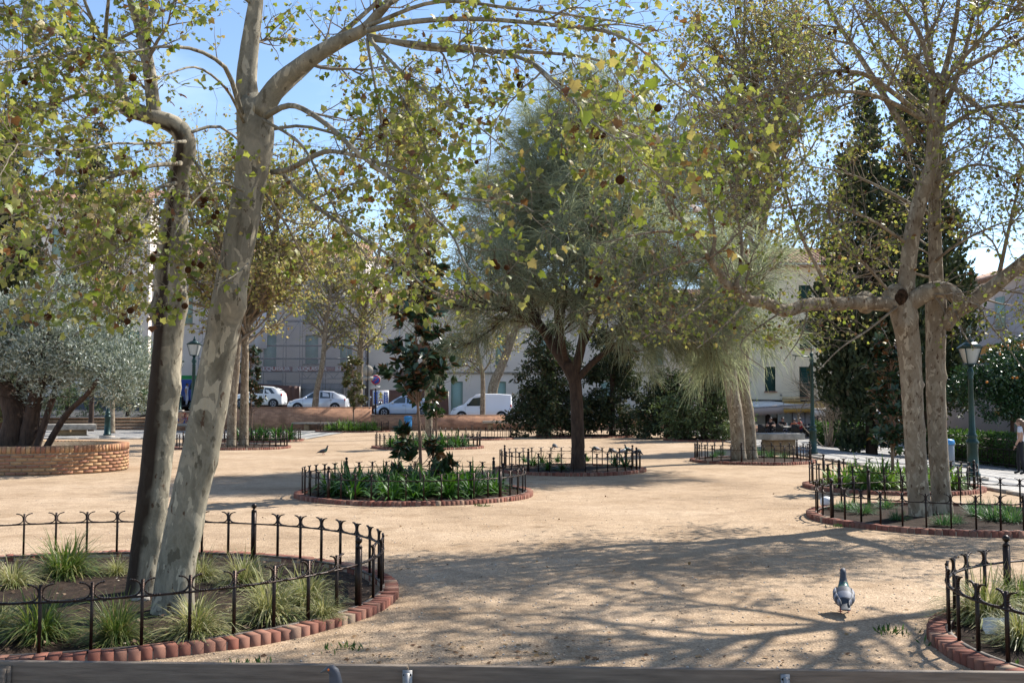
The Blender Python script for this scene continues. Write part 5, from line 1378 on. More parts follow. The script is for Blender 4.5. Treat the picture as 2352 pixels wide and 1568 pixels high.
def fill_bed(cx, cy, rx, ry, n, protos, lab, grp, s=(.85, 1.15), r0=.0, seed=1):
    rr = random.Random(seed); pts = []
    tries = 0
    while len(pts) < n and tries < 4000:
        tries += 1
        a, q = rr.uniform(0, 2 * PI), math.sqrt(rr.uniform(r0, .66))
        x, y = cx + rx * q * math.cos(a), cy + ry * q * math.sin(a)
        if all(math.hypot(x - u, y - w) > .36 * rx / math.sqrt(n / 10) for u, w in pts): pts.append((x, y))
    for k, (x, y) in enumerate(pts): putp(protos, k, x, y, .055, rr.uniform(*s), lab, 'strap-leaf clump', grp, rr)
fill_bed(-1.86, 19.2, 2.0, 1.95, 34, STR, 'dark green strap leaved clump packed round the young magnolia', 'strap-leaf clumps round the young magnolia', (.85, 1.2), .01, 2)
fill_bed(7.8, 20.6, 1.5, 1.5, 20, STL, 'bright green strap leaved clump behind the twin pale trunks', 'strap-leaf clumps behind the twin trunks', (.85, 1.15), .02, 3)
fill_bed(-3.3, 39.2, 1.9, 1.8, 15, STR, 'dark strap leaved clump in the bed beyond the young magnolia', 'strap-leaf clumps beyond the young magnolia', (1.0, 1.3), .02, 4)
fill_bed(-9.75, 61.3, 2.1, 1.7, 20, STL, 'light green strap leaved clump against the far brick wall', 'strap-leaf clumps against the wall', (1.2, 1.5), .02, 5)
fill_bed(-11.5, 46.2, 1.8, 1.6, 15, STR, 'dark strap leaved clump behind the twin slim plane trunks', 'strap-leaf clumps behind the slim trunks', (1.2, 1.5), .02, 6)
for p_ in SED + SEG + BLG + STR + STL: bpy.data.objects.remove(p_)
# low weeds, fallen leaves and pebbles lying about
def litter():
    rng = np.random.default_rng(101)
    n = 3000; y = rng.uniform(5.9, 22, n) ** 1; y = 5.9 + (y - 5.9) * rng.uniform(.15, 1, n); x = rng.uniform(-.62, .62, n) * y * 1.0 + .2
    inb = np.zeros(n, bool)
    for b in BEDS[:6]: inb |= ((x - b[0]) / (b[2] + .12)) ** 2 + ((y - b[1]) / (b[3] + .12)) ** 2 < 1
    x, y = x[~inb], y[~inb]; n = len(x)
    oct_v = np.array([(1, 0, 0), (0, 1, 0), (-1, 0, 0), (0, -1, 0), (0, 0, .7), (0, 0, -.5)], float)
    oct_f = np.array([(0, 1, 4), (1, 2, 4), (2, 3, 4), (3, 0, 4), (1, 0, 5), (2, 1, 5), (3, 2, 5), (0, 3, 5)])
    mb = MB(); s = rng.uniform(.004, .013, n)
    gz0 = ground_z(x, y)
    place(mb, (oct_v, oct_f), np.stack((x, y, gz0 + .003), 1), unit(rng.normal(size=(n, 3)) * (1, 1, .1)), np.tile((0, 0, 1.0), (n, 1)), s)
    m = leaf_mat('loose_pebble', [(0, (.3, .22, .15)), (.5, (.45, .36, .27)), (.8, (.6, .55, .48)), (1, (.22, .15, .1))], 0, rough=.9)
    tag(mb.build('pebbles', m), 'small loose pebbles scattered over the sandy ground', 'pebbles', kind='stuff')
    n2 = 420
    k = rng.choice(n, n2)
    xx, yy = x[k] + rng.normal(size=n2) * .2, y[k]
    # most fallen leaves gather near the corner of the big bed
    j = rng.choice(n2, 200); xx[j] = rng.normal(-.2, .7, 200); yy[j] = rng.normal(7.0, .45, 200)
    ok = np.ones(n2, bool)
    for b in BEDS[:2]: ok &= ((xx - b[0]) / (b[2] + .12)) ** 2 + ((yy - b[1]) / (b[3] + .12)) ** 2 > 1
    xx, yy = xx[ok], yy[ok]; n2 = len(xx)
    mb = MB()
    place(mb, LEAF_FAR, np.stack((xx, yy, ground_z(xx, yy) + .008), 1), unit(rng.normal(size=(n2, 3)) * (1, 1, .15)), unit(rng.normal(size=(n2, 3)) * .3 + (0, 0, 1)), rng.uniform(.015, .05, n2))
    m = leaf_mat('fallen_leaf', [(0, (.10, .05, .025)), (.5, (.2, .11, .05)), (.85, (.32, .2, .09)), (1, (.45, .36, .2))], .1, rough=.9)
    tag(mb.build('fallen_leaves', m), 'brown dry leaves fallen on the gravel and soil', 'fallen leaves', kind='stuff')
    mb = MB(); nn = 700
    c = np.array([(3.15, 7.3), (3.3, 6.7), (3.9, 6.1), (4.5, 5.6), (4.2, 5.6), (-1.2, 7.2), (-1.7, 6.75), (4.6, 14.2), (-3.2, 17.6), (-.5, 17.0), (6.3, 19.0), (2.9, 7.7), (-3.4, 18.1), (-6.9, 12.5), (-4.2, 23.6)])
    i = rng.choice(len(c), nn); q = c[i] + rng.normal(size=(nn, 2)) * (.09, .05)
    d = unit(rng.normal(size=(nn, 3)) * .6 + (0, 0, 1))
    place(mb, LEAF_NARROW, np.stack((q[:, 0], q[:, 1], 0 * q[:, 0]), 1), d, rng.normal(size=(nn, 3)), rng.uniform(.03, .08, nn))
    tag(mb.build('weeds', M['leaf_hedge']), 'low green weeds sprouting along the bed edges', 'weeds', kind='stuff')
    # crumbs on the dark soil
    mb = MB(); n3 = 1500; a = rng.uniform(0, 2 * PI, n3); q = np.sqrt(rng.uniform(0, .93, n3))
    bx = np.where(rng.uniform(size=n3) < .8, 0, 1); B = np.array([b[:4] for b in BEDS[:2]])[bx]
    xx, yy = B[:, 0] + B[:, 2] * q * np.cos(a), B[:, 1] + B[:, 3] * q * np.sin(a)
    place(mb, LEAF_FAR, np.stack((xx, yy, np.full(n3, .078)), 1), unit(rng.normal(size=(n3, 3)) * (1, 1, .25)), unit(rng.normal(size=(n3, 3)) * .4 + (0, 0, 1)), rng.uniform(.012, .05, n3))
    m = leaf_mat('bark_crumb', [(0, (.03, .018, .012)), (.6, (.1, .06, .035)), (.9, (.2, .14, .09)), (1, (.4, .34, .26))], 0, rough=.95)
    tag(mb.build('leaf_litter', m), 'dry crumbs and leaf bits on the dark bed soil', 'leaf litter', kind='stuff')
litter()
def blob(name, label, cat, loc, r, m, seed=1, parent=None):
    mb = MB(); mb.sphere((0, 0, 0), 1, 14, 10); v = mb.v[0]
    mb.v[0] = v * (1 + .16 * wob(v + seed, 2.5)[:, None]) * np.array(r)
    o = mb.build(name, m, smooth=True); o.location = loc
    return tag(o, label, cat)
g_ = G(322, 1384, .05); blob('pale_stone', 'pale flat stone lying between the two leaning trunks', 'stone', (g_[0], g_[1], .085), (.085, .05, .035), M['stone'])
g_ = G(1897, 1162, .05); blob('white_stone', 'white rounded stone just inside the fence of the twin pale trunks', 'stone', (g_[0], g_[1], .12), (.10, .09, .085), M['white_paint'], 4)
mb = MB()
rr = random.Random(5); v = []
for j in range(5):
    for i in range(6):
        v.append((i * .03 + rr.uniform(-.012, .012), rr.uniform(-.03, .03) + j * .012, j * .028 + rr.uniform(-.012, .012)))
f = [(j * 6 + i, j * 6 + i + 1, j * 6 + i + 7, j * 6 + i + 6) for j in range(4) for i in range(5)]
mb.add(v, f)
lw = mb.build('litter_bag', M['white_paint']); g_ = G(2266, 1462, .06); lw.location = (g_[0], g_[1], .07)
tag(lw, 'crumpled white paper bag caught in the sedge at the right', 'litter')

# ------------------------------------------------------------------ round brick planter
def planter():
    cx, cy, r, h = X(100, 26), 26.0, 2.12, .70
    t = thing('round_planter', 'round tan brick planter holding the silver olive', 'planter', (cx, cy, 0))
    mb = MB(); mb.lathe([(r - .02, -.1), (r - .02, h - .012), (r - .30, h - .012), (r - .30, h - .2)], n=72)
    mb.f = mb.f[:-1] if False else mb.f
    mb.build('wall', M['mortar'], t)
    bk = MB(); rr = random.Random(9)
    course = .083
    for c in range(6):
        n = 52; z = .03 + c * course
        for i in range(n):
            a = 2 * PI * (i + .5 * (c % 2)) / n + rr.uniform(-.004, .004)
            bk.box((math.cos(a) * (r - .05), math.sin(a) * (r - .05), z + .03), (2 * PI * r / n - .02, .12 + rr.uniform(-.012, .010), .060), rz=a + PI / 2)
    n = 124
    for i in range(n):
        a = 2 * PI * i / n
        bk.box((math.cos(a) * (r - .13), math.sin(a) * (r - .13), h - .085 + .006), (2 * PI * (r - .05) / n - .016, .29 + rr.uniform(-.01, .01), .165 + rr.uniform(-.004, .004)), rz=a + PI / 2)
    bk.build('brickwork', M['planter_brick'], t)
    s = MB(); a = np.linspace(0, 2 * PI, 41)[:-1]
    v = [(0, 0, h - .1)] + [((r - .28) * math.cos(q), (r - .28) * math.sin(q), h - .16) for q in a]
    s.add(v, [(0, 1 + i, 1 + (i + 1) % 40) for i in range(40)]); s.build('soil', M['soil'], t)
planter()

# ------------------------------------------------------------------ stone benches
def slab_bench(label, x, y, L, W, H, rz, legs, m_leg, z=0.0, th=.22):
    t = thing('stone_bench', label, 'bench', (x, y, z), rz, group='stone benches of the square')
    mb = MB(); mb.box((0, 0, H - th / 2), (L, W, th))
    s = mb.build('slab', M['stone'], t)
    bv = s.modifiers.new('edge', 'BEVEL'); bv.width = .02; bv.segments = 2
    for lx, lw in legs: MB().box((lx, 0, (H - th) / 2 - .02), (lw, W * .62, H - th + .04)).build('leg', m_leg, t)
g_ = G(140, 1001); slab_bench('weathered grey stone bench on a brown block beyond the round planter', g_[0] + .2, g_[1] + .6, 2.5, 1.3, .62, .5, [(0, 1.6)], M['tan_stone'], th=.3)
g_ = G(1795, 1046); slab_bench('pale stone bench on a tan block beside the lamp near the cafe', g_[0] + .15, g_[1] + .9, 1.45, 1.0, .72, .42, [(0, .95)], M['tan_stone'], float(gz(g_[0], g_[1])), th=.22)
slab_bench('long thin stone bench against the tallest brick wall', X(745, 63.4), 63.4, 4.0, .55, .52, 0, [(-1.05, .35), (1.2, .35)], M['tan_stone'], th=.1)
slab_bench('long thin stone bench against the brick wall left of the dark conifer', X(1170, 63.4), 63.4, 3.4, .55, .62, 0, [(-1.2, .35), (1.2, .35)], M['tan_stone'], th=.16)
slab_bench('short pale stone bench below the graffiti pillar', X(410, 61), 61, 2.2, .5, .5, 0, [(-.7, .3), (.7, .3)], M['stone'], th=.16)

# ------------------------------------------------------------------ lamp posts
def lantern_parts(t, z, s=1.0, lit=False):
    mb = MB(); w0, w1, h = .13 * s, .23 * s, .46 * s
    fr = MB()
    for sx in (-1, 1):
        for sy in (-1, 1):
            fr.tube([(sx * w0, sy * w0, z), (sx * w1, sy * w1, z + h)], .012, 4)
    for w_, zz in ((w0, z), (w1, z + h)):
        for q in ((w_, 0, .02, 2 * w_), (-w_, 0, .02, 2 * w_), (0, w_, 2 * w_, .02), (0, -w_, 2 * w_, .02)):
            fr.box((q[0], q[1], zz), (q[2] + .02, q[3] + .02, .03))
    fr.build('lantern_frame', M['lamp_green'], t)
    g = MB(); e = .006
    v = [(sx * (w0 - e), sy * (w0 - e), z + .015) for sx, sy in ((-1, -1), (1, -1), (1, 1), (-1, 1))] + [(sx * (w1 - e), sy * (w1 - e), z + h - .015) for sx, sy in ((-1, -1), (1, -1), (1, 1), (-1, 1))]
    g.add(v, [(0, 1, 5, 4), (1, 2, 6, 5), (2, 3, 7, 6), (3, 0, 4, 7)]); g.build('lantern_glass', M['opal'], t)
    c = MB(); zt = z + h + .015
    v = [(sx * (w1 + .03), sy * (w1 + .03), zt) for sx, sy in ((-1, -1), (1, -1), (1, 1), (-1, 1))] + [(sx * .09, sy * .09, zt + .15 * s) for sx, sy in ((-1, -1), (1, -1), (1, 1), (-1, 1))]
    c.add(v, [(3, 2, 1, 0), (0, 1, 5, 4), (1, 2, 6, 5), (2, 3, 7, 6), (3, 0, 4, 7), (4, 5, 6, 7)])
    c.lathe([(.07, zt + .151 * s), (.08, zt + .2 * s), (.03, zt + .25 * s), (.035, zt + .29 * s), (.005, zt + .36 * s)], n=12)
    c.build('lantern_cap', M['lamp_green'], t)
M['opal'] = mat('frosted_lantern_glass', (.42, .43, .41), .3)
def lamp(label, x, y, z, H, lantern=True, arm=False, kind='street_lamp'):
    t = thing(kind, label, 'street lamp', (x, y, z), group='green cast iron street lamps')
    k = H / 3.3
    MB().box((0, 0, .03), (.46 * k, .46 * k, .1)).build('base_plate', M['kerb'], t)
    hz = H if not lantern else H - .78 * k
    prof = [(.165, .08), (.165, .14), (.135, .16), (.125, .5), (.118, .78), (.15, .80), (.15, .84), (.12, .87), (.10, .93), (.125, .97), (.10, 1.0), (.078, 1.04), (.066, 1.5), (.056, hz / k - .32), (.07, hz / k - .3), (.05, hz / k - .27), (.085, hz / k - .18), (.06, hz / k - .1), (.045, hz / k - .06), (.06, hz / k)]
    mb = MB(); mb.lathe([(r_ * k * .92, zz * k) for r_, zz in prof], n=18); mb.build('post', M['lamp_green'], t, smooth=True)
    if lantern: lantern_parts(t, hz + .02, .78 * k)
    if arm:
        a = MB(); a.tube([(-.62 * k, 0, hz - .02), (0, 0, hz - .08)], .022 * k, 6); a.tube([(-.5 * k, 0, hz - .03), (-.55 * k, 0, hz - .2)], .015 * k, 5); a.sphere((0, 0, hz + .02), .06 * k, 10, 8)
        a.tube([(0, 0, hz), (0, 0, hz + .28 * k)], .02 * k, 6)
        a.build('arm', M['lamp_green'], t)
    return t
g_ = G(2236, 1102); lamp('dark green lamp post with a frosted lantern right of the twin pale trunks', g_[0], g_[1], 0, 3.42)
g_ = G(1868, 1047); lamp('dark green lamp post without a lantern beside the stone bench and cafe', g_[0], g_[1], 0, 3.35, False, True)
g_ = G(246, 1004); lamp('dark green lamp post before the wide brick steps, top hidden in the olive', g_[0], g_[1], 0, 4.2)
lamp('green lamp post with a glass lantern between the two leaning trunks', X(445, 57), 57, 0, Z(762, 57))
lamp('dark green post on the graffiti pillar, half hidden by the stained trunk', X(413, 63.5), 63.5, Z(944, 63.5), 3.6)

# ------------------------------------------------------------------ wooden board in front
def board():
    a = np.array(P(0, 1514, 5.86)); b = np.array(P(2352, 1544, 5.62)); top = .5 * (a[2] + b[2])
    d = b - a; d[2] = 0; L = np.linalg.norm(d); u = d / L; rz = math.atan2(u[1], u[0])
    o = (a + b) / 2
    t = thing('low_board_rail', 'long weathered wooden board standing on edge at the bottom of the view', 'rail', (o[0], o[1], 0), rz)
    j = [-L / 2 - 1.2, (962 - 1176) / 2352 * L, (1990 - 1176) / 2352 * L + 5, ]
    for k, (x0, x1) in enumerate(((j[0], j[1] - .004), (j[1] + .004, j[2]))):
        ob = MB().box(((x0 + x1) / 2, .0, top - .11), (x1 - x0, .045, .22)).build('board', M['wood'], t)
        bv = ob.modifiers.new('edge', 'BEVEL'); bv.width = .005; bv.segments = 2
    for vx, m, w in ((962, 'steel', .055), (1818, 'steel', .05), (18, 'wood', .08)):
        x = (vx - 1176) / 2352 * L * 1.0
        br = MB(); br.box((x, -.030, top - .02 - .10), (w, .012, .2)); br.box((x, -.05, top - .12 - .008), (w * .5, .028, .19))
        p_ = br.build('bracket', M[m], t)
        if m == 'steel':
            for sx in (-1, 1): MB().lathe([(.006, 0), (.006, .006)], n=8).build('bolt', M['black'], p_).matrix_local = Matrix.Translation((x + sx * w * .33, -.036, top - .045)) @ Matrix.Rotation(R(90), 4, 'X')
board()
ledge = MB().box((0, 0, .11), (1.6, .5, .22)).build('stone_ledge', M['stone']); ledge.location = (-.75, 4.45, 0)
tag(ledge, 'low stone ledge under the pigeon at the bottom edge', 'ledge')

# ------------------------------------------------------------------ pigeons
M['pg_body'] = mat('pigeon_slate', (.062, .068, .085), .6, var=(.04, .044, .055), scale=30)
M['pg_pale'] = mat('pigeon_pale_wing', (.22, .225, .26), .6, var=(.16, .165, .19), scale=40)
M['pg_dark'] = mat('pigeon_dark_feather', (.028, .03, .038), .55, var=(.05, .055, .065), scale=30)
M['pg_neck'] = mat('pigeon_iridescent_neck', (.02, .07, .06), .3, .35, ramp=[(.35, (.02, .035, .05)), (.5, (.02, .12, .075)), (.65, (.07, .03, .09))], scale=60)
M['pg_foot'] = mat('pigeon_red_foot', (.35, .07, .05), .6)
M['pg_beak'] = mat('pigeon_beak', (.06, .06, .06), .4)
M['eye_orange'] = mat('orange_eye', (.5, .12, .02), .2)
def pigeon(label, loc, rz, s=1.0, dark=False, peck=False, turn=0.0, group='feral pigeons', alert=0.0):
    """local +y is forward; one continuous lofted body from tail to beak"""
    t = thing('pigeon', label, 'pigeon', loc, rz, group=group)
    # y, z, half width, half height, material
    if peck: nk = [(.085, .105, .040, .04, 3), (.115, .075, .028, .03, 3), (.135, .050, .021, .021, 0), (.150, .036, .020, .019, 0), (.163, .026, .014, .013, 0), (.172, .018, .006, .006, 4), (.186, .006, .002, .002, 4)]
    else:
        a = alert
        nk = [(.088, .155 + a * .02, .042, .045, 3), (.112, .195 + a * .05, .029, .031, 3), (.120, .232 + a * .08, .022, .025, 3), (.126, .258 + a * .09, .021, .021, 0), (.138, .268 + a * .09, .020, .020, 0), (.155, .266 + a * .09, .013, .013, 0), (.163, .262 + a * .09, .0065, .007, 4), (.182, .255 + a * .09, .002, .002, 4)]
    sec = [(-.215, .058, .030, .004, 2), (-.17, .066, .034, .008, 2), (-.125, .078, .036, .016, 2), (-.10, .090, .052, .034, 2), (-.07, .10, .062, .047, 1), (-.03, .112, .067, .056, 1), (.02, .122, .066, .06, 0), (.06, .132, .058, .057, 0)] + nk
    sec = np.array(sec); n = 18
    sp = spline(sec[:, :4], 44); mi = np.interp(np.linspace(0, 1, 44), np.linspace(0, 1, len(sec)), np.arange(len(sec)))
    mi = sec[np.clip(np.round(mi).astype(int), 0, len(sec) - 1), 4].astype(int)
    tg = unit(np.gradient(sp[:, :2], axis=0)); v = []
    for k in range(44):
        for j in range(n):
            an = 2 * PI * j / n
            up = math.sin(an) * sp[k, 3]
            v.append((math.cos(an) * sp[k, 2], sp[k, 0] - tg[k, 1] * up, sp[k, 1] + tg[k, 0] * up))
    mb = MB(); v = np.array(v)
    mats = [M['pg_dark'] if dark else M['pg_body'], M['pg_dark'] if dark else M['pg_pale'], M['pg_dark'], M['pg_neck'], M['pg_beak']]
    by = {}
    for k in range(43):
        for j in range(n):
            i2 = (j + 1) % n; m_ = mi[k]
            if m_ == 1 and math.sin(2 * PI * (j + .5) / n) < -.3: m_ = 0
            by.setdefault(int(m_), []).append((k * n + j, k * n + i2, (k + 1) * n + i2, (k + 1) * n + j))
    first = True
    mb.add(v, [])
    for m_, fs in by.items(): mb.f.append((np.array(fs), m_))
    mb.f.append((np.array([list(range(n - 1, -1, -1))]), 2)); mb.f.append((np.array([[43 * n + j for j in range(n)]]), 4))
    body = mb.build('body', mats, t, smooth=True)
    for sx in (-1, 1):
        w = MB(); K = 12; v = []; wm = []
        for k in range(K):
            u = k / (K - 1); y = .075 - u * .25
            hw = np.interp(y, [-.175, -.125, -.10, -.07, -.03, .02, .06, .08], [.026, .03, .05, .064, .069, .068, .060, .046])
            zc = np.interp(y, [-.175, -.12, -.03, .06], [.072, .088, .118, .138]); hh = np.interp(u, [0, .25, .6, 1], [.02, .048, .040, .010])
            for q in (-.8, -.25, .3, .85):
                v.append((sx * (hw * math.cos(q * .9) + .004), y, zc + hh * math.sin(q * 1.2)))
        fl = {0: [], 1: []}
        for k in range(K - 1):
            for j in range(3):
                bar = k in (5, 7) or k >= 9
                fl[1 if bar or k < 3 else 0].append((k * 4 + j, k * 4 + j + 1, k * 4 + j + 5, k * 4 + j + 4))
        w.add(v, [])
        for m_, fs in fl.items(): w.f.append((np.array(fs), m_))
        wo = w.build('wing', [M['pg_dark'] if dark else M['pg_pale'], M['pg_dark']], t, smooth=True)
        so = wo.modifiers.new('thick', 'SOLIDIFY'); so.thickness = .006
        lg = MB(); lx = sx * .028; ly = .01 + (.03 if sx > 0 else -.02)
        lg.tube([(lx, .0, .08), (lx, ly, .03), (lx, ly, .006)], [.011, .005, .005], 7)
        for an in (-.5, 0, .5, PI): lg.tube([(lx, ly, .007), (lx + math.sin(an) * .032, ly + math.cos(an) * .032, .004)], [.004, .0025], 5)
        lg.build('leg', M['pg_foot'], t)
        hy, hz = (.152, .040) if peck else (.142, .272 + alert * .09)
        e = MB(); e.sphere((sx * .0185, hy, hz), .0048, 8, 6); e.build('eye', M['eye_orange'], t)
    t.scale = (s, s, s)
    return t
g_ = G(1940, 1406); pigeon('grey pigeon with pale wings walking away over the open gravel', (g_[0], g_[1], 0), R(-16), 1.2)
p_ = P(772, 1560, 4.5); pigeon('pigeon with a green neck looking left before the wooden board', (p_[0] + .13, p_[1], .205), R(80), 1.16, alert=.45)
g_ = G(742, 1044); pigeon('dark pigeon walking alone on the gravel beyond the strap leaf bed', (g_[0], g_[1], 0), R(-78), 1.1, True)
for vx, vy, r_, dk, pk, lab in ((1274, 1031, 30, True, True, 'dark pigeon feeding alone left of the flock beyond the dark trunk'), (1369, 1038, 100, False, True, 'grey pigeon pecking at the left end of the flock'), (1406, 1042, 60, True, True, 'dark pigeon pecking second from the left in the flock'), (1431, 1044, -60, False, True, 'pale pigeon pecking low in the middle of the flock'), (1444, 1040, 110, True, False, 'dark pigeon standing tallest in the flock'), (1464, 1045, -100, True, True, 'dark pigeon pecking at the right end of the flock'), (1488, 1005, 20, True, False, 'dark pigeon standing in the shade near the conifer bed')):
    g_ = G(vx, vy); pigeon(lab, (g_[0], g_[1], 0), R(r_), 1.1, dk, pk)
# ------------------------------------------------------------------ cars along the street
def paint(name, c, rough=.28, metal=0.0):
    m = mat(name, c, rough, metal, spec=.6)
    m.node_tree.nodes['Principled BSDF'].inputs['Coat Weight'].default_value = .5
    return m
M['tyre'] = mat('tyre_rubber', (.02, .02, .02), .85)
M['rim'] = mat('alloy_rim', (.5, .5, .52), .35, .8)
M['tail'] = mat('red_tail_lamp', (.45, .02, .02), .2)
M['headl'] = mat('clear_headlamp', (.6, .63, .66), .12, .2)
M['trim'] = mat('dark_car_trim', (.02, .02, .022), .6)
M['carglass'] = mat('tinted_car_glass', (.03, .045, .05), .05, spec=1.0)
def car(label, cat, col, sect, wheels, wr, windows, front, rear, loc, rz=PI, name='parked_car', screens=(), doors=(), handles=(), mirror=None, plate=True):
    """x forward. sect rows: x, z bottom, z shoulder, z top, half width, half width at top"""
    t = thing(name, label, cat, loc, rz, group='vehicles parked along the street')
    s = np.array(sect, float); s = spline(s, 44) if False else s
    def ring(r_):
        x, zb, zs, zt, w, wt = r_
        zm = zb + (zs - zb) * .45
        pr = [(0, zb), (w * .86, zb), (w * .97, zb + .07), (w, zm), (w * .985, zs - .05), (w * .95, zs), (wt, zt - .03), (wt * .86, zt), (0, zt + .015)]
        return [(x, y, z) for y, z in pr] + [(x, -y, z) for y, z in pr[-2:0:-1]]
    R_ = [ring(r_) for r_ in s]; n = len(R_[0])
    v = np.array(R_).reshape(-1, 3); f = []
    for i in range(len(s) - 1):
        for j in range(n):
            k = (j + 1) % n; f.append((i * n + j, (i + 1) * n + j, (i + 1) * n + k, i * n + k))
    f.append(tuple(range(n))); f.append(tuple((len(s) - 1) * n + j for j in range(n - 1, -1, -1)))
    body = MB().add(v, f).build('body', col, t, smooth=True)
    bm = bmesh.new(); bm.from_mesh(body.data)
    bmesh.ops.recalc_face_normals(bm, faces=bm.faces); bm.to_mesh(body.data); bm.free()
    es = body.modifiers.new('split', 'EDGE_SPLIT'); es.split_angle = R(38)
    def prof(x): return [np.interp(x, s[:, 0], s[:, k]) for k in range(1, 6)]
    def side(x, z, off):
        zb, zs, zt, w, wt = prof(x)
        u = min(max((z - zs) / max(zt - .03 - zs, .01), 0), 1)
        if z < zs: return w * 1.0 + off
        return w * .95 + (wt - w * .95) * u + off
    for wx in wheels:
        for sy in (-1, 1):
            W = s[:, 4].max()
            a = MB(); a.lathe([(wr * 1.16, -.005), (wr * 1.16, .012)], n=26)
            ar = a.build('wheel_arch', M['trim'], t); ar.matrix_local = Matrix.Translation((wx, sy * (W - .004), wr)) @ Matrix.Rotation(R(-90 * sy), 4, 'X')
            w = MB(); w.lathe([(wr * .66, -.19), (wr * .95, -.19), (wr, -.16), (wr, -.03), (wr * .95, 0), (wr * .66, .005)], n=26)
            wo = w.build('wheel', M['tyre'], t); wo.matrix_local = Matrix.Translation((wx, sy * (W + .012), wr)) @ Matrix.Rotation(R(-90 * sy), 4, 'X')
            q = MB(); q.lathe([(wr * .64, -.06), (wr * .64, .006), (wr * .56, .006), (wr * .54, -.02), (wr * .12, -.015), (wr * .1, .006)], n=26)
            for k in range(5):
                an = 2 * PI * k / 5; q.box((math.cos(an) * wr * .34, math.sin(an) * wr * .34, -.006), (wr * .46, wr * .13, .03), rz=an)
            q.build('rim', M['rim'], wo)
    for nm, poly in windows:
        for sy in (-1, 1):
            MB().add([(x, sy * side(x, z, .007), z) for x, z in poly], [tuple(range(len(poly))) if sy < 0 else tuple(range(len(poly) - 1, -1, -1))]).build(nm, M['carglass'], t)
    for nm, x0, z0, w0, x1, z1, w1, nx in screens:
        MB().add([(x0 + nx, -w0, z0 + .01), (x0 + nx, w0, z0 + .01), (x1 + nx, w1, z1 + .01), (x1 + nx, -w1, z1 + .01)], [(0, 1, 2, 3)]).build(nm, M['carglass'], t)
    for (x, z0, z1) in doors:
        for sy in (-1, 1):
            pts = [(x, sy * side(x, z, .003), z) for z in np.linspace(z0, z1, 7)]
            MB().tube(pts, .006, 4).build('door_seam', M['trim'], t)
    for (x, z) in handles:
        for sy in (-1, 1): MB().box((x, sy * side(x, z, .012), z), (.17, .03, .035)).build('door_handle', M['steel'], t)
    if mirror:
        for sy in (-1, 1): MB().sphere((mirror[0], sy * (side(mirror[0], mirror[1], .1)), mirror[1]), (.07, .10, .075), 10, 8).build('wing_mirror', mirror[2], t, smooth=True)
    x, z = front; zb, zs, zt, w, wt = prof(x)
    for sy in (-1, 1):
        MB().sphere((x, sy * w * .80, z), (.16, .17, .09), 12, 8).build('headlight', M['headl'], t, smooth=True)
    x, z = rear; zb, zs, zt, w, wt = prof(x)
    for sy in (-1, 1):
        MB().sphere((x, sy * w * .84, z), (.07, .13, .15), 10, 8).build('tail_light', M['tail'], t, smooth=True)
    for xx in (s[0, 0], s[-1, 0]):
        MB().box((xx + (.012 if xx > 0 else -.012), 0, .42), (.02, .52, .12)).build('number_plate', M['white_paint'], t)
    return t
SILVER = paint('silver_car_paint', (.66, .69, .75), .32, .25); BLUE_S = paint('pale_blue_car_paint', (.46, .58, .75), .32, .25)
WHITE = paint('white_car_paint', (.86, .86, .84), .25); WHITE_V = paint('white_van_paint', (.84, .85, .88), .3)
NAVY = paint('deep_blue_van_paint', (.015, .05, .26), .3)
yc = 68.6
def zr(x): return float(road_z(np.array(x), np.array(yc)))
# sedan / five door shape, front towards +x (turned to face left)
sedan = [(-2.02, .30, .66, .72, .60, .5), (-1.95, .22, .84, .92, .80, .62), (-1.62, .20, .90, 1.16, .86, .60), (-1.05, .19, .92, 1.40, .87, .60), (-.25, .19, .92, 1.46, .87, .61), (.25, .19, .91, 1.42, .87, .60), (.62, .19, .90, 1.22, .87, .64), (1.02, .19, .89, .95, .87, .72), (1.5, .20, .80, .87, .85, .70), (1.86, .22, .66, .73, .78, .62), (2.04, .30, .5, .56, .6, .5)]
swin = [('side_window', [(-1.42, .96), (-1.02, .96), (-1.06, 1.28), (-1.30, 1.20)]), ('side_window', [(-.94, .95), (-.22, .95), (-.22, 1.38), (-.86, 1.34)]), ('side_window', [(-.12, .95), (.78, .95), (.32, 1.30), (-.12, 1.38)])]
sscr = [('windscreen', 1.0, .95, .66, .30, 1.40, .54, .02), ('rear_window', -1.62, 1.14, .52, -1.10, 1.38, .5, -.03)]
xx = X(733, yc); car('silver five door car parked above the tallest wall, facing left', 'car', SILVER, sedan, (1.28, -1.26), .31, swin, (1.78, .66), (-1.9, .78), (xx, yc, zr(xx) + .06), PI, screens=sscr, doors=((-.17, .3, .9), (.92, .35, .88), (-.98, .45, .9)), handles=((-.02, .80), (-.98, .82)), mirror=(.72, .98, SILVER))
xx = X(930, 68.4); car('pale blue silver car half hidden by the young magnolia', 'car', BLUE_S, sedan, (1.30, -1.3), .32, swin, (1.80, .66), (-1.9, .78), (xx, 68.4, zr(xx) + .05), PI, screens=sscr, doors=((-.17, .3, .9), (.92, .35, .88), (-.98, .45, .9)), handles=((-.02, .80), (-.98, .82)), mirror=(.72, .98, WHITE))
van = [(-2.10, .32, .8, 1.55, .80, .60), (-2.02, .24, .95, 1.78, .86, .68), (-1.2, .2, .98, 1.84, .88, .70), (-.2, .2, .98, 1.84, .88, .70), (.35, .2, .98, 1.80, .88, .69), (.8, .2, .97, 1.52, .88, .70), (1.22, .2, .96, 1.12, .87, .72), (1.6, .21, .88, .98, .84, .68), (1.95, .24, .66, .80, .74, .58), (2.10, .34, .5, .60, .6, .5)]
vwin = [('side_window', [(.0, 1.02), (.98, 1.02), (.55, 1.55), (.02, 1.62)])]
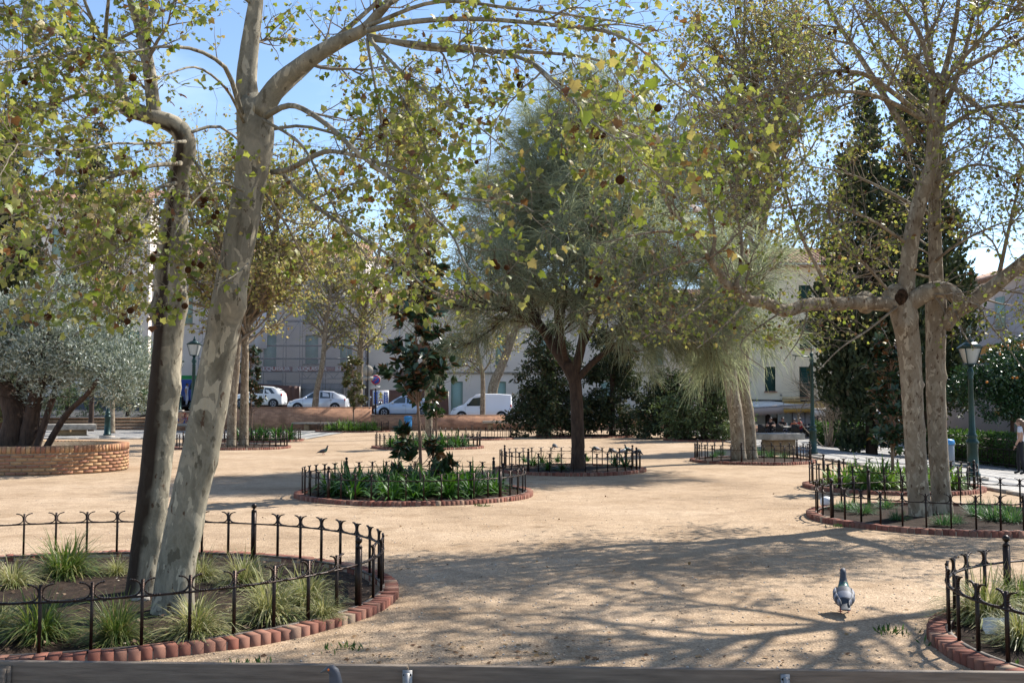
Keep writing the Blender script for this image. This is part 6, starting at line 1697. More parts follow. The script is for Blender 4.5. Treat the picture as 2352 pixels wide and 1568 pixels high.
xx = X(1106, 68.6); car('white panel van parked beside the dark conifer, facing left', 'van', WHITE_V, van, (1.32, -1.38), .32, vwin, (1.80, .80), (-2.02, 1.0), (xx, 68.6, zr(xx) + .04), PI, 'parked_van', screens=[('windscreen', 1.2, 1.13, .68, .42, 1.76, .62, .03)], doors=((-.08, .3, 1.0), (1.08, .35, .95)), handles=((.06, .92),), mirror=(.9, 1.1, M['trim']))
fiat = [(-1.78, .32, .7, .78, .6, .5), (-1.70, .22, .86, 1.0, .76, .6), (-1.45, .2, .92, 1.28, .80, .56), (-1.0, .19, .93, 1.44, .81, .56), (-.3, .19, .93, 1.49, .81, .57), (.2, .19, .92, 1.44, .81, .57), (.6, .19, .92, 1.2, .81, .6), (.95, .19, .92, 1.0, .8, .64), (1.35, .2, .84, .93, .78, .6), (1.68, .24, .66, .75, .68, .52), (1.78, .34, .5, .58, .55, .45)]
fwin = [('side_window', [(-1.22, .98), (-.52, .98), (-.5, 1.38), (-.92, 1.34)]), ('side_window', [(-.42, .98), (.62, .98), (.25, 1.32), (-.42, 1.40)])]
xx = X(597, 68.8); car('small rounded white hatchback behind the slim plane trunks', 'car', WHITE, fiat, (1.12, -1.14), .30, fwin, (1.52, .72), (-1.66, .86), (xx, 68.8, zr(xx) + .10), PI, screens=[('windscreen', .94, 1.0, .58, .25, 1.42, .5, .02), ('rear_window', -1.52, 1.2, .5, -1.06, 1.42, .48, -.05)], doors=((-.47, .3, .95), (.8, .35, .92)), handles=((-.3, .84),), mirror=(.55, 1.02, WHITE))
xx = X(462, 75); car('deep blue van glimpsed between the two leaning trunks', 'van', NAVY, van, (1.32, -1.38), .34, vwin + [('side_window', [(-1.9, 1.08), (-.1, 1.08), (-.1, 1.62), (-1.85, 1.6)])], (1.80, .80), (-2.02, 1.0), (xx, 75, float(road_z(np.array(xx), np.array(75.0)))), 0.0, 'parked_van', screens=[('windscreen', 1.2, 1.13, .68, .42, 1.76, .62, .03)], doors=((-.08, .3, 1.0),), handles=((.06, .92),), mirror=(.9, 1.1, M['trim']))
def scooter(label, x, y, rz, col):
    z = float(road_z(np.array(x), np.array(y)))
    t = thing('motor_scooter', label, 'scooter', (x, y, z), rz, group='scooters parked by the hoarding')
    for wx in (-.6, .62):
        w = MB(); w.lathe([(.14, -.05), (.24, -.05), (.26, 0), (.24, .05), (.14, .05)], n=20)
        w.build('wheel', M['tyre'], t).matrix_local = Matrix.Translation((wx, 0, .26)) @ Matrix.Rotation(R(90), 4, 'X')
    b = MB(); b.tube(spline([(-.85, 0, .62), (-.5, 0, .66), (-.1, 0, .45), (.2, 0, .34), (.42, 0, .6), (.50, 0, .98)], 16), np.interp(np.linspace(0, 1, 16), [0, .2, .5, .7, 1], [.08, .17, .13, .14, .12]), 12)
    b.build('body', col, t, smooth=True)
    MB().sphere((-.4, 0, .80), (.36, .14, .07), 12, 8).build('seat', M['black'], t, smooth=True)
    MB().sphere((.62, 0, .92), (.07, .09, .08), 12, 8).build('headlight', M['headl'], t, smooth=True)
    h = MB(); h.tube([(.48, -.33, 1.05), (.52, 0, 1.02), (.48, .33, 1.05)], .018, 6); h.tube([(.5, 0, .95), (.62, 0, .3)], .03, 6); h.build('handlebar', M['trim'], t)
    for s in (-1, 1):
        mi = MB(); mi.tube([(.5, s * .25, 1.05), (.46, s * .3, 1.2)], .008, 4); mi.sphere((.45, s * .31, 1.24), (.02, .07, .06), 8, 6); mi.build('mirror', M['headl'], t)
scooter('dark scooter with a bright headlamp beside the no parking sign', X(838, 69.5), 69.5, R(-70), paint('black_scooter_paint', (.02, .02, .022)))
scooter('black scooter parked under the blue safety sign', X(890, 71.5), 71.5, R(200), paint('dark_scooter_paint', (.03, .03, .035)))

# ------------------------------------------------------------------ signs, hoarding, bins
def text(s, size, loc, m, parent, name='lettering', rz=0.0, align='CENTER', sx=1.0, rot=None, off=.0):
    cu = bpy.data.curves.new('letters', 'FONT'); cu.body = s; cu.size = size; cu.align_x = align; cu.align_y = 'CENTER'; cu.extrude = .004; cu.offset = off
    tmp = bpy.data.objects.new('letters', cu); COL.objects.link(tmp)
    bpy.context.view_layer.update()
    me = bpy.data.meshes.new_from_object(tmp.evaluated_get(bpy.context.evaluated_depsgraph_get()))
    bpy.data.objects.remove(tmp)
    me.materials.clear(); me.materials.append(m)
    o = bpy.data.objects.new(name, me); COL.objects.link(o); o.parent = parent
    o.matrix_local = Matrix.Translation(loc) @ Matrix.Rotation(rz, 4, 'Z') @ Matrix.Rotation(R(90), 4, 'X') @ Matrix.Diagonal((sx, 1, 1, 1))
    return o
M['sign_blue'] = mat('sign_blue', (.02, .10, .48), .4); M['sign_red'] = mat('sign_red', (.5, .03, .04), .4)
M['sign_yellow'] = mat('sign_yellow', (.75, .5, .02), .4); M['sign_back'] = mat('sign_back_cream', (.45, .41, .33), .6, var=(.34, .3, .24), scale=5)
M['hoard'] = mat('brown_hoarding_sheet', (.13, .062, .045), .6, var=(.09, .042, .03), scale=2, bump=.6, bscale=1.6)
def disc(mb, r, y, n=32, mi=0, c=(0, 0)):
    a = np.linspace(0, 2 * PI, n, endpoint=False)
    v = [(c[0] + r * math.cos(q), y, c[1] + r * math.sin(q)) for q in a] + [(c[0] + r * math.cos(q), y + .012, c[1] + r * math.sin(q)) for q in a]
    mb.add(v, [tuple(range(n)), tuple(range(2 * n - 1, n - 1, -1))] + [((i + 1) % n, i, i + n, (i + 1) % n + n) for i in range(n)], mi)
ys_ = 66.6; xs_ = X(863, ys_); zs_ = float(road_z(np.array(xs_), np.array(ys_)))
t = thing('no_parking_sign', 'round blue and red no parking sign on a dark post', 'traffic sign', (xs_, ys_, zs_))
h = Z(872, ys_) - zs_
MB().tube([(0, .05, 0), (0, .05, h + .3)], .05, 8).build('post', M['trim'], t)
d = MB(); disc(d, .34, 0, mi=0, c=(0, h)); disc(d, .315, -.004, mi=1, c=(0, h)); disc(d, .245, -.008, mi=2, c=(0, h))
d.box((0, -.012, h), (.06, .004, .50), 1, tilt=Matrix.Rotation(R(45), 4, 'Y')); d.build('disc', [M['white_paint'], M['sign_red'], M['sign_blue']], t)
text('RESERVADO', .075, (0, -.012, h + .15), M['white_paint'], t)
MB().box((0, 0, h - .50), (.62, .015, .16)).build('sub_plate', M['white_paint'], t)
text('EXCEPTO AUTORIZADOS', .05, (0, -.012, h - .50), M['trim'], t)
ys_ = 66.2; xs_ = X(845, ys_); zs_ = float(road_z(np.array(xs_), np.array(ys_))); h = Z(851, ys_) - zs_
t = thing('traffic_sign', 'cream back of a round traffic sign left of the no parking sign', 'traffic sign', (xs_, ys_, zs_))
MB().tube([(0, -.03, 0), (0, -.03, h + .4)], .025, 8).build('post', M['trim'], t)
d = MB(); disc(d, .36, 0, c=(0, h)); d.build('disc', M['sign_back'], t); MB().box((0, .006, h - .52), (.72, .015, .26)).build('sub_plate', M['sign_back'], t)
ys_ = 73.6; xs_ = X(875, ys_); zs_ = float(road_z(np.array(xs_), np.array(ys_)))
t = thing('safety_board', 'tall white and blue building site safety board with yellow triangles', 'sign', (xs_, ys_, zs_))
z0, z1 = Z(930, ys_) - zs_, Z(896, ys_) - zs_; hh = z1 - z0; w_ = 1.18
MB().box((0, 0, (z0 + z1) / 2), (w_, .03, hh)).build('panel', M['white_paint'], t)
pm = MB()
for sx in (-1, 1):
    for k in range(5): pm.box((sx * w_ * .32, -.02, z1 - hh * (.2 + .16 * k)), (w_ * .24, .01, hh * .14))
pm.build('pictograms', M['sign_blue'], t)
pm = MB()
for sx in (-1, 1):
    for k in range(5): pm.box((sx * w_ * .32, -.026, z1 - hh * (.2 + .16 * k)), (w_ * .10, .006, hh * .07))
pm.build('pictogram_figures', M['white_paint'], t)
pm = MB()
for k in range(2):
    zc = z1 - hh * (.22 + .22 * k); pm.prism([(-.15, zc - .13), (.15, zc - .13), (0, zc + .14)], -.026, -.016)
pm.build('warning_triangles', M['sign_yellow'], t)
d = MB(); disc(d, .17, -.02, mi=0, c=(0, z0 + hh * .22)); disc(d, .12, -.024, mi=1, c=(0, z0 + hh * .22)); d.build('prohibition_disc', [M['sign_red'], M['white_paint']], t)
for k, s_ in enumerate(('OBLIGATORIO', 'SEGURIDAD')): text(s_, .15, (0, -.017, z1 - .10 - .14 * k if k == 0 else z0 + .08), M['sign_blue'], t)
def hoarding(label, x0, x1, ytop0, ytop1, y, fold=True):
    t = thing('site_hoarding', label, 'hoarding', (x0, y, 0), group='brown site hoardings')
    za, zb_ = Z(ytop0, y), Z(ytop1, y)
    n = 40; u = np.linspace(0, 1, n); L = x1 - x0; mb = MB(); v = []
    for k in range(n):
        zt = za + (zb_ - za) * u[k]; zg = float(road_z(np.array(x0 + L * u[k]), np.array(y))) + .03
        for j in range(5):
            q = j / 4; wv = .06 * math.sin(u[k] * L * 2.1) * math.sin(q * PI) + (.12 * math.sin(u[k] * 60) * (u[k] > .86) if fold else 0)
            v.append((u[k] * L, wv, zg + (zt - zg) * q))
    f = [(k * 5 + j, (k + 1) * 5 + j, (k + 1) * 5 + j + 1, k * 5 + j + 1) for k in range(n - 1) for j in range(4)]
    ob = mb.add(v, f).build('sheet', M['hoard'], t, smooth=True); so = ob.modifiers.new('thick', 'SOLIDIFY'); so.thickness = .02
    pm = MB()
    for k in range(5): pm.tube([(L * k / 4, .12, float(road_z(np.array(x0 + L * k / 4), np.array(y)))), (L * k / 4, .12, za + (zb_ - za) * k / 4)], .03, 6)
    pm.build('posts', M['steel'], t)
hoarding('brown sheet hoarding with a crumpled right end behind the white hatchback', X(540, 75.5), X(688, 75.5), 878, 887, 75.5)
hoarding('brown sheet hoarding behind the blue safety board and pale blue car', X(850, 75.5), X(1030, 75.5), 894, 898, 75.5, False)
xa_, xb_ = X(318, 78), X(455, 78)
t = thing('green_hoarding', 'bright green fabric hoarding behind the deep blue van', 'hoarding', (xa_, 78, 0))
MB().box(((xb_ - xa_) / 2, 0, Z(890, 78)), (xb_ - xa_, .05, Z(862, 78) - Z(918, 78))).build('sheet', mat('green_fabric', (.03, .26, .06), .7, var=(.02, .2, .045), scale=1.5), t)
pm = MB()
for k in range(4): pm.tube([((xb_ - xa_) * k / 3, .06, 1.5), ((xb_ - xa_) * k / 3, .06, Z(860, 78))], .03, 6)
pm.build('posts', M['steel'], t)
def bin_(label, x, y, z, h, w, body, lid, name='litter_bin', cat='bin'):
    t = thing(name, label, cat, (x, y, z))
    mb = MB(); mb.lathe([(w * .42, 0), (w * .5, .03), (w * .5, h * .80), (w * .46, h * .82)], n=20); mb.build('body', body, t, smooth=False)
    mb = MB(); mb.lathe([(w * .54, h * .82), (w * .55, h * .88), (w * .5, h * .97), (w * .2, h)], n=20); mb.build('lid', lid, t)
M['bin_blue'] = mat('blue_bin_plastic', (.04, .22, .48), .45)
g_ = G(2178, 1072); bin_('grey litter bin with a blue top beside the right path', g_[0], g_[1], float(gz(g_[0], g_[1])), .82, .34, mat('grey_bin', (.2, .22, .25), .5, .3), M['bin_blue'])
bin_('blue plastic bin behind the young magnolia against the wall', X(938, 62.5), 62.5, 0, .95, .5, M['bin_blue'], M['bin_blue'])

# ------------------------------------------------------------------ buildings across the street
M['render_mauve'] = mat('greyish_pink_render', (.70, .60, .53), .9, var=(.62, .53, .47), scale=.7, bump=.1)
M['render_pale'] = mat('pale_pinkish_render', (.80, .71, .62), .9, var=(.72, .635, .555), scale=.6, bump=.1)
M['render_cream'] = mat('cream_render', (.74, .65, .48), .9, var=(.67, .58, .42), scale=.8, bump=.1)
M['shutter_pale'] = mat('pale_green_shutter', (.34, .47, .40), .7, var=(.30, .42, .36), scale=3, stretch=(1, 1, 18))
M['shutter_dark'] = mat('dark_green_shutter', (.012, .06, .045), .55, var=(.008, .04, .03), scale=6, stretch=(1, 1, 20))
M['rooftile'] = mat('clay_roof_tile', (.42, .24, .155), .9, var=(.27, .15, .10), scale=5)
M['garage'] = mat('grey_white_sheet_door', (.50, .50, .53), .55, var=(.45, .45, .48), scale=1)
def tile_roof(mb, x0, x1, y0, z0, depth, rise, step=.26):
    n = int((x1 - x0) / step); rows = 10
    for i in range(n):
        x = x0 + (i + .5) * step
        for k in range(rows):
            ya, yb = y0 + depth * k / rows, y0 + depth * (k + 1) / rows
            za, zb_ = z0 + rise * k / rows + .03, z0 + rise * (k + 1) / rows
            v = []
            for (yy, zz) in ((ya, za), (yb, zb_)):
                for q in range(5):
                    a = PI * q / 4; v.append((x - math.cos(a) * step * .42, yy, zz + math.sin(a) * step * .32))
            mb.add(v, [(q, q + 1, q + 6, q + 5) for q in range(4)])
    mb.add([(x0, y0, z0), (x1, y0, z0), (x1, y0 + depth, z0 + rise), (x0, y0 + depth, z0 + rise)], [(0, 1, 2, 3)])
def facade(t, x0, x1, y, z0, z1, m, openings, depth=8.0):
    """front wall at y with real openings (x0, x1, z0, z1), plus the body of the house behind"""
    xs_ = sorted({x0, x1} | {v for o in openings for v in o[:2]}); zs_ = sorted({z0, z1} | {v for o in openings for v in o[2:4]})
    mb = MB()
    for a, b in zip(xs_, xs_[1:]):
        for c, d in zip(zs_, zs_[1:]):
            mx_, mz = (a + b) / 2, (c + d) / 2
            if any(o[0] < mx_ < o[1] and o[2] < mz < o[3] for o in openings): continue
            mb.add([(a, y, c), (b, y, c), (b, y, d), (a, y, d)], [(0, 1, 2, 3)])
    for o in openings:
        a, b, c, d = o[:4]; e = y + .28
        mb.add([(a, y, c), (b, y, c), (b, y, d), (a, y, d), (a, e, c), (b, e, c), (b, e, d), (a, e, d)], [(0, 4, 5, 1), (1, 5, 6, 2), (2, 6, 7, 3), (3, 7, 4, 0)])
    mb.add([(x0, y, z0), (x0, y + depth, z0), (x0, y + depth, z1), (x0, y, z1), (x1, y, z0), (x1, y + depth, z0), (x1, y + depth, z1), (x1, y, z1)], [(0, 1, 2, 3), (7, 6, 5, 4), (1, 5, 6, 2), (3, 2, 6, 7)])
    mb.build('wall', m, t)
YF = 82.0
# scaffolded house on the left
xa_, xb_ = X(345, YF), X(838, YF); zt = Z(598, YF)
t = thing('scaffolded_house', 'large greyish pink house with tiled roof and garage doors behind scaffolding', 'house', (0, 0, 0))
ops = []
gx0, gx1 = X(692, YF), X(790, YF)
ops.append((gx0, gx1, .5, Z(880, YF)))
win = [(X(604, YF), X(634, YF), Z(848, YF), Z(770, YF)), (X(604, YF), X(634, YF), Z(742, YF), Z(668, YF)), (X(700, YF), X(730, YF), Z(835, YF), Z(770, YF)), (X(700, YF), X(730, YF), Z(742, YF), Z(668, YF)), (X(780, YF), X(808, YF), Z(835, YF), Z(770, YF)), (X(500, YF), X(530, YF), Z(742, YF), Z(668, YF)), (X(410, YF), X(440, YF), Z(742, YF), Z(668, YF))]
vent = (X(613, YF), X(648, YF), Z(888, YF), Z(873, YF))
facade(t, xa_, xb_, YF, .3, zt, M['render_mauve'], ops + win + [vent])
gd = MB()
for k in range(3): gd.box((gx0 + (gx1 - gx0) * (k + .5) / 3, YF + .2, (.5 + Z(880, YF)) / 2), ((gx1 - gx0) / 3 - .03, .05, Z(880, YF) - .5))
gd.build('garage_door', M['garage'], t)
for o in win:
    w = MB().box(((o[0] + o[1]) / 2, YF + .16, (o[2] + o[3]) / 2), (o[1] - o[0], .05, o[3] - o[2])).build('window', M['shutter_pale'], t)
    MB().box(((o[0] + o[1]) / 2, YF - .05, o[2] - .06), (o[1] - o[0] + .3, .18, .1)).build('sill', M['stone'], w)
lv = MB()
for k in range(6): lv.box(((vent[0] + vent[1]) / 2, YF + .1, vent[2] + (vent[3] - vent[2]) * (k + .5) / 6), (vent[1] - vent[0], .1, .05))
lv.build('vent', M['garage'], t)
rf = MB(); tile_roof(rf, xa_ - .5, xb_ + .4, YF - .7, zt + .02, 6.0, 2.3, .3); rf.box(((xa_ + xb_) / 2, YF - .35, zt - .1), (xb_ - xa_ + .9, .7, .2)); rf.build('roof', M['rooftile'], t)
yl = 88.0; xa2, xb2 = X(-330, yl), X(338, yl); zl = Z(462, yl)
t = thing('tall_house', 'tall house with a clay tile roof showing above the olive at the left', 'house', (0, 0, 0))
wl = [(X(a_, yl), X(a_ + 28, yl), Z(b_ + 70, yl), Z(b_, yl)) for a_ in (20, 110, 200, 290) for b_ in (520, 640, 760)]
facade(t, xa2, xb2, yl, 1.5, zl, M['render_pale'], wl, 2.0)
for o in wl: MB().box(((o[0] + o[1]) / 2, yl + .14, (o[2] + o[3]) / 2), (o[1] - o[0], .05, o[3] - o[2])).build('window', M['shutter_pale'], t)
rf = MB(); tile_roof(rf, xa2 - .3, xb2 + .4, yl - .7, zl + .02, 4.0, 1.6, .34); rf.box(((xa2 + xb2) / 2, yl - .35, zl - .1), (xb2 - xa2 + .7, .7, .2)); rf.build('roof', M['rooftile'], t)
# scaffolding with its printed bands and netting
YS = 79.4
sx0, sx1 = X(455, YS), X(842, YS)
t = thing('scaffolding', 'grey tube scaffolding with red printed bands and pale netting before the pink house', 'scaffolding', (0, 0, 0))
fr = MB(); top = Z(590, YS)
levels = [Z(v_, YS) for v_ in (880, 852, 822, 792, 735, 680, 640, 598)]
bays = [X(v_, YS) for v_ in (455, 505, 560, 598, 650, 688, 742, 795, 842)]
for b_ in bays:
    for dy in (0, 1.0): fr.tube([(b_, YS + dy, .6), (b_, YS + dy, top)], .03, 5)
for z_ in levels:
    for dy in (0, 1.0): fr.tube([(sx0, YS + dy, z_), (sx1, YS + dy, z_)], .025, 5)
for k, (a_, b_) in enumerate(zip(bays, bays[1:])):
    if k % 2 == 0: fr.tube([(a_, YS, levels[0] - 2.2), (b_, YS, levels[0])], .022, 5); fr.tube([(a_, YS, levels[3]), (b_, YS, levels[4])], .022, 5)
tr0, tr1 = X(690, YS), X(842, YS); za, zb_ = Z(869, YS), Z(852, YS)
fr.tube([(tr0, YS, za), (tr1, YS, za)], .04, 5); fr.tube([(tr0, YS, zb_), (tr1, YS, zb_)], .04, 5)
nz_ = 10
for k in range(nz_):
    u0 = tr0 + (tr1 - tr0) * k / nz_; u1 = tr0 + (tr1 - tr0) * (k + 1) / nz_
    fr.tube([(u0, YS, za if k % 2 else zb_), (u1, YS, zb_ if k % 2 else za)], .03, 5)
fr.build('tube_frame', M['steel'], t)
pl = MB()
for z_ in levels[1:]: pl.box(((sx0 + sx1) / 2, YS + .5, z_ - .06), (sx1 - sx0, .95, .05))
pl.build('walkway', mat('scaffold_board', (.22, .2, .19), .8), t)
BANDM = mat('red_brown_printed_band', (.27, .13, .11), .7); WTX = mat('white_print', (.52, .47, .45), .7)
zc = Z(847, YS)
for a_, b_, s_, cxv in ((588, 672, 'ALQUISUR', 630), (684, 770, 'ALQUISUR', 714), (776, 842, 'ALQUISUR', 806)):
    bd = MB().box(((X(a_, YS) + X(b_, YS)) / 2, YS - .06, zc), (X(b_, YS) - X(a_, YS), .02, .36)).build('printed_band', BANDM, t)
    text(s_, .40, (X(cxv, YS), YS - .075, zc), WTX, bd, sx=1.35, off=.012)
net = bpy.data.materials.new('pale_scaffold_net'); net.use_nodes = True
nt_ = net.node_tree; pb = nt_.nodes['Principled BSDF']; pb.inputs['Base Color'].default_value = (.55, .52, .54, 1); pb.inputs['Roughness'].default_value = .8
trn = nt_.nodes.new('ShaderNodeBsdfTransparent'); ms_ = nt_.nodes.new('ShaderNodeMixShader'); ms_.inputs[0].default_value = .25
nt_.links.new(trn.outputs[0], ms_.inputs[1]); nt_.links.new(pb.outputs[0], ms_.inputs[2]); nt_.links.new(ms_.outputs[0], nt_.nodes['Material Output'].inputs[0])
v, f = grid(np.linspace(sx0, sx1, 60), np.linspace(0, 1, 12), lambda a, b: 0 * a)
v = np.stack((v[:, 0], YS - .10 + .05 * np.sin(v[:, 0] * 2.3 + v[:, 1] * 5), levels[0] - .4 + v[:, 1] * (top - levels[0] + .6)), 1)
MB().add(v, f).build('netting', net, t, smooth=True)
yb_ = YS - .22
t = thing('vertical_banner', 'tall white banner with dark letters hanging on the scaffolding', 'banner', (X(598, yb_), yb_, 0))
MB().box((0, 0, Z(700, yb_)), (.98, .03, Z(600, yb_) - Z(800, yb_))).build('cloth', mat('white_banner', (.62, .62, .68), .7), t)
for ch, vy in (('O', 610), ('C', 632), ('V', 655)): text(ch, .9, (0, -.03, Z(vy, yb_)), mat('banner_ink', (.03, .07, .1), .7), t)
# lower pale house on the right of it
xa_, xb_ = X(845, YF), X(1640, YF); zt = Z(690, YF)
t = thing('pale_house', 'long low pale pinkish house with tall light green shutters', 'house', (0, 0, 0))
doors = [(X(a_, YF), X(b_, YF), z0_, Z(876, YF)) for a_, b_, z0_ in ((1036, 1063, .25), (1138, 1162, .2), (930, 955, .4), (1240, 1264, .1), (1380, 1404, .0), (1500, 1524, 0))]
wins = [(X(a_, YF), X(b_, YF), Z(838, YF), Z(765, YF)) for a_, b_ in ((930, 955), (1036, 1063), (1138, 1162), (1240, 1264), (1380, 1404), (1500, 1524))]
facade(t, xa_, xb_, YF, -.3, zt, M['render_pale'], doors + wins)
for o in doors: MB().box(((o[0] + o[1]) / 2, YF + .14, (o[2] + o[3]) / 2), (o[1] - o[0], .05, o[3] - o[2])).build('door', M['shutter_pale'], t)
for o in wins:
    w = MB().box(((o[0] + o[1]) / 2, YF + .14, (o[2] + o[3]) / 2), (o[1] - o[0], .05, o[3] - o[2])).build('window', M['shutter_pale'], t)
    MB().box(((o[0] + o[1]) / 2, YF - .05, o[2] - .06), (o[1] - o[0] + .3, .18, .1)).build('sill', M['stone'], w)
MB().box(((xa_ + xb_) / 2, YF - .06, Z(856, YF)), (xb_ - xa_, .12, .16)).build('string_course', M['stone'], t)
MB().tube([(X(917, YF), YF - .08, .2), (X(917, YF), YF - .08, zt)], .05, 6).build('downpipe', M['white_paint'], t)
rf = MB(); tile_roof(rf, xa_ + .05, xb_ + .4, YF - .6, zt + .02, 6.0, 1.5, .3); rf.box(((xa_ + xb_) / 2 + .2, YF - .3, zt - .1), (xb_ - xa_ + .4, .6, .2)); rf.build('roof', M['rooftile'], t)
yw = 96; t = thing('white_house', 'sunlit white house end rising above the low pale roof', 'house', (X(845, yw), yw, 0))
MB().box((0, 0, Z(610, yw) / 2), (2.6, 5, Z(610, yw))).build('wall', M['white_paint'], t)
w_ = MB().box((.75, -2.46, Z(655, yw)), (.5, .2, 1.0)).build('window', M['glass'], t)
MB().add([(-1.5, -2.7, Z(610, yw)), (1.5, -2.7, Z(610, yw)), (1.5, 2.7, Z(610, yw)), (-1.5, 2.7, Z(610, yw)), (-1.5, 0, Z(610, yw) + .9), (1.5, 0, Z(610, yw) + .9)], [(0, 1, 5, 4), (2, 3, 4, 5), (1, 2, 5), (3, 0, 4), (0, 3, 2, 1)]).build('roof', M['rooftile'], t)
# wall lantern near the sign
t = thing('wall_lantern', 'old lantern on a bracket above the no parking sign', 'lantern', (X(860, 80.8), 80.8, Z(862, 80.8)))
MB().tube([(0, 1.2, .1), (0, .3, .25), (0, 0, .0)], .03, 6).build('bracket', M['trim'], t); lantern_parts(t, .02, 1.0)

# ------------------------------------------------------------------ cafe house and its terrace
YC = 72.0; zc0 = -.5
xa_, xb_ = X(1660, YC), X(2060, YC); zt = Z(608, YC)
t = thing('cafe_house', 'cream house with dark green shutters above a white cafe front', 'house', (0, 0, 0))
wins = [(X(1757, YC), X(1781, YC), Z(898, YC), Z(842, YC)), (X(1836, YC), X(1865, YC), Z(911, YC), Z(842, YC)), (X(1757, YC), X(1781, YC), Z(790, YC), Z(735, YC)), (X(1838, YC), X(1867, YC), Z(800, YC), Z(735, YC)), (X(1757, YC), X(1781, YC), Z(700, YC), Z(655, YC)), (X(1838, YC), X(1865, YC), Z(700, YC), Z(655, YC)), (X(1920, YC), X(1944, YC), Z(790, YC), Z(735, YC)), (X(1690, YC), X(1710, YC), Z(898, YC), Z(842, YC))]
door = (X(1756, YC), X(1785, YC), zc0, Z(940, YC))
facade(t, xa_, xb_, YC, Z(930, YC), zt, M['render_cream'], wins)
ft = MB()
for a_, b_ in ((xa_, door[0]), (door[1], xb_)): ft.box(((a_ + b_) / 2, YC + .1, (zc0 + Z(930, YC)) / 2), (b_ - a_, .2, Z(930, YC) - zc0))
ft.build('white_ground_floor', M['white_paint'], t)
DW = mat('dark_brown_door', (.07, .035, .022), .5, var=(.04, .02, .014), scale=8, stretch=(6, 6, .5))
dr = MB().box(((door[0] + door[1]) / 2, YC + .12, (door[2] + door[3]) / 2), (door[1] - door[0], .08, door[3] - door[2])).build('door', DW, t)
MB().box((door[0] + .62, YC + .05, door[3] - .35), (.42, .03, .5)).build('pane', M['white_paint'], dr)
for o in wins:
    w = MB()
    w.box(((o[0] + o[1]) / 2, YC + .1, (o[2] + o[3]) / 2), (o[1] - o[0], .05, o[3] - o[2]))
    for k in range(12): w.box(((o[0] + o[1]) / 2, YC + .06, o[2] + (o[3] - o[2]) * (k + .5) / 12), (o[1] - o[0] - .06, .04, (o[3] - o[2]) / 26))
    w = w.build('window', M['shutter_dark'], t)
    MB().box(((o[0] + o[1]) / 2, YC - .05, o[2] - .05), (o[1] - o[0] + .16, .2, .09)).build('sill', M['rooftile'], w)
bc = MB(); o = wins[1]
for k in range(9): bc.tube([(o[0] - .15 + (o[1] - o[0] + .3) * k / 8, YC - .35, o[2]), (o[0] - .15 + (o[1] - o[0] + .3) * k / 8, YC - .35, o[2] + .95)], .012, 4)
for zz in (o[2] + .02, o[2] + .95): bc.tube([(o[0] - .15, YC, zz), (o[0] - .15, YC - .35, zz), (o[1] + .15, YC - .35, zz), (o[1] + .15, YC, zz)], .016, 4)
bc.build('balcony_rail', M['trim'], t)
MB().tube([(X(1716, YC), YC - .09, zc0), (X(1716, YC), YC - .09, zt)], .06, 8).build('downpipe', mat('grey_pipe', (.22, .24, .28), .5), t)
MB().tube([(xa_, YC - .05, Z(917, YC)), (X(1800, YC), YC - .06, Z(920, YC)), (xb_, YC - .05, Z(921, YC))], .05, 6).build('cable', M['trim'], t)
MB().box((X(1793, YC), YC - .02, Z(907, YC)), (.14, .04, .14)).build('junction_box', M['stone'], t)
rf = MB(); tile_roof(rf, xa_ - .3, xb_ + .3, YC - .7, zt + .02, 5.0, 1.8, .3); rf.box(((xa_ + xb_) / 2, YC - .35, zt - .1), (xb_ - xa_ + .6, .7, .2)); rf.build('roof', M['rooftile'], t)
MB().tube([(xa_, YC - .75, zt - .05), (xb_, YC - .75, zt - .05)], .07, 8).build('gutter', M['steel'], t)
t = thing('wall_lantern', 'dark green lantern on the cream cafe wall beside the mottled trunk', 'lantern', (X(1710, YC), YC - .6, Z(856, YC)))
MB().tube([(.1, .55, -.35), (.05, .3, -.45), (0, 0, -.1)], .03, 6).build('bracket', M['lamp_green'], t); lantern_parts(t, -.1, 1.25)
ysn = YC - .45
t = thing('cafe_sign', 'tilted tan signboard with dark lettering above the white awning', 'sign', (X(1816, ysn), ysn, Z(916, ysn)), 0)
sw, sh = X(1836, ysn) - X(1797, ysn), Z(910, ysn) - Z(922, ysn)
MB().prism([(-sw * .52, -sh / 2), (sw * .55, -sh * .46), (sw * .48, sh * .52), (-sw * .5, sh * .46)], -.03, .03).build('board', mat('tan_signboard', (.62, .46, .24), .6), t)
text('I  RESTAURANTE  TERRAZA', sh * .36, (.02, -.036, 0), mat('sign_ink', (.14, .09, .05), .6), t, sx=.95)
